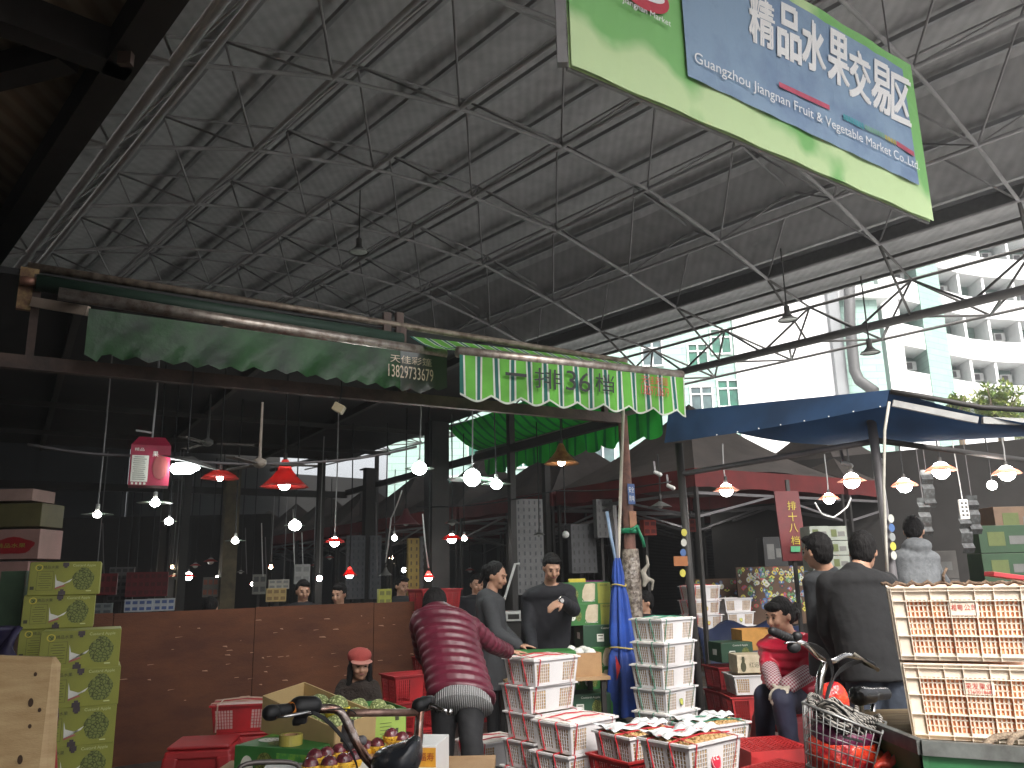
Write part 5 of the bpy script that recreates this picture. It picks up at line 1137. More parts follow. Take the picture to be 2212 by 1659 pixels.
# back wall of the right stall and dim shelves
bw0 = at(1480, 1200, 14.2); bw1 = at(2330, 1200, 10.2)
o = MB().bar(V((bw0.x+.5, bw0.y, 1.6)), V((bw1.x+2, bw1.y, 1.6)), .1, 3.2, up=(0, 0, 1)).build('stall_back_wall', mat('dark_wall', (.035, .032, .03), .8, scale=3), None); tag(o, 'dark back wall behind the goods under the blue awning', 'wall')
def shelf_box(label, x, y, Y, w_, h_, n, m1, rz=0, grp=None):
    for k in range(n):
        c = at(x, y, Y); lab = label if n == 1 else '%s, %s' % (label, ['top one', 'second one', 'third one', 'fourth one', 'fifth one', 'sixth one'][k]); t = thing('goods_carton', lab, 'box', (c.x, c.y, c.z-h_*(k+1)), rz, grp)
        m = MB(); m.box((0, 0, h_/2-.003), (w_, .3, h_-.006)); m.build('box', m1, t, bev=.004); m = MB()
        m.box((-w_*.2, -.152, h_*.5), (w_*.3, .002, h_*.5)); m.box((w_*.2, -.152, h_*.45), (w_*.35, .002, h_*.3), m=1); m.build('print', [mat('dim_print', (.07, .09, .02), .6) if 'green' in label or 'grey' in label else M_gysh, M_gysh if 'white' not in label else M_ptxt], t)
M_gcard = mat('grey_green_card', (.2, .22, .19), .6)
shelf_box('grey green carton in the left pile behind the two men', 1757, 1137, 8.9, .2, .155, 4, M_gcard, 0, 'grey green cartons'); shelf_box('grey green carton in the right pile behind the two men', 1796, 1137, 9.0, .2, .155, 4, M_gcard, 0, 'grey green cartons')
shelf_box('dark printed carton behind the hooded man', 2000, 1190, 9.2, .5, .3, 2, mat('dim_card', (.06, .055, .05), .6)); shelf_box('green dotted carton pile at the right edge behind the goods', 2155, 1135, 9.2, .62, .3, 3, mat('dim_green', (.01, .04, .012), .6))
shelf_box('brown carton above the green pile at the right', 2185, 1095, 9.4, .6, .3, 1, mat('dim_brown', (.12, .07, .04), .6)); shelf_box('black appliance box left of the red sign', 1665, 1160, 11.5, .32, .4, 1, M_black)
for k, (x, y) in enumerate([(1993, 1075), (2000, 1015), (2082, 1110), (2098, 1070)]):
    c = at(x, y, 8.6); t = thing('hanging_sachets', 'strip of clear packets hanging in the right stall, %s' % ['beside the post', 'highest one', 'right of the hooded man', 'next to the socket strip'][k], 'packets', c); m = MB(); m.sheet(3, 8, lambda u, v: V((-.06+.12*u, .02*math.sin(v*20), -.4*v))); m.build('packets', mat('sachet', (.06, .065, .065), .2, scale=30, c2=(.03, .03, .03), contrast=(.45, .6)), t); m = MB(); m.tube([(0, 0, 0), (0, 0, .6)], .004, 5); m.build('string', M_steel, t)
c = at(2082, 1100, 8.4); t = thing('socket_strip', 'grey multi socket strip hanging on a cord in the right stall', 'socket', c); m = MB(); m.box((0, 0, 0), (.09, .03, .2)); m.build('body', M_whsh, t, bev=.006); m = MB(); [m.box((x_, -.016, z_), (.022, .003, .022)) for x_ in (-.02, .02) for z_ in (-.06, -.02, .02, .06)]; m.build('outlets', M_dark, t); m = MB(); m.tube([(0, 0, .1), (-.02, 0, .8)], .005, 5); m.build('cord', M_whsh, t)
# goods table with packets
ct = at(2120, 1262, 7.4); t = thing('goods_table', 'stall table full of packed dried goods behind the tall citrus crates', 'table', (ct.x+.1, ct.y, 0)); m = MB(); m.box((0, .1, 1.14), (1.7, .7, .04)); m.build('table_top', M_wood, t)
for sx in (-1, 1):
    for sy in (-.2, .4): m = MB(); m.box((sx*.8, sy, .56), (.04, .04, 1.12)); m.build('leg', M_dark, t)
rn = random.Random(6); nm = [('amber', (.35, .16, .04)), ('brown', (.2, .09, .03)), ('honey', (.4, .22, .06)), ('tan', (.3, .2, .1)), ('grey', (.3, .3, .28)), ('pale', (.45, .44, .38))]
for k in range(11):
    x = -.7+.125*k; cn_, cc_ = nm[[0, 0, 2, 1, 1, 3, 4, 4, 5, 5, 1][k]]
    o = MB().ell((0, 0, .09), (.06, .09, .1), nu=10, nv=8).build('dried_goods_bag', mat('bag_'+cn_, cc_, .2, scale=40, c2=tuple(q*.35 for q in cc_), bump=.6, contrast=(.4, .6)), None, smooth=True, noise=.03, nscale=.05); o.location = (ct.x+.1+x, ct.y-.12+rn.uniform(-.03, .03), 1.16)
    tag(o, 'clear bag of %s dried goods, %s in the table row' % (cn_, ['first', 'second', 'third', 'fourth', 'fifth', 'sixth', 'seventh', 'eighth', 'ninth', 'tenth', 'last'][k]), 'bag', 'bags of dried goods')
for lab, x, cc_, sz in (('yellow and red packet box at the right end of the goods table', .62, (.5, .42, .08), (.22, .2, .12)), ('deep red packet box at the right end of the goods table', .78, (.35, .02, .05), (.2, .2, .16)), ('brown packet box at the left end of the goods table', -.55, (.18, .06, .05), (.16, .14, .06)), ('flat red tray on the goods behind', .3, (.4, .03, .04), (.4, .16, .04))):
    zz = {'brown': 1.36, 'flat ': 1.38}.get(lab[:5], 1.24); o = MB().box((0, 0, 0), sz, Matrix.Rotation(.15, 3, 'Y')).build('packet_box', mat('pb%d' % int(x*100), cc_, .5), None, bev=.005); o.location = (ct.x+.1+x, ct.y+.02+(.2 if x == .3 else 0), zz); tag(o, lab, 'box')
o = MB().ell((0, 0, 0), (.09, .09, .1)).build('white_bag', M_film, None, smooth=True, noise=.05, nscale=.06); o.location = (ct.x-.45, ct.y+.15, 1.32); tag(o, 'knotted white plastic bag on the goods table', 'bag')

# ================================================================= far goods behind the hoarding
fx = [('pair of grey cartons with blue prints, left one', 300, 1308, 9.2, .28, .13, (.3, .32, .34), (.03, .06, .18)), ('pair of grey cartons with blue prints, right one', 348, 1306, 9.3, .28, .13, (.3, .32, .34), (.03, .06, .18)), ('dark red cartons behind the hoarding', 318, 1262, 12, .55, .34, (.16, .01, .015), (.1, .01, .01)), ('grey shelf unit behind the hoarding', 262, 1262, 12.5, .34, .5, (.12, .12, .12), (.05, .05, .05)),
      ('red signboard patch near the lime cartons', 228, 1262, 12, .3, .3, (.2, .015, .02), (.1, .01, .01)), ('low grey box beside the dim red cartons', 222, 1315, 9.5, .2, .12, (.15, .17, .17), (.06, .07, .08)), ('honey coloured carton with a white edge behind the hoarding', 596, 1285, 10.5, .24, .16, (.4, .28, .1), (.2, .12, .04)), ('pile of pale small boxes behind the hoarding', 602, 1262, 11, .26, .12, (.4, .38, .32), (.2, .2, .2)),
      ('tall white perforated display panel left of the slim post', 767, 1225, 13.5, .3, 1.0, (.13, .135, .15), (.08, .085, .09)), ('tall white perforated display panel right of the slim post', 810, 1225, 13.5, .18, 1.0, (.13, .135, .15), (.08, .085, .09)), ('yellow panel hung with packets', 892, 1232, 12, .16, .9, (.4, .27, .06), (.12, .08, .03)), ('grey panel hung with packets behind the bending woman', 920, 1225, 12.5, .2, .9, (.16, .16, .16), (.06, .06, .06)),
      ('white perforated panel behind the man in black', 1142, 1180, 12.0, .42, 1.35, (.18, .18, .18), (.08, .08, .09)), ('small white perforated panel above left of the rusty post', 1303, 1120, 12.0, .26, .55, (.15, .15, .15), (.08, .08, .08)), ('grey panel right of the man in black', 1258, 1185, 12.2, .4, .7, (.09, .09, .095), (.05, .05, .05)),
      ('lit shelf of pale goods behind the seated people', 460, 1268, 13, .3, .3, (.15, .14, .12), (.3, .1, .06)), ('cream poster on the far shelf', 560, 1262, 13, .2, .3, (.25, .25, .22), (.1, .1, .1)), ('yellow card box left of the panels', 830, 1290, 10.5, .16, .2, (.4, .4, .06), (.2, .2, .05)), ('white hanging placard near the thick post', 652, 1240, 11, .2, .25, (.3, .3, .29), (.2, .2, .2)), ('small red placards on the dark wall right of the rusty post', 1400, 1085+55, 12, .2, .22, (.4, .05, .03), (.15, .02, .02)),
      ('second small red placard right of the sticker post', 1497, 1100+35, 13, .2, .2, (.25, .03, .02), (.1, .01, .01))]
for k, (lab, x, y, Y, w_, h_, c1_, c2_) in enumerate(fx):
    c = at(x, y, Y); t = thing('display_goods', lab, 'goods', (c.x, c.y, c.z-h_/2), R(20)); m = MB(); m.box((0, 0, h_/2), (w_, .12, h_)); m.build('body', mat('fx%d' % k, c1_, .6, scale=12), t)
    m = MB(); n_ = max(2, int(h_/.1)); mcol = max(2, int(w_/.07))
    for i in range(n_):
        for j in range(mcol):
            m.box((-w_/2+w_*(j+.5)/mcol, -.063, h_*(i+.5)/n_), (w_/mcol*.25 if h_ > .5 else w_/mcol*.7, .004, h_/n_*.5))
    m.build('print', mat('fy%d' % k, c2_, .6), t)
    if c.z-h_/2 > .3:
        m = MB(); m.box((0, .08, -(c.z-h_/2)/2+h_/4), (.04, .03, (c.z-h_/2)+h_/2)); m.build('stand', M_dark, t)
cs = at(1105, 1310, 9.2); t = thing('weighing_scale', 'white digital weighing scale standing behind the woman in the grey coat', 'scale', (cs.x, cs.y, 0)); m = MB(); m.box((0, 0, cs.z-.1), (.3, .3, .1)); m.build('body', M_whsh, t, bev=.01); m = MB(); m.box((0, .0, (cs.z-.15)/2), (.25, .25, cs.z-.16)); m.build('pedestal', M_dark, t); m = MB(); m.tube([(-.12, -.1, cs.z-.05), (.05, -.1, cs.z+.45), (.1, -.1, cs.z+.45)], .014, 8); m.build('arm', M_whsh, t); m = MB(); m.box((0.02, -.152, cs.z-.1), (.12, .003, .05)); m.build('display', M_dark, t)
# cartons / poster at far left
def lpost(label, x0, y0, x1, y1, Y, mt, depth=.3, writing=None):
    a = at(x0, y1, Y); b = at(x1, y0, Y); t = thing('left_carton', label, 'box', ((a.x+b.x)/2, Y, a.z)); m = MB(); w_ = b.x-a.x; h_ = b.z-a.z; m.box((0, depth/2, h_/2), (w_, depth, h_)); m.build('box', mt, t, bev=.004)
    if writing: m = MB(); m.disc((w_*.1, -.003, h_*.45), (1, 0, 0), (0, 0, 1), w_*.33, h_*.28, 20, fn=lambda a_: 1+.08*math.sin(a_*5)); m.text(writing, (-w_*.15, -.006, h_*.38), (1, 0, 0), (0, 0, 1), w_*.45, h_*.15, m=1); m.build('print', [mat('poster_red', (.25, .01, .015), .5), M_lime], t)
M_pk = mat('pink_card', (.3, .17, .15), .6, scale=3, c2=(.2, .12, .1)); M_dgy = mat('olive_card', (.09, .08, .03), .6)
lpost('pinkish carton with a red printed cloud at the left edge', -60, 1142, 88, 1210, 5.9, M_pk, writing='精品水果'); lpost('olive and pink carton on top of the printed carton', -60, 1086, 92, 1140, 5.95, M_dgy); lpost('brown carton highest of the pile at the left edge', -60, 1055, 72, 1084, 6.0, M_brcard)
lpost('pinkish carton low in the pile at the left edge', -60, 1212, 62, 1340, 5.9, M_pk); lpost('dark carton at the bottom of the pile at the left edge', -60, 1342, 62, 1560, 5.9, M_brcard)
gb = at(50, 1300, 5.6); o = MB().box((0, 0, 0), (.16, .3, .4)).build('green_pink_carton', mat('dull_green', (.07, .12, .07), .6), None, bev=.005); o.location = (gb.x, gb.y, gb.z); tag(o, 'dull green carton between the pink pile and the lime cartons', 'box')
o = MB().box((0, 0, 0), (.16, .28, gb.z-.2)).build('support_carton', M_brcard, None, bev=.005); o.location = (gb.x, gb.y, (gb.z-.2)/2); tag(o, 'brown carton under the dull green carton', 'box')
o = MB().sheet(8, 10, lambda u, v: V((-.12+.16*u, .03*math.sin(u*9+v*4), .1*(1-v)))).build('blue_sack', mat('sack_blue', (.02, .015, .05), .6), None, smooth=True, solid=.02); o.location = at(8, 1418, 3.0); tag(o, 'blue and white cloth bag hanging behind the plywood board', 'bag')
# foreground plywood board, broom
a = at(-70, 1414, 2.45); b = at(128, 1420, 2.5); bl_ = at(-70, 1800, 2.3); br_ = at(104, 1800, 2.35); 
pb_ = thing('plywood_board', 'pale knotty plywood board standing at the bottom left corner', 'board', (a.x, a.y, 0)); k0 = (a.z)/(a.z-bl_.z); A_ = a.lerp(bl_, k0); B_ = b.lerp(br_, (b.z)/(b.z-br_.z))
m = MB(); m.prism([A_, B_, b+V((-.004, 0, -.02)), b+V((-.02, 0, 0)), a], V((0, .02, 0))); m.build('panel', mat('pale_ply', (.52, .37, .19), .6, scale=2.5, c2=(.4, .26, .12), stretch=(3, 3, 14), bump=.15), pb_, world=True)
m = MB()
for x, y in ((69, 1517), (79, 1456), (46, 1640), (88, 1533), (67, 1568)):
    p = at(x, y, 2.44)+V((0, .0, 0)); n_ = (B_-A_).cross(V((0, 0, 1))).normalized(); p = onpl(x, y, A_.lerp(a, (at(x, y, 2.4).z)/a.z), math.degrees(math.atan2((b-a).y, (b-a).x)))+V((0, -.006, 0)); m.disc(p, (1, 0, 0), (0, 0, 1), .0075 if x in (69, 46) else .005, .012 if x in (69, 46) else .006, 14)
m.build('knots', mat('knot', (.1, .06, .04), .6), pb_, world=True)
h0 = at(111, 1566, 2.7); h1 = at(118, 1720, 2.62); h1 = h0.lerp(h1, h0.z/(h0.z-h1.z)); t = thing('red_handle_tool', 'tool with a red handle and crumpled silver top beside the plywood board', 'tool', (h1.x, h1.y, 0)); m = MB(); m.tube([h0, h1], .012, 8); m.build('handle', M_red, t, smooth=True, world=True); m = MB(); m.ell(h0+V((0, 0, .02)), (.02, .02, .05), nu=8, nv=6); m.build('foil_top', M_chrome, t, world=True, noise=.02, nscale=.02)
# floor litter
lt = MB(); rn = random.Random(4)
for k in range(340):
    if k < 200: p = atz(rn.gauss(1600, 60), rn.gauss(1500, 22), .004)
    else: p = atz(rn.uniform(900, 1700), rn.uniform(1490, 1650), .004)
    a_ = rn.random()*6.28; s = rn.uniform(.008, .035); d = V((math.cos(a_), math.sin(a_), 0)); e = V((-d.y, d.x, rn.uniform(0, .8)))
    lt.add([p, p+d*s, p+d*s+e*s*.6, p+e*s*.7], [(0, 1, 2, 3)], rn.randrange(3))
o = lt.build('floor_litter', [M_kraft, M_ptw, mat('leaf_litter', (.2, .13, .05), .8)], None); tag(o, 'scattered paper scraps and peel on the wet floor', 'litter', kind='stuff')
# ================================================================= people
M_skin = mat('skin', (.42, .24, .16), .5, scale=5, c2=(.36, .19, .12)); M_hair = mat('hair_black', (.012, .011, .011), .7, scale=60, stretch=(1, 1, .15), bump=.6, bscale=90, spec=.15); M_lip = mat('lips', (.25, .08, .07), .5); M_eye = mat('eye_dark', (.01, .008, .008), .2); M_eyew = mat('eye_white', (.5, .48, .45), .3)
def lerp(a, b, t): return V(a).lerp(V(b), t)
def limb(mb, a, b, ra, rb, quilt=0, n=14, seg=None, amp=.006):
    a = V(a); b = V(b); L_ = (b-a).length
    if not quilt: mb.cap(a, b, ra, rb, n); return
    k = max(8, int(L_/quilt*6)); P = []; rr = []
    for i in range(k+1): t = i/k; P.append(a.lerp(b, t)); rr.append(ra+(rb-ra)*t + amp*abs(math.sin(math.pi*t*L_/quilt)))
    mb.tube(P, rr, n); mb.ell(a, (ra, ra, ra)); mb.ell(b, (rb, rb, rb))
def torso(mb, pel, chest, neck, sx, W, Dp, quilt=0, amp=.012, down=.1, hipw=None):
    pel = V(pel); chest = V(chest); neck = V(neck); sx = V(sx).normalized()
    lo = pel - (chest-pel).normalized()*down; n = 26; k = 40 if quilt else 18; P = []
    tot = (chest-lo).length+(neck-chest).length; l1 = (chest-lo).length/tot
    rows = []
    for i in range(k+1):
        t = i/k; c = lo.lerp(chest, min(1, t/l1)) if t < l1 else chest.lerp(neck, (t-l1)/(1-l1))
        d = ((chest-lo) if t < l1-.1 else (neck-chest)*.5+(chest-lo)*.5).normalized(); y = d.cross(sx).normalized()
        s = t/l1
        if s < 1: w_ = (hipw or W*.92)*(1-s)+W*s; w_ *= 1-.05*math.sin(s*math.pi); dd = Dp*(.95+.08*math.sin(s*math.pi))
        else: q = (t-l1)/(1-l1); w_ = W*math.sqrt(max(.02, 1-q*q*.86)); dd = Dp*(1-.5*q*q)
        if quilt: e = amp*1.35*abs(math.sin(math.pi*t*tot/quilt)); w_ += e; dd += e
        rows.append([c+sx*w_*math.cos(2*math.pi*j/n)*(abs(math.cos(2*math.pi*j/n))**-.12 if abs(math.cos(2*math.pi*j/n)) > .05 else 1)+y*dd*math.sin(2*math.pi*j/n) for j in range(n)])
    vs_ = [p for r_ in rows for p in r_]; fs = [(i*n+j, i*n+(j+1) % n, (i+1)*n+(j+1) % n, (i+1)*n+j) for i in range(k) for j in range(n)]
    fs += [tuple(reversed(range(n))), tuple(k*n+j for j in range(n))]; mb.add(vs_, fs)
def hand(mb, w_, dirv, palm_n, curl=.5, sc_=1, side=1):
    d = V(dirv).normalized(); n = V(palm_n); n = (n-d*n.dot(d)).normalized(); s = d.cross(n)*side
    c = V(w_); pl = .085*sc_
    for k in range(4): mb.cap(c+s*(.024-.016*k)*sc_, c+d*pl+s*(.03-.02*k)*sc_, .014*sc_, .0115*sc_, 8)
    for k, fl in enumerate((.072, .082, .076, .06)):
        b = c+d*pl+s*(.03-.02*k)*sc_; a1 = curl*.5; a2 = curl*1.1; p1 = b+(d*math.cos(a1)+n*math.sin(a1))*fl*.5*sc_; p2 = p1+(d*math.cos(a2)+n*math.sin(a2))*fl*.5*sc_
        mb.cap(b, p1, .0095*sc_, .0085*sc_, 8); mb.cap(p1, p2, .0085*sc_, .0068*sc_, 8)
    b = c+d*.02*sc_+s*.03*sc_; t1 = b+(d*.7+s*.6+n*.25).normalized()*.04*sc_; mb.cap(b, t1, .012*sc_, .0105*sc_, 8); mb.cap(t1, t1+(d*.9+s*.15+n*.4).normalized()*.032*sc_, .0105*sc_, .008*sc_, 8)
def person(label, J, yaw, pitch=0, roll=0, top=None, legs=None, shoe=None, hair='short', quilt=0, W=.2, Dp=.12, arm=(.055, .045, .036), leg=(.085, .06, .042), fore=None, foreq=0, hands=(('d',), ('d',)), hem=None, cap=None, hood=None, gloves=None, vox=.012, sc_=1, legless=False, hipw=None, coat=0, noise=.012):
    J = {k: (v if isinstance(v, float) else V(v)) for k, v in J.items()}; pel = J['pel']; root = thing('person', label, 'person', (pel.x, pel.y, 0))
    H = Matrix.Rotation(yaw, 3, 'Z') @ Matrix.Rotation(pitch, 3, 'X') @ Matrix.Rotation(roll, 3, 'Y'); hc = J['head']; s = sc_
    def h(x, y, z): return hc + H @ V((x*s, y*s, z*s))
    sx = (J['sR']-J['sL']).normalized(); chest = (J['sL']+J['sR'])/2; neck = J.get('neck', chest+(hc-chest)*.35)
    b = MB()
    b.ell(h(0, .008, .015), (.074*s, .092*s, .1*s), H, 20, 14); b.ell(h(0, -.028, -.052), (.056*s, .058*s, .058*s), H, 16, 12); b.ell(h(0, -.06, -.085), (.026*s, .026*s, .02*s), H)
    b.ell(h(0, -.05, -.01), (.06*s, .04*s, .055*s), H)
    b.cap(h(0, -.088, .012), h(0, -.104, -.03), .008*s, .014*s, 8)
    for q in (-1, 1): b.ell(h(q*.074, .012, -.008), (.01*s, .02*s, .03*s), H, 10, 8); b.ell(h(q*.034, -.07, -.03), (.024*s, .022*s, .024*s), H); b.ell(h(q*.03, -.082, .03), (.022*s, .012*s, .008*s), H)
    b.ell(h(0, -.083, -.056), (.024*s, .014*s, .011*s), H)
    b.cap(h(0, .015, -.05), neck-(hc-neck)*.35, .052*s, .058*s, 14)
    torso(b, pel, chest, neck, sx, W*.82, Dp*.8)
    a0, a1, a2 = arm
    for S in 'LR':
        b.cap(J['s'+S], J['e'+S], a0*.8, a1*.78, 10); b.cap(J['e'+S], J['w'+S], a1*.8, .026*s, 10)
        if not gloves:
            dv = (J['w'+S]-J['e'+S]).normalized(); hd_ = J.get('hd'+S, dv); hand(b, J['w'+S], hd_, J.get('hn'+S, V((0, 0, -1))), J.get('curl', .6), s, 1 if S == 'L' else -1)
    if not legless:
        for S in 'LR': b.cap(J['h'+S], J['k'+S], leg[0]*.8, leg[1]*.8, 10); b.cap(J['k'+S], J['a'+S], leg[1]*.8, leg[2]*.75, 10)
    b.build('body', M_skin, root, world=True, remesh=.009, sm=1)
    if gloves:
        g_ = MB()
        for S in 'LR': hand(g_, J['w'+S], J.get('hd'+S, (J['w'+S]-J['e'+S])), J.get('hn'+S, V((0, 0, -1))), 1.0, 1.12*s, 1 if S == 'L' else -1)
        g_.build('gloves', gloves, root, world=True, remesh=.009, sm=2)
    # face details
    for q in (-1, 1):
        e = MB(); e.ell(h(q*.031, -.09, .004), (.0125*s, .005*s, .0055*s), H, 10, 8); ey = e.build('eye', M_eye, root, world=True, smooth=True)
        e = MB(); e.cap(h(q*.018, -.096, .026), h(q*.045, -.084, .029), .0035*s, .0025*s, 6); e.build('eyebrow', M_hair, root, world=True)
    e = MB(); e.ell(h(0, -.0985, -.054), (.02*s, .005*s, .0055*s), H, 10, 6); e.build('mouth', M_lip, root, world=True, smooth=True)
    # hair
    hb_ = MB()
    if hair != 'none':
        hb_.ell(h(0, .026, .03), (.083*s, .096*s, .104*s), H, 20, 14)
        if hair in ('short', 'man'): hb_.ell(h(0, .05, -.01), (.075*s, .062*s, .08*s), H); hb_.ell(h(.01, -.05, .085), (.06*s, .035*s, .03*s), H)
        if hair == 'pony': hb_.ell(h(0, .05, .0), (.078*s, .06*s, .08*s), H); hb_.ell(h(0, .12, .03), (.04*s, .04*s, .045*s), H); hb_.cap(h(0, .13, .02), h(0, .15, -.1), .03*s, .018*s)
        if hair == 'bun': 
            hb_.ell(h(0, .05, .0), (.082*s, .07*s, .085*s), H); hb_.ell(h(0, .13, -.015), (.055*s, .05*s, .055*s), H); hb_.ell(h(0, -.055, .07), (.07*s, .04*s, .034*s), H)
            rn = random.Random(3)
            for k in range(14): a_ = rn.random()*6.28; p = h(.07*math.cos(a_), .09+.05*math.sin(a_), .06*rn.random()); hb_.cap(p, p+V((rn.uniform(-.03, .03), rn.uniform(-.02, .02), rn.uniform(-.03, .05))), .012, .003, 6)
        if hair == 'long': 
            hb_.ell(h(0, .045, -.02), (.085*s, .065*s, .1*s), H)
            for q in (-1, 1): hb_.cap(h(q*.072, .0, .0), h(q*.085, -.01, -.17), .028*s, .024*s)
        hb_.build('hair', M_hair, root, world=True, remesh=.008, sm=2, noise=.012, nscale=.02)
    if cap:
        c = MB(); c.ell(h(0, .02, .075), (.1*s, .11*s, .062*s), H); c.ell(h(0, .02, .05), (.096*s, .108*s, .03*s), H); c.ell(h(0, .015, .045), (.09*s, .105*s, .022*s), H); cp_ = c.build('cap', cap[0], root, world=True, remesh=.009, sm=2)
        c = MB(); c.ell(h(0, -.075, .04), (.088*s, .06*s, .009*s), H @ Matrix.Rotation(.25, 3, 'X')); c.build('brim', cap[1], cp_, world=True, smooth=True) if 0 else c.build('brim', cap[1], root, world=True, smooth=True)
    # garments
    t = MB(); torso(t, pel, chest, neck, sx, W, Dp, quilt, .013, .12+coat, hipw)
    for S in 'LR':
        limb(t, J['s'+S], J['e'+S], a0, a1, quilt, amp=.009)
        if not fore: limb(t, J['e'+S], lerp(J['e'+S], J['w'+S], .96), a1, a2, quilt, amp=.008)
        else: limb(t, J['e'+S], lerp(J['e'+S], J['w'+S], .12), a1, a1*.95, 0)
    if hood: 
        hp = neck+(chest-neck)*.1; bk2 = V(hood); t.ell(hp+bk2*.08+V((0, 0, -.01)), (.12*s, .1*s, .075*s), Matrix.Rotation(yaw, 3, 'Z')); t.ell(hp+bk2*.12+V((0, 0, -.07)), (.085*s, .06*s, .075*s), Matrix.Rotation(yaw, 3, 'Z'))
    else: t.tube([neck-(hc-neck)*.35, neck+(hc-neck)*.06], [.085*s, .066*s], 16)
    g = t.build('jacket' if quilt or hood else 'top', top, root, world=True, remesh=vox if not quilt else .008, sm=2 if not quilt else 1, noise=0 if quilt else noise, nscale=.09)
    if fore:
        f_ = MB()
        for S in 'LR': limb(f_, lerp(J['e'+S], J['w'+S], .05), lerp(J['e'+S], J['w'+S], .93), a1*.92, a2*1.08, 0)
        f_.build('sleeve_covers', fore, root, world=True, remesh=.01, sm=2)
    if hem:
        f_ = MB(); torso(f_, pel-(chest-pel).normalized()*.15, pel-(chest-pel).normalized()*.075, pel-(chest-pel).normalized()*.07, sx, (hipw or W)*.97, Dp*1.03, 0, 0, hem[1]); f_.build('knit_hem', hem[0], root, world=True, smooth=True)
    if not legless:
        l = MB(); l.ell(pel-V((0, 0, .02)), (.15*s, .115*s, .12*s), Matrix.Rotation(yaw, 3, 'Z'))
        for S in 'LR': l.cap(J['h'+S], J['k'+S], leg[0], leg[1], 14); l.cap(J['k'+S], J['a'+S], leg[1], leg[2], 14)
        l.build('trousers', legs, root, world=True, remesh=vox, sm=2, noise=.012, nscale=.08)
        for S in 'LR':
            sh = MB(); a = J['a'+S]; fw = V(J.get('foot', (math.sin(yaw), -math.cos(yaw), 0))); sh.cap(a+V((0, 0, -.045))-fw*.04, a+V((0, 0, -.055))+fw*.14, .042, .036, 12); sh.cap(a, a+V((0, 0, -.04)), .04, .045, 12); sh.v = [V((p.x, p.y, max(p.z, .004))) for p in sh.v]
            sh.build('shoe', shoe or M_black, root, world=True, remesh=.01, sm=2)
    return root
M_maroon = mat('maroon_puffer', (.11, .012, .028), .42, scale=6, c2=(.07, .008, .018), bump=.15, bscale=25); M_redpuf = mat('red_puffer', (.6, .015, .05), .36, scale=6, c2=(.42, .01, .035), bump=.15, bscale=25)
M_blktr = mat('black_trousers', (.012, .012, .014), .8, scale=6, bump=.3, bscale=12); M_navytr = mat('navy_trousers', (.018, .02, .045), .8, scale=6, bump=.2, bscale=12); M_jean = mat('dark_jeans', (.03, .04, .06), .8, scale=6, c2=(.015, .02, .03), bump=.4, bscale=14)
M_coat = mat('charcoal_coat', (.04, .042, .046), .85, scale=9, bump=.3, bscale=10); M_blkc = mat('black_coat', (.008, .008, .012), .8, scale=9, bump=.25, bscale=9); M_swt = mat('black_sweater', (.012, .012, .013), .95, scale=9, bump=.3, bscale=12); M_gryh = mat('grey_hoodie', (.16, .17, .18), .9, scale=40, c2=(.11, .115, .12), bump=.3, bscale=14); M_dhood = mat('dark_hoodie', (.035, .038, .042), .9, scale=9, bump=.3, bscale=12)
M_knit = mat_wave('knit_grey', (.2, .2, .2), (.42, .42, .42), 24, 'X', .9, bump=.5, soft=.3); M_cot = mat('cotton_glove', (.5, .45, .38), .95, scale=15, c2=(.38, .33, .26), bump=.4, bscale=60)
def mat_check():
    m = bpy.data.materials.new('gingham'); m.use_nodes = True; n = m.node_tree.nodes; L = m.node_tree.links; b = n['Principled BSDF']; b.inputs['Roughness'].default_value = .85
    tc = n.new('ShaderNodeTexCoord'); mp = n.new('ShaderNodeMapping'); mp.inputs['Rotation'].default_value = (.5, .6, .3); L.new(tc.outputs['Object'], mp.inputs[0]); ws = []
    for ax in ('X', 'Z'):
        wv = n.new('ShaderNodeTexWave'); wv.bands_direction = ax; wv.inputs['Scale'].default_value = 18; L.new(mp.outputs[0], wv.inputs[0]); g = n.new('ShaderNodeMath'); g.operation = 'GREATER_THAN'; g.inputs[1].default_value = .5; L.new(wv.outputs['Fac'], g.inputs[0]); ws.append(g)
    ad = n.new('ShaderNodeMath'); L.new(ws[0].outputs[0], ad.inputs[0]); L.new(ws[1].outputs[0], ad.inputs[1]); dv = n.new('ShaderNodeMath'); dv.operation = 'MULTIPLY'; dv.inputs[1].default_value = .5; L.new(ad.outputs[0], dv.inputs[0])
    cr = n.new('ShaderNodeValToRGB'); e = cr.color_ramp.elements; e[0].color = (.55, .48, .48, 1); e[1].color = (.24, .02, .05, 1); L.new(dv.outputs[0], cr.inputs[0]); L.new(cr.outputs[0], b.inputs['Base Color']); return m
M_ging = mat_check()
# 1 bending woman in maroon
Y = 5.35
person('person in a maroon quilted jacket and black trousers bending over the white crates', dict(
    pel=at(990, 1478, Y), hL=at(962, 1500, Y), hR=at(1015, 1500, Y), kL=at(958, 1590, Y+.02), kR=at(1018, 1600, Y-.1), aL=at(955, 1700, Y+.05), aR=at(1030, 1725, Y-.15),
    sL=at(906, 1345, Y+.3), sR=at(1012, 1350, Y+.32), head=at(940, 1312, Y+.52), neck=at(948, 1325, Y+.42), eL=at(915, 1415, Y+.45), wL=at(960, 1450, Y+.65), eR=at(1062, 1392, Y+.5), wR=at(1098, 1408, Y+.75), hdR=V((.7, .4, -.05)), hdL=V((.5, .5, -.4)), curl=.3, foot=V((.2, .95, 0))),
    R(165), R(28), 0, M_maroon, M_blktr, M_black, 'man', .062, W=.205, Dp=.13, arm=(.066, .055, .047), leg=(.098, .072, .06), hem=(M_knit, .02), hood=V((-.1, -.5, .3)), hipw=.2)
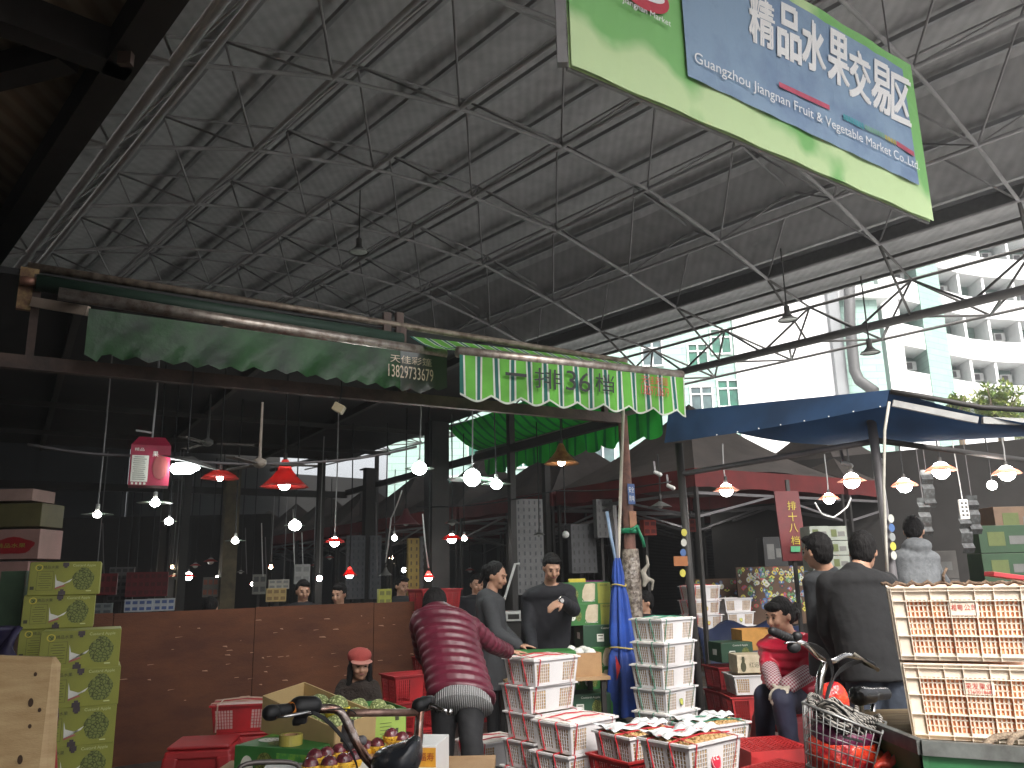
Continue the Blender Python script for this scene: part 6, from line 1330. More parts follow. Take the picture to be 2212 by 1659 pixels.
# 2 grey coat woman
Y = 7.7
person('person in a charcoal coat with a black ponytail looking down at the open carton', dict(
    pel=at(1062, 1418, Y), hL=at(1058, 1425, Y+.08), hR=at(1062, 1425, Y-.08), kL=at(1066, 1510, Y+.1), kR=at(1062, 1512, Y-.06), aL=at(1072, 1578, Y+.12), aR=at(1064, 1582, Y-.04),
    sL=at(1062, 1302, Y+.17), sR=at(1056, 1302, Y-.17), head=at(1072, 1244, Y), neck=at(1062, 1284, Y), eL=at(1085, 1360, Y+.2), wL=at(1118, 1392, Y+.1), eR=at(1072, 1368, Y-.25), wR=at(1118, 1394, Y-.2), curl=.3, foot=V((.95, -.2, 0)), hdR=V((1, 0, -.05)), hdL=V((1, 0, -.05))),
    R(66), R(16), 0, M_coat, M_blktr, M_black, 'pony', W=.19, Dp=.14, arm=(.068, .062, .056), leg=(.085, .06, .045), coat=.16, hood=V((-.45, 0, .0)))
# 3 man in black
Y = 7.9
person('person in a black zip jacket leaning on the green cartons, looking down', dict(
    pel=at(1175, 1420, Y+.1), hL=at(1195, 1425, Y+.1), hR=at(1155, 1425, Y+.1), kL=at(1195, 1500, Y), kR=at(1155, 1500, Y), aL=at(1195, 1555, Y+.1), aR=at(1155, 1555, Y+.1),
    sR=at(1148, 1288, Y), sL=at(1222, 1280, Y), head=at(1192, 1226, Y-.18), neck=at(1188, 1262, Y-.08), eL=at(1240, 1318, Y-.2), wL=at(1215, 1298, Y-.48), eR=at(1142, 1352, Y-.1), wR=at(1150, 1400, Y-.35), hdL=V((-.75, -.2, -.35)), hnL=V((0, .6, -.7)), curl=.5, foot=V((0, -1, 0))),
    R(12), R(24), 0, M_blkc, M_blktr, M_black, 'man', W=.262, Dp=.15, arm=(.078, .064, .052), noise=.015)
wt = MB(); c = at(1214, 1297, 7.42); wt.tube([c+V((.03*math.cos(k/10*6.28), .012*math.cos(k/10*6.28), .033*math.sin(k/10*6.28))) for k in range(10)], .007, 6, closed=True); wt.disc(c+V((0, -.035, .0)), (1, 0, 0), (0, .2, 1), .018, .018, 14)
o = wt.build('wrist_watch', M_chrome, None, smooth=True); tag(o, 'steel wrist watch on the wrist of the man in black', 'watch')
# 4 child
Y = 6.5
person('child in a pink red brimmed cap and dark furry coat sitting behind the fruit box', dict(
    pel=at(772, 1560, Y), hL=at(785, 1560, Y), hR=at(758, 1560, Y), kL=at(800, 1568, Y-.35), kR=at(745, 1568, Y-.35), aL=at(800, 1650, Y-.35), aR=at(745, 1650, Y-.35),
    sL=at(803, 1488, Y), sR=at(744, 1486, Y), head=at(777, 1437, Y-.04), neck=at(774, 1468, Y), eL=at(815, 1530, Y-.1), wL=at(790, 1560, Y-.3), eR=at(730, 1530, Y-.1), wR=at(755, 1560, Y-.3)),
    R(22), R(4), 0, mat('dark_fur', (.035, .025, .02), .95, scale=30, bump=.9, bscale=60), M_blktr, M_black, 'long', W=.15, Dp=.12, arm=(.065, .055, .045), leg=(.07, .055, .045), cap=(mat('pink_felt', (.4, .07, .06), .9, scale=8), mat('brim_felt', (.5, .22, .18), .9)), sc_=.93, noise=.03)
q = at(772, 1600, Y); st_ = MB(); st_.box((q.x, q.y, (at(772, 1585, Y).z)/2), (.3, .3, at(772, 1585, Y).z)); o = st_.build('low_seat', M_dark, None, bev=.01); tag(o, 'low dark box seat under the child', 'seat')
# 5 seated woman in red
Y = 6.25
person('person in a red puffer jacket and checked sleeve covers sitting with gloved hands clasped', dict(
    pel=at(1712, 1508, Y+.12), hL=at(1725, 1512, Y+.02), hR=at(1695, 1512, Y+.2), kL=at(1690, 1512, Y-.42), kR=at(1652, 1502, Y-.1), aL=at(1712, 1640, Y-.35), aR=at(1655, 1632, Y-.02),
    sL=at(1748, 1392, Y-.06), sR=at(1672, 1390, Y+.12), head=at(1684, 1330, Y), neck=at(1702, 1372, Y+.02), eL=at(1750, 1450, Y-.15), wL=at(1700, 1482, Y-.38), eR=at(1662, 1440, Y), wR=at(1674, 1478, Y-.3), hdL=V((-.8, -.3, -.25)), hdR=V((.5, -.45, -.5)), foot=V((-.5, -.8, 0))),
    R(-62), R(10), 0, M_redpuf, M_navytr, M_black, 'bun', .062, W=.245, Dp=.17, arm=(.08, .068, .056), leg=(.1, .078, .06), fore=M_ging, gloves=M_cot, hipw=.2, sc_=1.04)
c = at(1712, 1560, Y+.15); dup(s1, (c.x, c.y, 0), R(30), 'red plastic stool under the woman in the red puffer jacket')
# 6 black sweater man
Y = 5.35
person('heavy set person in a black sweater and dark jeans seen from behind', dict(
    pel=at(1890, 1428, Y), hL=at(1862, 1440, Y), hR=at(1920, 1440, Y), kL=at(1866, 1560, Y), kR=at(1935, 1565, Y), aL=at(1868, 1690, Y), aR=at(1940, 1690, Y),
    sL=at(1792, 1262, Y), sR=at(1912, 1262, Y+.08), head=at(1865, 1192, Y+.05), neck=at(1852, 1228, Y), eL=at(1790, 1360, Y+.12), wL=at(1815, 1420, Y+.35), eR=at(1935, 1355, Y+.2), wR=at(1925, 1400, Y+.42), foot=V((.2, 1, 0))),
    R(150), R(12), 0, M_swt, M_jean, M_black, 'man', W=.255, Dp=.17, arm=(.085, .07, .055), leg=(.11, .085, .07), hipw=.24, sc_=1.03)
# 7 man left of him
Y = 5.75
person('person with thick black hair in a dark grey hooded top behind the black sweater', dict(
    pel=at(1810, 1420, Y), hL=at(1790, 1430, Y), hR=at(1830, 1430, Y), kL=at(1790, 1540, Y), kR=at(1830, 1540, Y), aL=at(1790, 1655, Y), aR=at(1830, 1655, Y),
    sL=at(1762, 1265, Y), sR=at(1842, 1265, Y), head=at(1765, 1192, Y), neck=at(1785, 1232, Y), eL=at(1760, 1345, Y-.02), wL=at(1790, 1430, Y-.05), eR=at(1850, 1350, Y), wR=at(1850, 1420, Y), foot=V((-.3, 1, 0))),
    R(205), R(5), 0, M_dhood, M_jean, M_black, 'short', W=.21, Dp=.13, arm=(.062, .055, .048), leg=(.09, .07, .055), sc_=1.02)
# 8 hooded man
Y = 7.0
person('person in a light grey hooded sweatshirt seen from behind at the goods table', dict(
    pel=at(1985, 1345, Y), hL=at(1970, 1350, Y), hR=at(2000, 1350, Y), kL=at(1970, 1450, Y), kR=at(2005, 1450, Y), aL=at(1970, 1560, Y), aR=at(2005, 1560, Y),
    sL=at(1950, 1205, Y), sR=at(2005, 1205, Y), head=at(1974, 1148, Y+.06), neck=at(1974, 1182, Y), eL=at(1946, 1270, Y+.1), wL=at(1965, 1300, Y+.2), eR=at(2022, 1235, Y+.1), wR=at(2042, 1262, Y+.25), foot=V((.2, 1, 0))),
    R(150), R(20), 0, M_gryh, M_jean, M_black, 'man', W=.2, Dp=.14, arm=(.066, .058, .05), hood=V((0, -.6, .3)))
# 9 background people
def bgp(label, x, y, Y, yaw, mt, s=1):
    k = 1760/Y
    person(label, dict(pel=at(x, y+.62*k, Y), hL=at(x+.08*k, y+.62*k, Y), hR=at(x-.08*k, y+.62*k, Y), kL=at(x+.1*k, y+.66*k, Y-.4), kR=at(x-.1*k, y+.66*k, Y-.4), aL=at(x+.1*k, y+1.05*k, Y-.4), aR=at(x-.1*k, y+1.05*k, Y-.4),
        sL=at(x+.18*k, y+.2*k, Y), sR=at(x-.18*k, y+.2*k, Y), head=at(x, y, Y), eL=at(x+.24*k, y+.45*k, Y-.05), wL=at(x+.1*k, y+.55*k, Y-.25), eR=at(x-.24*k, y+.45*k, Y-.05), wR=at(x-.1*k, y+.55*k, Y-.25)), yaw, .15, 0, mt, M_blktr, M_black, 'short', W=.21, Dp=.14, vox=.02)
bgp('dark clothed person with an unclear face behind the hoarding, left of the thick post', 655, 1277, 9.6, R(25), M_blkc); bgp('person in a dark grey top behind the hoarding below the small red lamp', 732, 1284, 9.8, R(-15), M_dhood)
bgp('dim figure in grey at the yellow packet panel', 868, 1266, 10.6, R(40), M_dhood); bgp('person with a lit face far behind the woman in the grey coat', 1030, 1262, 10.0, R(20), M_blkc); bgp('crouching person in black beside the stack of green strapped crates', 1392, 1302, 9.6, R(-70), M_blkc)
bgp('black haired person with the back turned behind the hoarding', 455, 1315, 9.4, R(175), M_blkc)
# ================================================================= foreground: citrus crates, cart, bicycles, fruit display
M_cit = mat('cream_crate', (.8, .7, .58), .45, scale=5, c2=(.64, .55, .45), contrast=(.3, .6)); M_orange = mat('oranges', (1, .52, .28), .5, scale=11, c2=(.8, .26, .1), bump=.3, contrast=(.4, .6)); M_cart = mat('cart_green', (.02, .15, .045), .55, scale=3, c2=(.015, .07, .03)); M_cartf = mat('cart_grey', (.16, .17, .16), .5, .3, scale=8, c2=(.07, .07, .065))
def big_crate(label, c, rz, txt):
    L, W, H = .55, .4, .305; t = thing('citrus_crate', label, 'crate', c, rz, 'big citrus crates on the cart'); b = MB()
    def Q(s, z, n): pass
    for (p, q, n, l, oth) in (((-1, -1), (1, -1), (0, -1), L, W), ((1, -1), (1, 1), (1, 0), W, L), ((1, 1), (-1, 1), (0, 1), L, W), ((-1, 1), (-1, -1), (-1, 0), W, L)):
        nn = V((n[0], n[1], 0)); th = -nn*.005
        def Qp(s, z): k = .95+.05*z/H; return V(((p[0]+(q[0]-p[0])*s)*L/2*k, (p[1]+(q[1]-p[1])*s)*W/2*k, z))
        def pan(a, b_, c_, d_): b.prism([Qp(a, c_), Qp(b_, c_), Qp(b_, d_), Qp(a, d_)], th)
        pan(0, 1, 0, .03); pan(0, 1, .25, H); pan(0, .09, .03, .25); pan(.91, 1, .03, .25)
        sec = [(.09, .91)]; nc = int(l*.82/.017)
        for k in range(nc+1): s = .09+.82*k/nc; ds = .0032/l*1.0; pan(s-ds, s+ds, .03, .25)
        for k in range(1, 9): z = .03+.22*k/9; pan(.09, .91, z-.0022, z+.0022)
        # outer ribs
        for z in (.018, .1, .178, .245, .287, H-.004):
            b.bar(Qp(0, z)+nn*.006, Qp(1, z)+nn*.006, .012, .0038)
        for s in (.0, .1, .28, .5-.09, .5+.09, .72, .9, 1): b.bar(Qp(s, .0)+nn*.0055, Qp(s, H)+nn*.0055, .011, .0035, up=V((n[1], -n[0], 0)))
    b.box((0, 0, .004), (L*.94, W*.94, .006)); b.build('crate_shell', M_cit, t)
    m = MB(); rn = random.Random(1)
    for i in range(10):
        for j in range(7):
            for k in range(4):
                if 0 < i < 9 and 0 < j < 6 and k < 3: continue
                m.ell((-.225+.05*i+rn.uniform(-.006, .006), -.16+.053*j, .04+.062*k+rn.uniform(-.006, .006)), (.03, .03, .028), nu=8, nv=6)
    m.build('oranges', M_orange, t, smooth=True)
    m = MB(); m.box((0, 0, H*.46), (L*.955, W*.945, H*.84), taper=.96); m.build('fruit_fill', M_orange, t)
    m = MB(); y = -W/2-.004; m.box((0, y+.004, .215), (.115, .006, .06)); m.text(txt, (-.05, y-.0005, .205), (1, 0, 0), (0, 0, 1), .1, .026, m=1)
    if txt != '湘粤公司': m.text('15360018681', (-.05, y-.0005, .188), (1, 0, 0), (0, 0, 1), .1, .014, m=1)
    m.build('name_plate', [M_cit, mat('crate_red_ink', (.5, .04, .03), .5)], t); return t
zt = at(1930, 1268, 3.7).z
CRZ = R(-23); bc = at(1938, 1400, 3.7); ccv = V((bc.x, bc.y, 0))+V((math.cos(CRZ), math.sin(CRZ), 0))*.275+V((-math.sin(CRZ), math.cos(CRZ), 0))*.2; cx = ccv.x; cyy = ccv.y
big_crate('upper cream plastic crate of oranges with a name plate of four red characters', (cx, cyy, zt-.305), CRZ, '湘粤公司')
big_crate('lower cream plastic crate of oranges with a red phone number on its plate', (cx+.02, cyy, zt-.305*2-.012), CRZ-.01, '荣发果业')
rp = MB(); P_ = [V((bc.x-.02+.56*k/30, bc.y+.03-.24*k/30+.01*math.sin(k*1.9), zt+.012+.008*math.sin(k*2.3))) for k in range(31)]; rp.tube(P_, .007, 6); rp.tube([p+V((0, .008, .005*math.cos(i*2.1))) for i, p in enumerate(P_)], .006, 6); rp.tube([P_[12], P_[12]+V((.0, 0, .03)), P_[12]+V((.02, 0, .06))], .006, 5)
o = rp.build('rope', mat('brown_rope', (.22, .15, .1), .9, scale=60, c2=(.1, .06, .04), bump=.6, bscale=120), None, smooth=True); tag(o, 'brown twisted rope along the top edge of the upper citrus crate', 'rope')
zb = zt-.305*2-.014
ct_ = thing('cargo_tricycle', 'green cargo tricycle bed with grey rim and a plank deck carrying the crates', 'tricycle', (cx, 3.8, 0))
m = MB()
for k in range(6): y0 = 3.6+.145*k; m.box((cx+.06, y0+.07, zb-.02), (1.05, .14, .036))
m.build('plank_deck', mat('old_plank', (.42, .31, .17), .7, scale=3, c2=(.25, .17, .09), stretch=(2, 12, 12), bump=.2), ct_, world=True)
gl = at(1990, 1614, 3.15); gr = at(2300, 1635, 3.05)
m = MB(); m.bar(gl, gr+(gr-gl)*.6, .03, .05); m.bar(gl, V((gl.x-.02, gl.y+1.0, gl.z)), .03, .05); m.build('rim', M_cartf, ct_, world=True)
m = MB(); g2 = gr+(gr-gl)*.6; m.prism([gl-V((0, -.005, .02)), g2-V((0, -.005, .02)), g2-V((0, -.005, .34)), gl-V((0, -.005, .34))], V((0, .02, 0))); m.build('side_panel', M_cart, ct_, world=True)
m = MB(); m.prism([gl-V((0, 0, .03)), V((gl.x, gl.y+1.0, gl.z-.03)), V((gl.x, gl.y+1.0, gl.z-.34)), gl-V((0, 0, .34))], V((.02, 0, 0))); m.build('end_panel', M_cart, ct_, world=True)
m = MB(); m.box((gl.x+.75, gl.y+.5, gl.z-.34), (1.5, 1.0, .02)); m.build('floor_plate', M_cartf, ct_, world=True)
for x_, y_ in ((gl.x+.35, gl.y-.0), (gl.x+.35, gl.y+1.0)):
    m = MB(); m.tube([V((x_+.27*math.cos(k/24*6.283), y_, .28+.27*math.sin(k/24*6.283))) for k in range(24)], .026, 8, closed=True); wl = m.build('wheel', M_black, ct_, smooth=True, world=True)
m = MB(); m.bar((gl.x+.35, gl.y, .28), (gl.x+.35, gl.y+1.0, .28), .03); m.build('axle', M_dark, ct_, world=True)
for x_ in (cx-.35, cx+.45):
    for y_ in (3.68, 4.35): m = MB(); m.bar((x_, y_, gl.z-.34), (x_, y_, zb-.04), .04); m.build('deck_support', M_dark, ct_, world=True)
rp = MB(); a = at(2110, 1640, 3.35); b = at(2160, 1590, 3.4); rp.tube([at(2130, 1650, 3.3), at(2120, 1615, 3.35), at(2145, 1590, 3.4), at(2200, 1588, 3.4), at(2280, 1592, 3.4)], .016, 8); rp.tube([at(2205, 1655, 3.3), at(2180, 1620, 3.3), at(2178, 1596, 3.35), at(2215, 1578, 3.4), at(2290, 1580, 3.4)], .014, 8)
o = rp.build('rope_coil', mat('tan_rope', (.3, .23, .16), .9, scale=60, c2=(.14, .1, .07), bump=.6, bscale=120), None, smooth=True, sub=1); tag(o, 'thick tan rope looped over the green cart side', 'rope')
sk_ = MB()
sa = at(1905, 1625, 3.45); 
sk_.sheet(24, 10, lambda u, v: at(1890+150*u, 1640-45*math.sin(u*2.6)+20*u+26*v, 3.5-.12*v)+V((0, 0, .012*math.sin(u*21+v*7)))); o = sk_.build('woven_sack', mat('printed_sack', (.5, .04, .02), .4, scale=9, c2=(.5, .3, .05), contrast=(.36, .5), bump=.4), None, smooth=True, solid=.02); tag(o, 'crumpled red and yellow printed sack hanging between bicycle and cart', 'sack')
o = MB().ell((0, 0, 0), (.1, .1, .2), nu=12, nv=10).build('brown_sack', mat('brown_sack', (.25, .18, .11), .9, scale=9, c2=(.08, .06, .04)), None, smooth=True, noise=.08, nscale=.08); o.location = at(1895, 1670, 3.7); tag(o, 'dirty brown sack behind the bicycle basket', 'sack')

# ---- right bicycle
BY = 3.75
bk = thing('bicycle', 'bicycle with chrome handlebar and a wire basket holding striped rope', 'bicycle', (at(1790, 1600, BY).x, BY, 0))
HB = [at(1712, 1381, 3.62), at(1738, 1389, 3.63), at(1752, 1404, 3.66), at(1766, 1419, 3.7), at(1784, 1427, 3.76), at(1801, 1430, 3.82), at(1813, 1421, 3.9), at(1826, 1414, 3.96), at(1845, 1418, 4.02), at(1866, 1428, 4.08)]
m = MB(); m.tube(HB, .0125, 10); m.build('handlebar', M_chrome, bk, smooth=True, world=True, sub=1)
m = MB(); a, b = at(1668, 1363, 3.52), at(1714, 1382, 3.62); m.cap(a, b, .018, .017); [m.tube([a.lerp(b, k/9), a.lerp(b, k/9+.03)], .0195, 10) for k in range(1, 9)]; m.build('grip', M_black, bk, smooth=True, world=True)
m = MB(); m.cap(at(1868, 1429, 4.08), at(1885, 1437, 4.12), .017, .017); m.build('grip', M_black, bk, smooth=True, world=True)
m = MB(); m.tube([at(1693, 1391, 3.55), at(1703, 1386, 3.55), at(1722, 1388, 3.58), at(1740, 1396, 3.62), at(1738, 1385, 3.63)], [.006, .008, .008, .007, .007], 8, flat=.7); m.build('brake_lever', M_chrome, bk, smooth=True, world=True, sub=1)
m = MB(); m.tube([at(1845, 1412, 4.0), at(1875, 1432, 4.0), at(1898, 1448, 4.0)], [.007, .006, .009], 8); m.build('brake_lever', mat('cream_lever', (.55, .5, .42), .4), bk, smooth=True, world=True)
m = MB(); m.ell(at(1722, 1374, 3.6), (.022, .02, .02)); m.ell(at(1715, 1398, 3.58), (.03, .016, .024)); m.build('bell', M_black, bk, smooth=True, world=True)
m = MB()
for k in range(4): m.tube([at(1740, 1386, 3.6), at(1770+k*4, 1405-k*3, 3.68), at(1800+k*3, 1440+k*3, 3.72), at(1795-k*3, 1480, 3.72), at(1780, 1530, 3.72)], .0035, 5)
for k in range(4): m.tube([at(1872, 1428, 4.02), at(1845, 1425+k*3, 3.96), at(1812, 1440+k*4, 3.86), at(1795, 1475, 3.78), at(1785, 1530, 3.74)], .0035, 5)
m.build('cables', M_black, bk, smooth=True, world=True, sub=1)
m = MB(); m.tube([at(1782, 1430, 3.76), at(1772, 1462, 3.75), at(1768, 1500, 3.75), at(1766, 1540, 3.76)], [.016, .0165, .018, .018], 12); m.build('stem', M_chrome, bk, smooth=True, world=True)
hb2 = at(1764, 1600, 3.78); m = MB(); m.tube([at(1768, 1500, 3.75), hb2], .021, 12); fa2 = V((hb2.x-.1, 3.45, .3)); ra2_ = V((hb2.x+.35, 4.75, .3)); se = at(1884, 1580, 4.4); bb = V((hb2.x+.12, 4.1, .3))
m.tube([hb2, bb], .018, 10); m.tube([bb, se], .016, 10); m.tube([bb, ra2_], .011, 8); m.tube([se-V((0, 0, .1)), ra2_], .009, 8); m.tube([hb2+V((0, 0, .05)), hb2.lerp(se, .5)-V((0, 0, .15)), se-V((0, 0, .2))], .016, 10); m.build('frame', mat('bike_red', (.12, .02, .03), .4), bk, smooth=True, world=True)
m = MB(); m.tube([hb2-V((.04, 0, .0)), fa2+V((-.04, 0, 0))], .011, 8); m.tube([hb2+V((.04, 0, .0)), fa2+V((.04, 0, 0))], .011, 8); m.build('fork', M_steel, bk, smooth=True, world=True)
for c, lab in ((fa2, 'w'), (ra2_, 'w')):
    d = (ra2_-fa2); d.z = 0; d.normalize(); m = MB(); m.tube([c+d*.29*math.cos(k/32*6.283)+V((0, 0, .29*math.sin(k/32*6.283)-0)) for k in range(32)], .019, 8, closed=True); wl = m.build('wheel', M_black, bk, smooth=True, world=True)
    m = MB(); m.tube([c+d*.265*math.cos(k/32*6.283)+V((0, 0, .265*math.sin(k/32*6.283))) for k in range(32)], .01, 6, closed=True)
    for k in range(18): m.tube([c, c+d*.265*math.cos(k/18*6.283)+V((0, 0, .265*math.sin(k/18*6.283)))], .0012, 4)
    m.build('rim', M_chrome, bk, smooth=True, world=True)
m = MB(); m.tube([se-V((0, 0, .02)), at(1886, 1520, 4.42)], .013, 8); m.build('seat_post', M_chrome, bk, smooth=True, world=True)
m = MB(); m.cap(at(1862, 1500, 4.35), at(1912, 1498, 4.5), .036, .034, 14); m.cap(at(1853, 1503, 4.33), at(1880, 1502, 4.4), .05, .042, 14); m.build('saddle', mat('black_vinyl', (.015, .015, .017), .25), bk, world=True, remesh=.01, sm=3)
m = MB(); [m.tube([at(1852+k*9, 1515+j*3, 4.36)+V((0, 0, -.004*j)) for j in range(8)], .012, 6) for k in range(2)]; m.build('saddle_spring', M_chrome, bk, smooth=True, world=True)
m = MB(); m.tube([se+V((0, .15, -.1)), ra2_+V((0, .15, .35))], .3*.03, 6); m.build('rack', M_chrome, bk, world=True)
# basket
bt4 = [at(1732, 1508, 3.45), at(1762, 1504, 3.68), at(1914, 1566, 3.62), at(1895, 1586, 3.32)]; bt4 = [at(1733, 1518, 3.4), at(1752, 1505, 3.72), at(1914, 1560, 3.72), at(1905, 1585, 3.32)]
bbm = [at(1742, 1680, 3.48), at(1762, 1660, 3.68), at(1888, 1700, 3.68), at(1872, 1712, 3.4)]
def bmesh_wire(mb, r_=.0022):
    for k in range(4):
        a, b, c, d = bt4[k], bt4[(k+1) % 4], bbm[(k+1) % 4], bbm[k]; n_ = 11 if k in (1, 3) else 6
        for i in range(n_+1): t_ = i/n_; mb.tube([a.lerp(b, t_), d.lerp(c, t_)], r_, 5)
        for j in range(1, 7): t_ = j/6; mb.tube([a.lerp(d, t_), b.lerp(c, t_)], r_, 5)
        mb.tube([a, b], .005, 8)
    for i in range(8): mb.tube([bbm[0].lerp(bbm[3], i/7), bbm[1].lerp(bbm[2], i/7)], r_, 5)
m = MB(); bmesh_wire(m); m.build('basket', mat('wire_white', (.3, .3, .29), .35, .6), bk, smooth=True, world=True)
m = MB(); m.bar(at(1822, 1592, 3.34), at(1862, 1602, 3.33), .03, .006); m.build('basket_plate', M_black, bk, world=True)
rn = random.Random(14); rp = MB(); cc3 = sum(bt4, V((0, 0, 0)))/4; ax = (bt4[2]-bt4[1]); ay = (bt4[1]-bt4[0])
for k in range(15):
    ph = rn.random()*6; rp.tube([cc3+V((0,0,.03))+ax*(.46-.025*k)*math.cos(i/20*6.283)+ay*(.38-.015*k)*math.sin(i/20*6.283)+V((0, 0, -.03-.011*(k % 4)+.018*math.sin(i*.9+ph)+.02*math.cos(i/20*6.28*2+k))) for i in range(20)], .0085, 6, closed=True)
o = rp.build('striped_rope', mat_wave('striped_rope', (.02, .02, .02), (.4, .37, .33), 26, 'DIAGONAL', .7, bump=.3, dist=2, soft=.08), None, smooth=True); tag(o, 'coiled black and white striped rope lying in the bicycle basket', 'rope')
cb3 = sum(bbm, V((0, 0, 0)))/4; m_ = MB(); m_.ell((0, 0, 0), (.15, .11, .12)); o = m_.build('red_plastic_bag', mat('red_bag', (.75, .06, .02), .25, scale=14, c2=(.3, .01, .02), bump=1, bscale=20, contrast=(.4, .6)), None, smooth=True, noise=.07, nscale=.06, sub=1); o.location = cb3.lerp(cc3, .42); tag(o, 'shiny red plastic bag stuffed in the bicycle basket', 'bag')
m_ = MB(); m_.ell((0, 0, 0), (.14, .1, .07)); o = m_.build('purple_cloth', mat('purple_cloth', (.12, .01, .05), .5, scale=9, bump=.6), None, smooth=True, noise=.06, nscale=.06, sub=1); o.location = cb3.lerp(cc3, .68); tag(o, 'crumpled dark purple cloth under the striped rope in the basket', 'cloth')
q = at(1800, 1502, 5.0); o = MB().ell((0, 0, 0), (.1, .06, .1)).build('red_bag', MATS['red_bag'], None, smooth=True, noise=.05, nscale=.08, sub=1); o.location = q+V((.0, 0, -.03)); tag(o, 'small red bag hanging behind the bicycle stem', 'bag')

# ---- left electric bike handlebar and headlamp cowl
eb = thing('electric_bike', 'electric bike with wide chrome and brown handlebar and a plastic wrapped headlamp cowl', 'bike', (at(850, 1600, 2.85).x, 2.9, 0))
M_hb = mat('scratched_chrome', (.62, .58, .55), .25, .9, scale=16, c2=(.22, .12, .09), contrast=(.45, .7))
L_ = [at(660, 1531, 2.78), at(700, 1531, 2.79), at(722, 1530, 2.8), at(738, 1537, 2.81), at(750, 1560, 2.82), at(764, 1592, 2.83), at(781, 1625, 2.84), at(800, 1650, 2.86), at(830, 1672, 2.88)]
m = MB(); m.tube(L_, .0155, 12); m.build('handlebar_left', M_hb, eb, smooth=True, world=True, sub=1)
R_ = [at(926, 1519, 3.04), at(913, 1520, 3.02), at(907, 1535, 3.0), at(904, 1572, 2.98), at(902, 1620, 2.95), at(880, 1672, 2.9)]
m = MB(); m.tube(R_, .0155, 12); m.build('handlebar_right', M_hb, eb, smooth=True, world=True, sub=1)
m = MB(); m.tube([at(752, 1540, 2.82), at(905, 1539, 3.0)], .0125, 12); m.build('cross_bar', mat('brown_bar', (.32, .2, .16), .35, .5, scale=20, c2=(.14, .08, .06)), eb, smooth=True, world=True)
m = MB(); m.cap(at(588, 1538, 2.68), at(640, 1531, 2.76), .021, .019, 14); m.cap(at(583, 1540, 2.67), at(590, 1539, 2.68), .024, .024, 14); m.build('grip', M_black, eb, smooth=True, world=True)
m = MB(); m.tube([at(628, 1532, 2.73), at(634, 1531, 2.74)], .0225, 14); m.build('orange_ring', mat('orange_ring', (.9, .3, .03), .4), eb, smooth=True, world=True)
m = MB(); m.cap(at(646, 1526, 2.75), at(676, 1524, 2.77), .032, .03, 12); m.ell(at(664, 1516, 2.76), (.03, .025, .014)); m.box(at(650, 1552, 2.77), (.04, .03, .03)); m.box(at(640, 1560, 2.77), (.025, .02, .02)); m.build('switch_box', M_black, eb, world=True, remesh=.006, sm=1)
m = MB(); m.tube([at(596, 1549, 2.66), at(630, 1545, 2.68), at(662, 1538, 2.72), at(676, 1540, 2.76)], [.008, .01, .01, .008], 8, flat=.6); m.build('brake_lever', M_chrome, eb, smooth=True, world=True)
m = MB(); m.cap(at(905, 1524, 3.0), at(930, 1514, 3.05), .026, .02, 12); m.box(at(922, 1515, 3.03), (.04, .03, .035)); m.cap(at(912, 1530, 3.02), at(940, 1524, 3.08), .014, .012); m.build('switch_box', M_black, eb, world=True, remesh=.006, sm=1)
m = MB(); m.tube([at(926, 1532, 3.0), at(930, 1522, 3.0), at(948, 1530, 2.98), at(968, 1537, 2.96)], [.008, .008, .007, .007], 8); m.ell(at(971, 1537, 2.96), (.011, .01, .011)); m.build('brake_lever', M_chrome, eb, smooth=True, world=True)
m = MB()
for k in range(3): m.tube([at(668, 1535+k*2, 2.74), at(700, 1545+k*3, 2.76), at(735, 1580+k*4, 2.8), at(765, 1630, 2.82), at(775, 1670, 2.84)], .004, 6)
m.tube([at(905, 1530, 3.02), at(914, 1560, 3.0), at(910, 1620, 2.96)], .005, 6); m.tube([at(700, 1534, 2.77), at(760, 1528, 2.8), at(770, 1545, 2.82)], .003, 6); m.build('cables', M_black, eb, smooth=True, world=True, sub=1)
m = MB(); m.tube([at(757, 1556, 2.86), at(757, 1600, 2.86)], .012, 10); m.tube([at(752, 1566, 2.84), at(748, 1602, 2.84)], .02, 12); m.cap(at(752, 1608, 2.84), at(782, 1600, 2.85), .017, .017); m.build('bar_clamp', M_steel, eb, smooth=True, world=True)
# cowl
cw = MB(); O_ = [(793, 1640), (812, 1614), (850, 1604), (876, 1596), (896, 1581), (912, 1584), (918, 1612), (916, 1640), (905, 1668), (880, 1700), (830, 1700), (800, 1680)]
cpt = at(862, 1645, 2.75)
for i in range(5):
    pass
ring0 = [at(x, y, 2.86) for x, y in O_]; ring1 = [at(862+(x-862)*.93, 1648+(y-1648)*.93, 2.78) for x, y in O_]; ring2 = [at(862+(x-862)*.6, 1652+(y-1652)*.6, 2.73) for x, y in O_]; n_ = len(O_)
cw.add(ring0+ring1+ring2+[cpt-V((0, .04, 0))], [(i, (i+1) % n_, n_+(i+1) % n_, n_+i) for i in range(n_)]+[(n_+i, n_+(i+1) % n_, 2*n_+(i+1) % n_, 2*n_+i) for i in range(n_)]+[(2*n_+i, 2*n_+(i+1) % n_, 3*n_) for i in range(n_)]+[tuple(reversed(range(n_)))])
cw.build('headlamp_cowl', mat('cowl_black', (.025, .028, .035), .25, scale=4), eb, world=True, smooth=True, sub=2)
fw_ = MB(); rn = random.Random(31)
def filmp(u, v):
    x = 830+88*u; y = 1592+78*v+14*(1-u); d = 2.72+.06*abs(2*v-1)+.01*math.sin(u*17+v*9)
    return at(x, y, d)
fw_.sheet(20, 16, filmp)
mf = bpy.data.materials.new('cling_film'); mf.use_nodes = True; b_ = mf.node_tree.nodes['Principled BSDF']; b_.inputs['Base Color'].default_value = (.6, .52, .45, 1); b_.inputs['Roughness'].default_value = .12
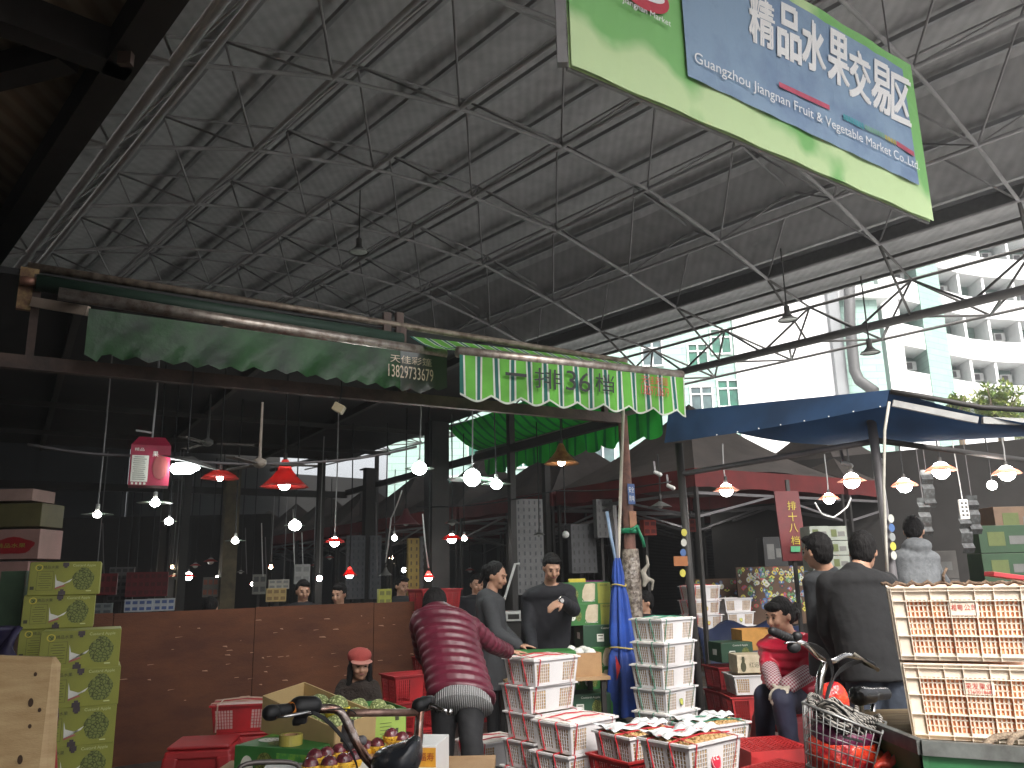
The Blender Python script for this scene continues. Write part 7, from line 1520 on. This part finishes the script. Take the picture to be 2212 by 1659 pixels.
nn_ = mf.node_tree.nodes; no_ = nn_.new('ShaderNodeTexNoise'); no_.inputs['Scale'].default_value = 14; no_.inputs['Detail'].default_value = 5; cr_ = nn_.new('ShaderNodeValToRGB'); cr_.color_ramp.elements[0].position = .55; cr_.color_ramp.elements[1].position = .72; cr_.color_ramp.elements[0].color = (.06, .06, .06, 1); cr_.color_ramp.elements[1].color = (.7, .7, .7, 1)
tc_ = nn_.new('ShaderNodeTexCoord'); mf.node_tree.links.new(tc_.outputs['Object'], no_.inputs['Vector']); mf.node_tree.links.new(no_.outputs[0], cr_.inputs[0]); mf.node_tree.links.new(cr_.outputs[0], b_.inputs['Alpha'])
bpn = nn_.new('ShaderNodeBump'); bpn.inputs['Strength'].default_value = .8; bpn.inputs['Distance'].default_value = .02; mf.node_tree.links.new(no_.outputs[0], bpn.inputs['Height']); mf.node_tree.links.new(bpn.outputs[0], b_.inputs['Normal'])
fw_.build('cling_film', mf, eb, world=True, smooth=True)
m = MB(); st0 = at(862, 1690, 2.9); fx_ = V((st0.x, 2.5, .28)); m.tube([st0, V((st0.x, 2.75, .55))], .03, 12); m.tube([V((st0.x-.06, 2.75, .55)), fx_+V((-.06, 0, 0))], .018, 8); m.tube([V((st0.x+.06, 2.75, .55)), fx_+V((.06, 0, 0))], .018, 8); m.tube([V((st0.x, 2.75, .55)), V((st0.x, 3.2, .3)), V((st0.x, 3.8, .3))], .025, 8); m.build('frame', M_dark, eb, smooth=True, world=True)
for y_ in (2.5, 3.8):
    m = MB(); m.tube([V((st0.x, y_+.24*math.cos(k/28*6.283), .28+.24*math.sin(k/28*6.283))) for k in range(28)], .035, 8, closed=True); m.build('wheel', M_black, eb, smooth=True, world=True)
# grey tube frame at bottom (basket rim of a second bike)
rk = thing('rear_rack', 'grey tube rack of another bike poking in at the bottom edge', 'rack', (at(580, 1700, 2.6).x, 2.6, 0)); m = MB(); m.tube([at(505, 1700, 2.5), at(509, 1662, 2.5), at(528, 1648, 2.52), at(575, 1646, 2.56), at(632, 1645, 2.6), at(650, 1655, 2.62), at(657, 1700, 2.62)], .008, 10); m.build('tube', mat('dull_tube', (.14, .12, .11), .35, .6), rk, smooth=True, world=True, sub=1)
z_ = at(505, 1700, 2.5); z2 = at(657, 1700, 2.62); m = MB(); m.tube([z_, V((z_.x, z_.y, 0))], .008, 8); m.tube([z2, V((z2.x, z2.y, 0))], .008, 8); m.build('leg', M_dark, rk, smooth=True, world=True)
# ---- display boxes
fd3 = R(-38)
tbp = at(650, 1640, 4.0); tb2 = thing('fruit_bench', 'low wooden bench carrying the fruit display behind the electric bike', 'bench', (tbp.x+.1, 4.05, 0)); m = MB(); ztab = at(600, 1600, 4.1).z-.155; m.box((.1, .05, ztab-.02), (1.35, .75, .035)); m.build('bench_top', M_wood, tb2)
for sx in (-.5, .7):
    for sy in (-.25, .35): m = MB(); m.box((sx, sy, (ztab-.04)/2), (.04, .04, ztab-.04)); m.build('leg', M_dark, tb2)
def pbox(name, label, c, rz, L, W, H, mt, prints):
    t = thing(name, label, 'box', c, rz); m = MB(); m.box((0, 0, H/2), (L, W, H)); m.build('box', mt, t, bev=.003)
    if prints: prints(t, L, W, H)
    return t
def prA(t, L, W, H):
    m = MB(); z = H+.002; m.disc((-L*.27, -W*.08, z), (1, 0, 0), (0, 1, 0), .065, .05, 24, m=1)
    for k in range(9): a = k*.7; m.disc((-L*.27+.03*math.cos(a), -W*.08+.022*math.sin(a), z+.001), (1, 0, 0), (0, 1, 0), .006, .003, 8, m=2)
    m.disc((-L*.02, -W*.2, z), (1, 0, 0), (0, 1, 0), .08, .07, 20, m=3); m.box((0, W*.28, z), (L*.96, W*.36, .001), m=4)
    y = -W/2-.002; m.disc((-L*.33, y, H*.4), (1, 0, 0), (0, 0, 1), .035, .05, 20, m=1); m.disc((-L*.1, y, H*.45), (1, 0, 0), (0, 0, 1), .05, .06, 20, m=3); m.box((L*.25, y, H*.5), (L*.4, .001, H*.7), m=4)
    m.build('print', [M_grn, M_ptw, M_ptxt, M_fr, mat('leaf_lime', (.18, .38, .05), .5, scale=20, c2=(.06, .26, .05), contrast=(.45, .55))], t)
c = at(600, 1600, 4.05); bA = pbox('printed_carton', 'flat green carton with white sliced fruit print under the yellow tape roll', (c.x+.06, c.y+.08, ztab), R(-20), .42, .34, .15, M_grn, prA)
c = at(628, 1606, 4.02); tr_ = thing('tape_roll', 'roll of yellow packing tape on the flat green carton', 'tape', (c.x, c.y, ztab+.151)); m = MB(); m.lathe([(.035, 0), (.053, 0), (.053, .045), (.035, .045), (.035, 0)], 26); m.build('tape', mat('tape_yellow', (.42, .36, .08), .25), tr_); m = MB(); m.lathe([(.034, .001), (.034, .044), (.031, .044), (.031, .001)], 26); m.build('core', M_kraft, tr_)
def prB(t, L, W, H):
    m = MB(); y = -W/2-.002; m.box((0, y, H*.5), (L*.98, .001, H*.94), m=4)
    m.disc((-.1, y-.002, H*.45), (1, 0, 0), (0, 0, 1), .045, .06, 20, m=3); m.poly([(-.02, y-.002, H*.8), (.02, y-.002, H*.75), (.015, y-.002, H*.25), (-.01, y-.002, H*.2)], m=1); m.poly([(-.012, y-.003, H*.6), (.01, y-.003, H*.55), (.0, y-.003, H*.3)], m=2)
    for k in range(5): m.box((.09, y-.002, H*.75-k*.016), (.06, .001, .002), m=2)
    m.box((.15, y-.002, H*.82), (.02, .001, .018), m=2); m.box((.15, y-.002, H*.6), (.014, .001, .02), m=2)
    x = -L/2-.002; m.disc((x, .06, H*.5), (0, 1, 0), (0, 0, 1), .04, .06, 18, m=3); m.disc((x, -.06, H*.45), (0, 1, 0), (0, 0, 1), .045, .06, 18, m=1)
    for k in range(6): a = k*1.05; m.disc((x-.002, -.06+.02*math.cos(a), H*.45+.028*math.sin(a)), (0, 1, 0), (0, 0, 1), .004, .007, 8, m=2)
    m.disc((x, .12, H*.6), (0, 1, 0), (0, 0, 1), .02, .05, 12, m=3)
    m.build('print', [M_grn, M_ptw, M_ptxt, M_fr, M_lgrn], t)
c = at(757, 1590, 4.25); zB = ztab; ob2 = open_box('open printed carton filled with netted custard apples', (c.x+.0, c.y+.16, zB), R(30), .4, .33, .25, M_grn, 'printed_open_carton'); prB(ob2, .4, .33, .25)
M_ca = mat_voro('custard_apple', (.16, .2, .06), (.5, .55, .25), 60, .6, .9, .25); M_net = mat_voro('yellow_net', (.85, .68, .04), (.42, .36, .05), 75, .6, .7, .3); M_onet = mat_voro('orange_net', (.85, .5, .04), (.4, .2, .02), 80, .6, .7, .3)
rn = random.Random(12)
def netfruit(label, c, s, fm, nm_, up, grp, nn='custard_apple'):
    t = thing(nn, label, 'fruit', c, rn.random()*6, grp); m = MB(); m.ell((0, 0, s*.1), (s, s*.95, s*1.05), nu=18, nv=14); m.build('flesh', fm, t, smooth=True, noise=s*.12, nscale=.03)
    m = MB(); m.lathe([(s*.45*(1+.0), -s*1.0), (s*.9, -s*.6), (s*1.1, -s*.05), (s*1.14, s*.18), (s*1.08, s*.2), (s*1.02, -s*.05)], 22); m.build('foam_net', nm_, t, smooth=True); return t
ang = R(30); ux = V((math.cos(ang), math.sin(ang), 0)); uy = V((-math.sin(ang), math.cos(ang), 0)); bc_ = V(ob2.location)
wn = ['at the front corner', 'in the middle of the front', 'at the right end', 'behind the front corner', 'in the centre', 'at the back right', 'at the far left', 'at the back']
for k, (a, b, z) in enumerate([(-.13, -.1, .2), (.0, -.1, .21), (.13, -.1, .205), (-.13, .02, .22), (.0, .02, .23), (.12, .02, .22), (-.12, .1, .22), (.05, .11, .22)]):
    netfruit('custard apple in yellow net %s of the level carton' % wn[k], bc_+ux*a+uy*b+V((0, 0, z)), .05, M_ca, M_net, 1, 'custard apples in yellow nets')
# tilted kraft box: open towards the camera
tk = bpy.data.objects.new('tilted_carton', None); col.objects.link(tk)
bl3, br3, tr3, tl3 = at(724, 1573, 4.0), at(812, 1538, 4.2), at(751, 1461, 4.75), at(654, 1475, 4.5)
ex_ = (br3-bl3).normalized(); ey_ = (tl3-bl3); ey_ = (ey_-ex_*ey_.dot(ex_)); Wt = ey_.length; ey_.normalize(); ez_ = ex_.cross(ey_); Lt = (br3-bl3).length
tk.matrix_basis = Matrix(((ex_.x, ey_.x, ez_.x, bl3.x), (ex_.y, ey_.y, ez_.y, bl3.y), (ex_.z, ey_.z, ez_.z, bl3.z), (0, 0, 0, 1)))
tag(tk, 'tilted open kraft carton showing custard apples above the printed carton', 'box')
def tkm(): return MB()
dp_ = .17; m = MB(); th = .007
m.box((Lt/2, 0, -dp_/2), (Lt, th, dp_)); m.box((Lt/2, Wt, -dp_/2), (Lt, th, dp_)); m.box((0, Wt/2, -dp_/2), (th, Wt, dp_)); m.box((Lt, Wt/2, -dp_/2), (th, Wt, dp_)); m.box((Lt/2, Wt/2, -dp_), (Lt+th, Wt+th, th)); m.build('box', mat('tan_card', (.5, .36, .17), .8, scale=4, c2=(.42, .3, .14)), tk)
m = MB(); m.box((.035, Wt*.72, -.07), (.002, .13, .09)); m.build('paper_label', M_ptw, tk)
tkM = tk.matrix_basis
for k, (a, b, z) in enumerate([(.07, .08, -.05), (.19, .08, -.05), (.07, .2, -.06), (.19, .2, -.06), (.13, .31, -.07), (.13, .14, .01), (.11, .25, -.01)]):
    if a > Lt-.04 or b > Wt-.05: continue
    netfruit('custard apple %s of the tilted kraft carton' % ['low at the left', 'low at the right', 'half way up at the left', 'half way up at the right', 'highest', 'on top of the others at the lower edge', 'on top of the others higher up'][k], tkM @ V((a, b, z)), .056, M_ca, M_net, 1, 'custard apples in yellow nets')
pp2 = at(690, 1560, 4.5); pr_ = MB(); zz = (tkM @ V((Lt/2, Wt*.6, -dp_-.01))); pr_.box((zz.x, zz.y+.03, zz.z/2-.02), (.3, .2, zz.z-.06)); o = pr_.build('prop_box', mat('pink_flecked_card', (.5, .38, .28), .8, scale=30, c2=(.4, .2, .15)), None, bev=.004); tag(o, 'pale flecked carton propping up the tilted kraft carton', 'box')
# passion fruit like dark fruits
M_pf = mat('purple_fruit', (.2, .04, .05), .2, scale=24, c2=(.07, .012, .02), bump=.35, bscale=40, spec=.8)
tray = thing('fruit_tray', 'white paper lined tray under the dark purple fruits', 'tray', (at(715, 1650, 3.75).x, 3.72, ztab+.0), R(8)); m = MB(); m.box((.02, .02, .05), (.62, .34, .1)); m.build('tray', M_white, tray, bev=.006)
pf = [(676, 1620, 'leftmost'), (640, 1634, 'lowest left, without a net'), (702, 1616, 'between the two leftmost netted ones'), (734, 1606, 'back one of the row'), (699, 1634, 'front left one'), (730, 1630, 'front middle one'), (755, 1632, 'front right one'), (756, 1612, 'back right one')]
for k, (x, y, wh) in enumerate([(660, 1632, 'leftmost and bare'), (668, 1612, 'second from the left at the back'), (694, 1606, 'third from the left at the back'), (700, 1630, 'front left one in a net'), (721, 1598, 'back one nearest the printed carton'), (731, 1624, 'front middle one'), (752, 1618, 'front right one'), (755, 1598, 'back right one')]):
    z = ztab+.125; Yf = 3.62+(1640-y)*.008; c = at(x+12, 1620, Yf)
    netfruit('shiny dark purple fruit on the white tray, '+wh, (c.x, Yf, z), .036, M_pf, M_onet, 1, 'dark purple fruits', 'purple_fruit')
for k, (x, y) in enumerate([(792, 1618), (815, 1613), (845, 1592), (868, 1600)]):
    c = at(x, y, 4.1); netfruit('dark purple fruit behind the headlamp cowl, %s' % ['first from the left', 'second from the left', 'highest', 'rightmost'][k], (c.x, c.y, c.z), .036, M_pf, M_onet, 1, 'dark purple fruits behind the cowl', 'purple_fruit')
c = at(830, 1625, 4.1); tag(MB().box((c.x, c.y, c.z/2), (.34, .3, c.z)).build('support_carton', M_kraft, None, bev=.004), 'brown carton under the purple fruits behind the cowl', 'box')
c = at(932, 1632, 3.9); yc = thing('yellow_white_carton', 'white carton with an orange band and dark red characters beside the cowl', 'box', (c.x-.06, c.y+.15, c.z-.16), R(-8)); m = MB(); m.box((.03, 0, .1), (.14, .26, .2)); m.build('box', M_white, yc, bev=.003); m = MB(); m.box((.03, -.1315, .15), (.136, .002, .08)); m.text('福寿', (.02, -.134, .135), (1, 0, 0), (0, 0, 1), .07, .035, m=1); m.build('band', [mat('orange_band', (.75, .36, .03), .5), mat('dark_red_ink', (.3, .02, .01), .5)], yc)
c2_ = yc.location; tag(MB().box((c2_.x, c2_.y, (c2_.z-.002)/2), (.14, .24, c2_.z-.004)).build('support_carton', M_kraft, None, bev=.004), 'brown carton under the white and orange carton', 'box')

# ---- haze volume added to lift the roof tones like lens glare
hz = MB(); hz.box((5, 50, 20.5), (232, 162, 43)); o = hz.build('haze', None); o['kind'] = 'stuff'
mh = bpy.data.materials.new('haze'); mh.use_nodes = True; n = mh.node_tree.nodes; n.clear(); out = n.new('ShaderNodeOutputMaterial'); pv = n.new('ShaderNodeVolumePrincipled'); pv.inputs['Density'].default_value = .003; pv.inputs['Color'].default_value = (.93, .95, 1, 1); pv.inputs['Anisotropy'].default_value = .5
mh.node_tree.links.new(pv.outputs[0], out.inputs['Volume']); o.data.materials.clear(); o.data.materials.append(mh)
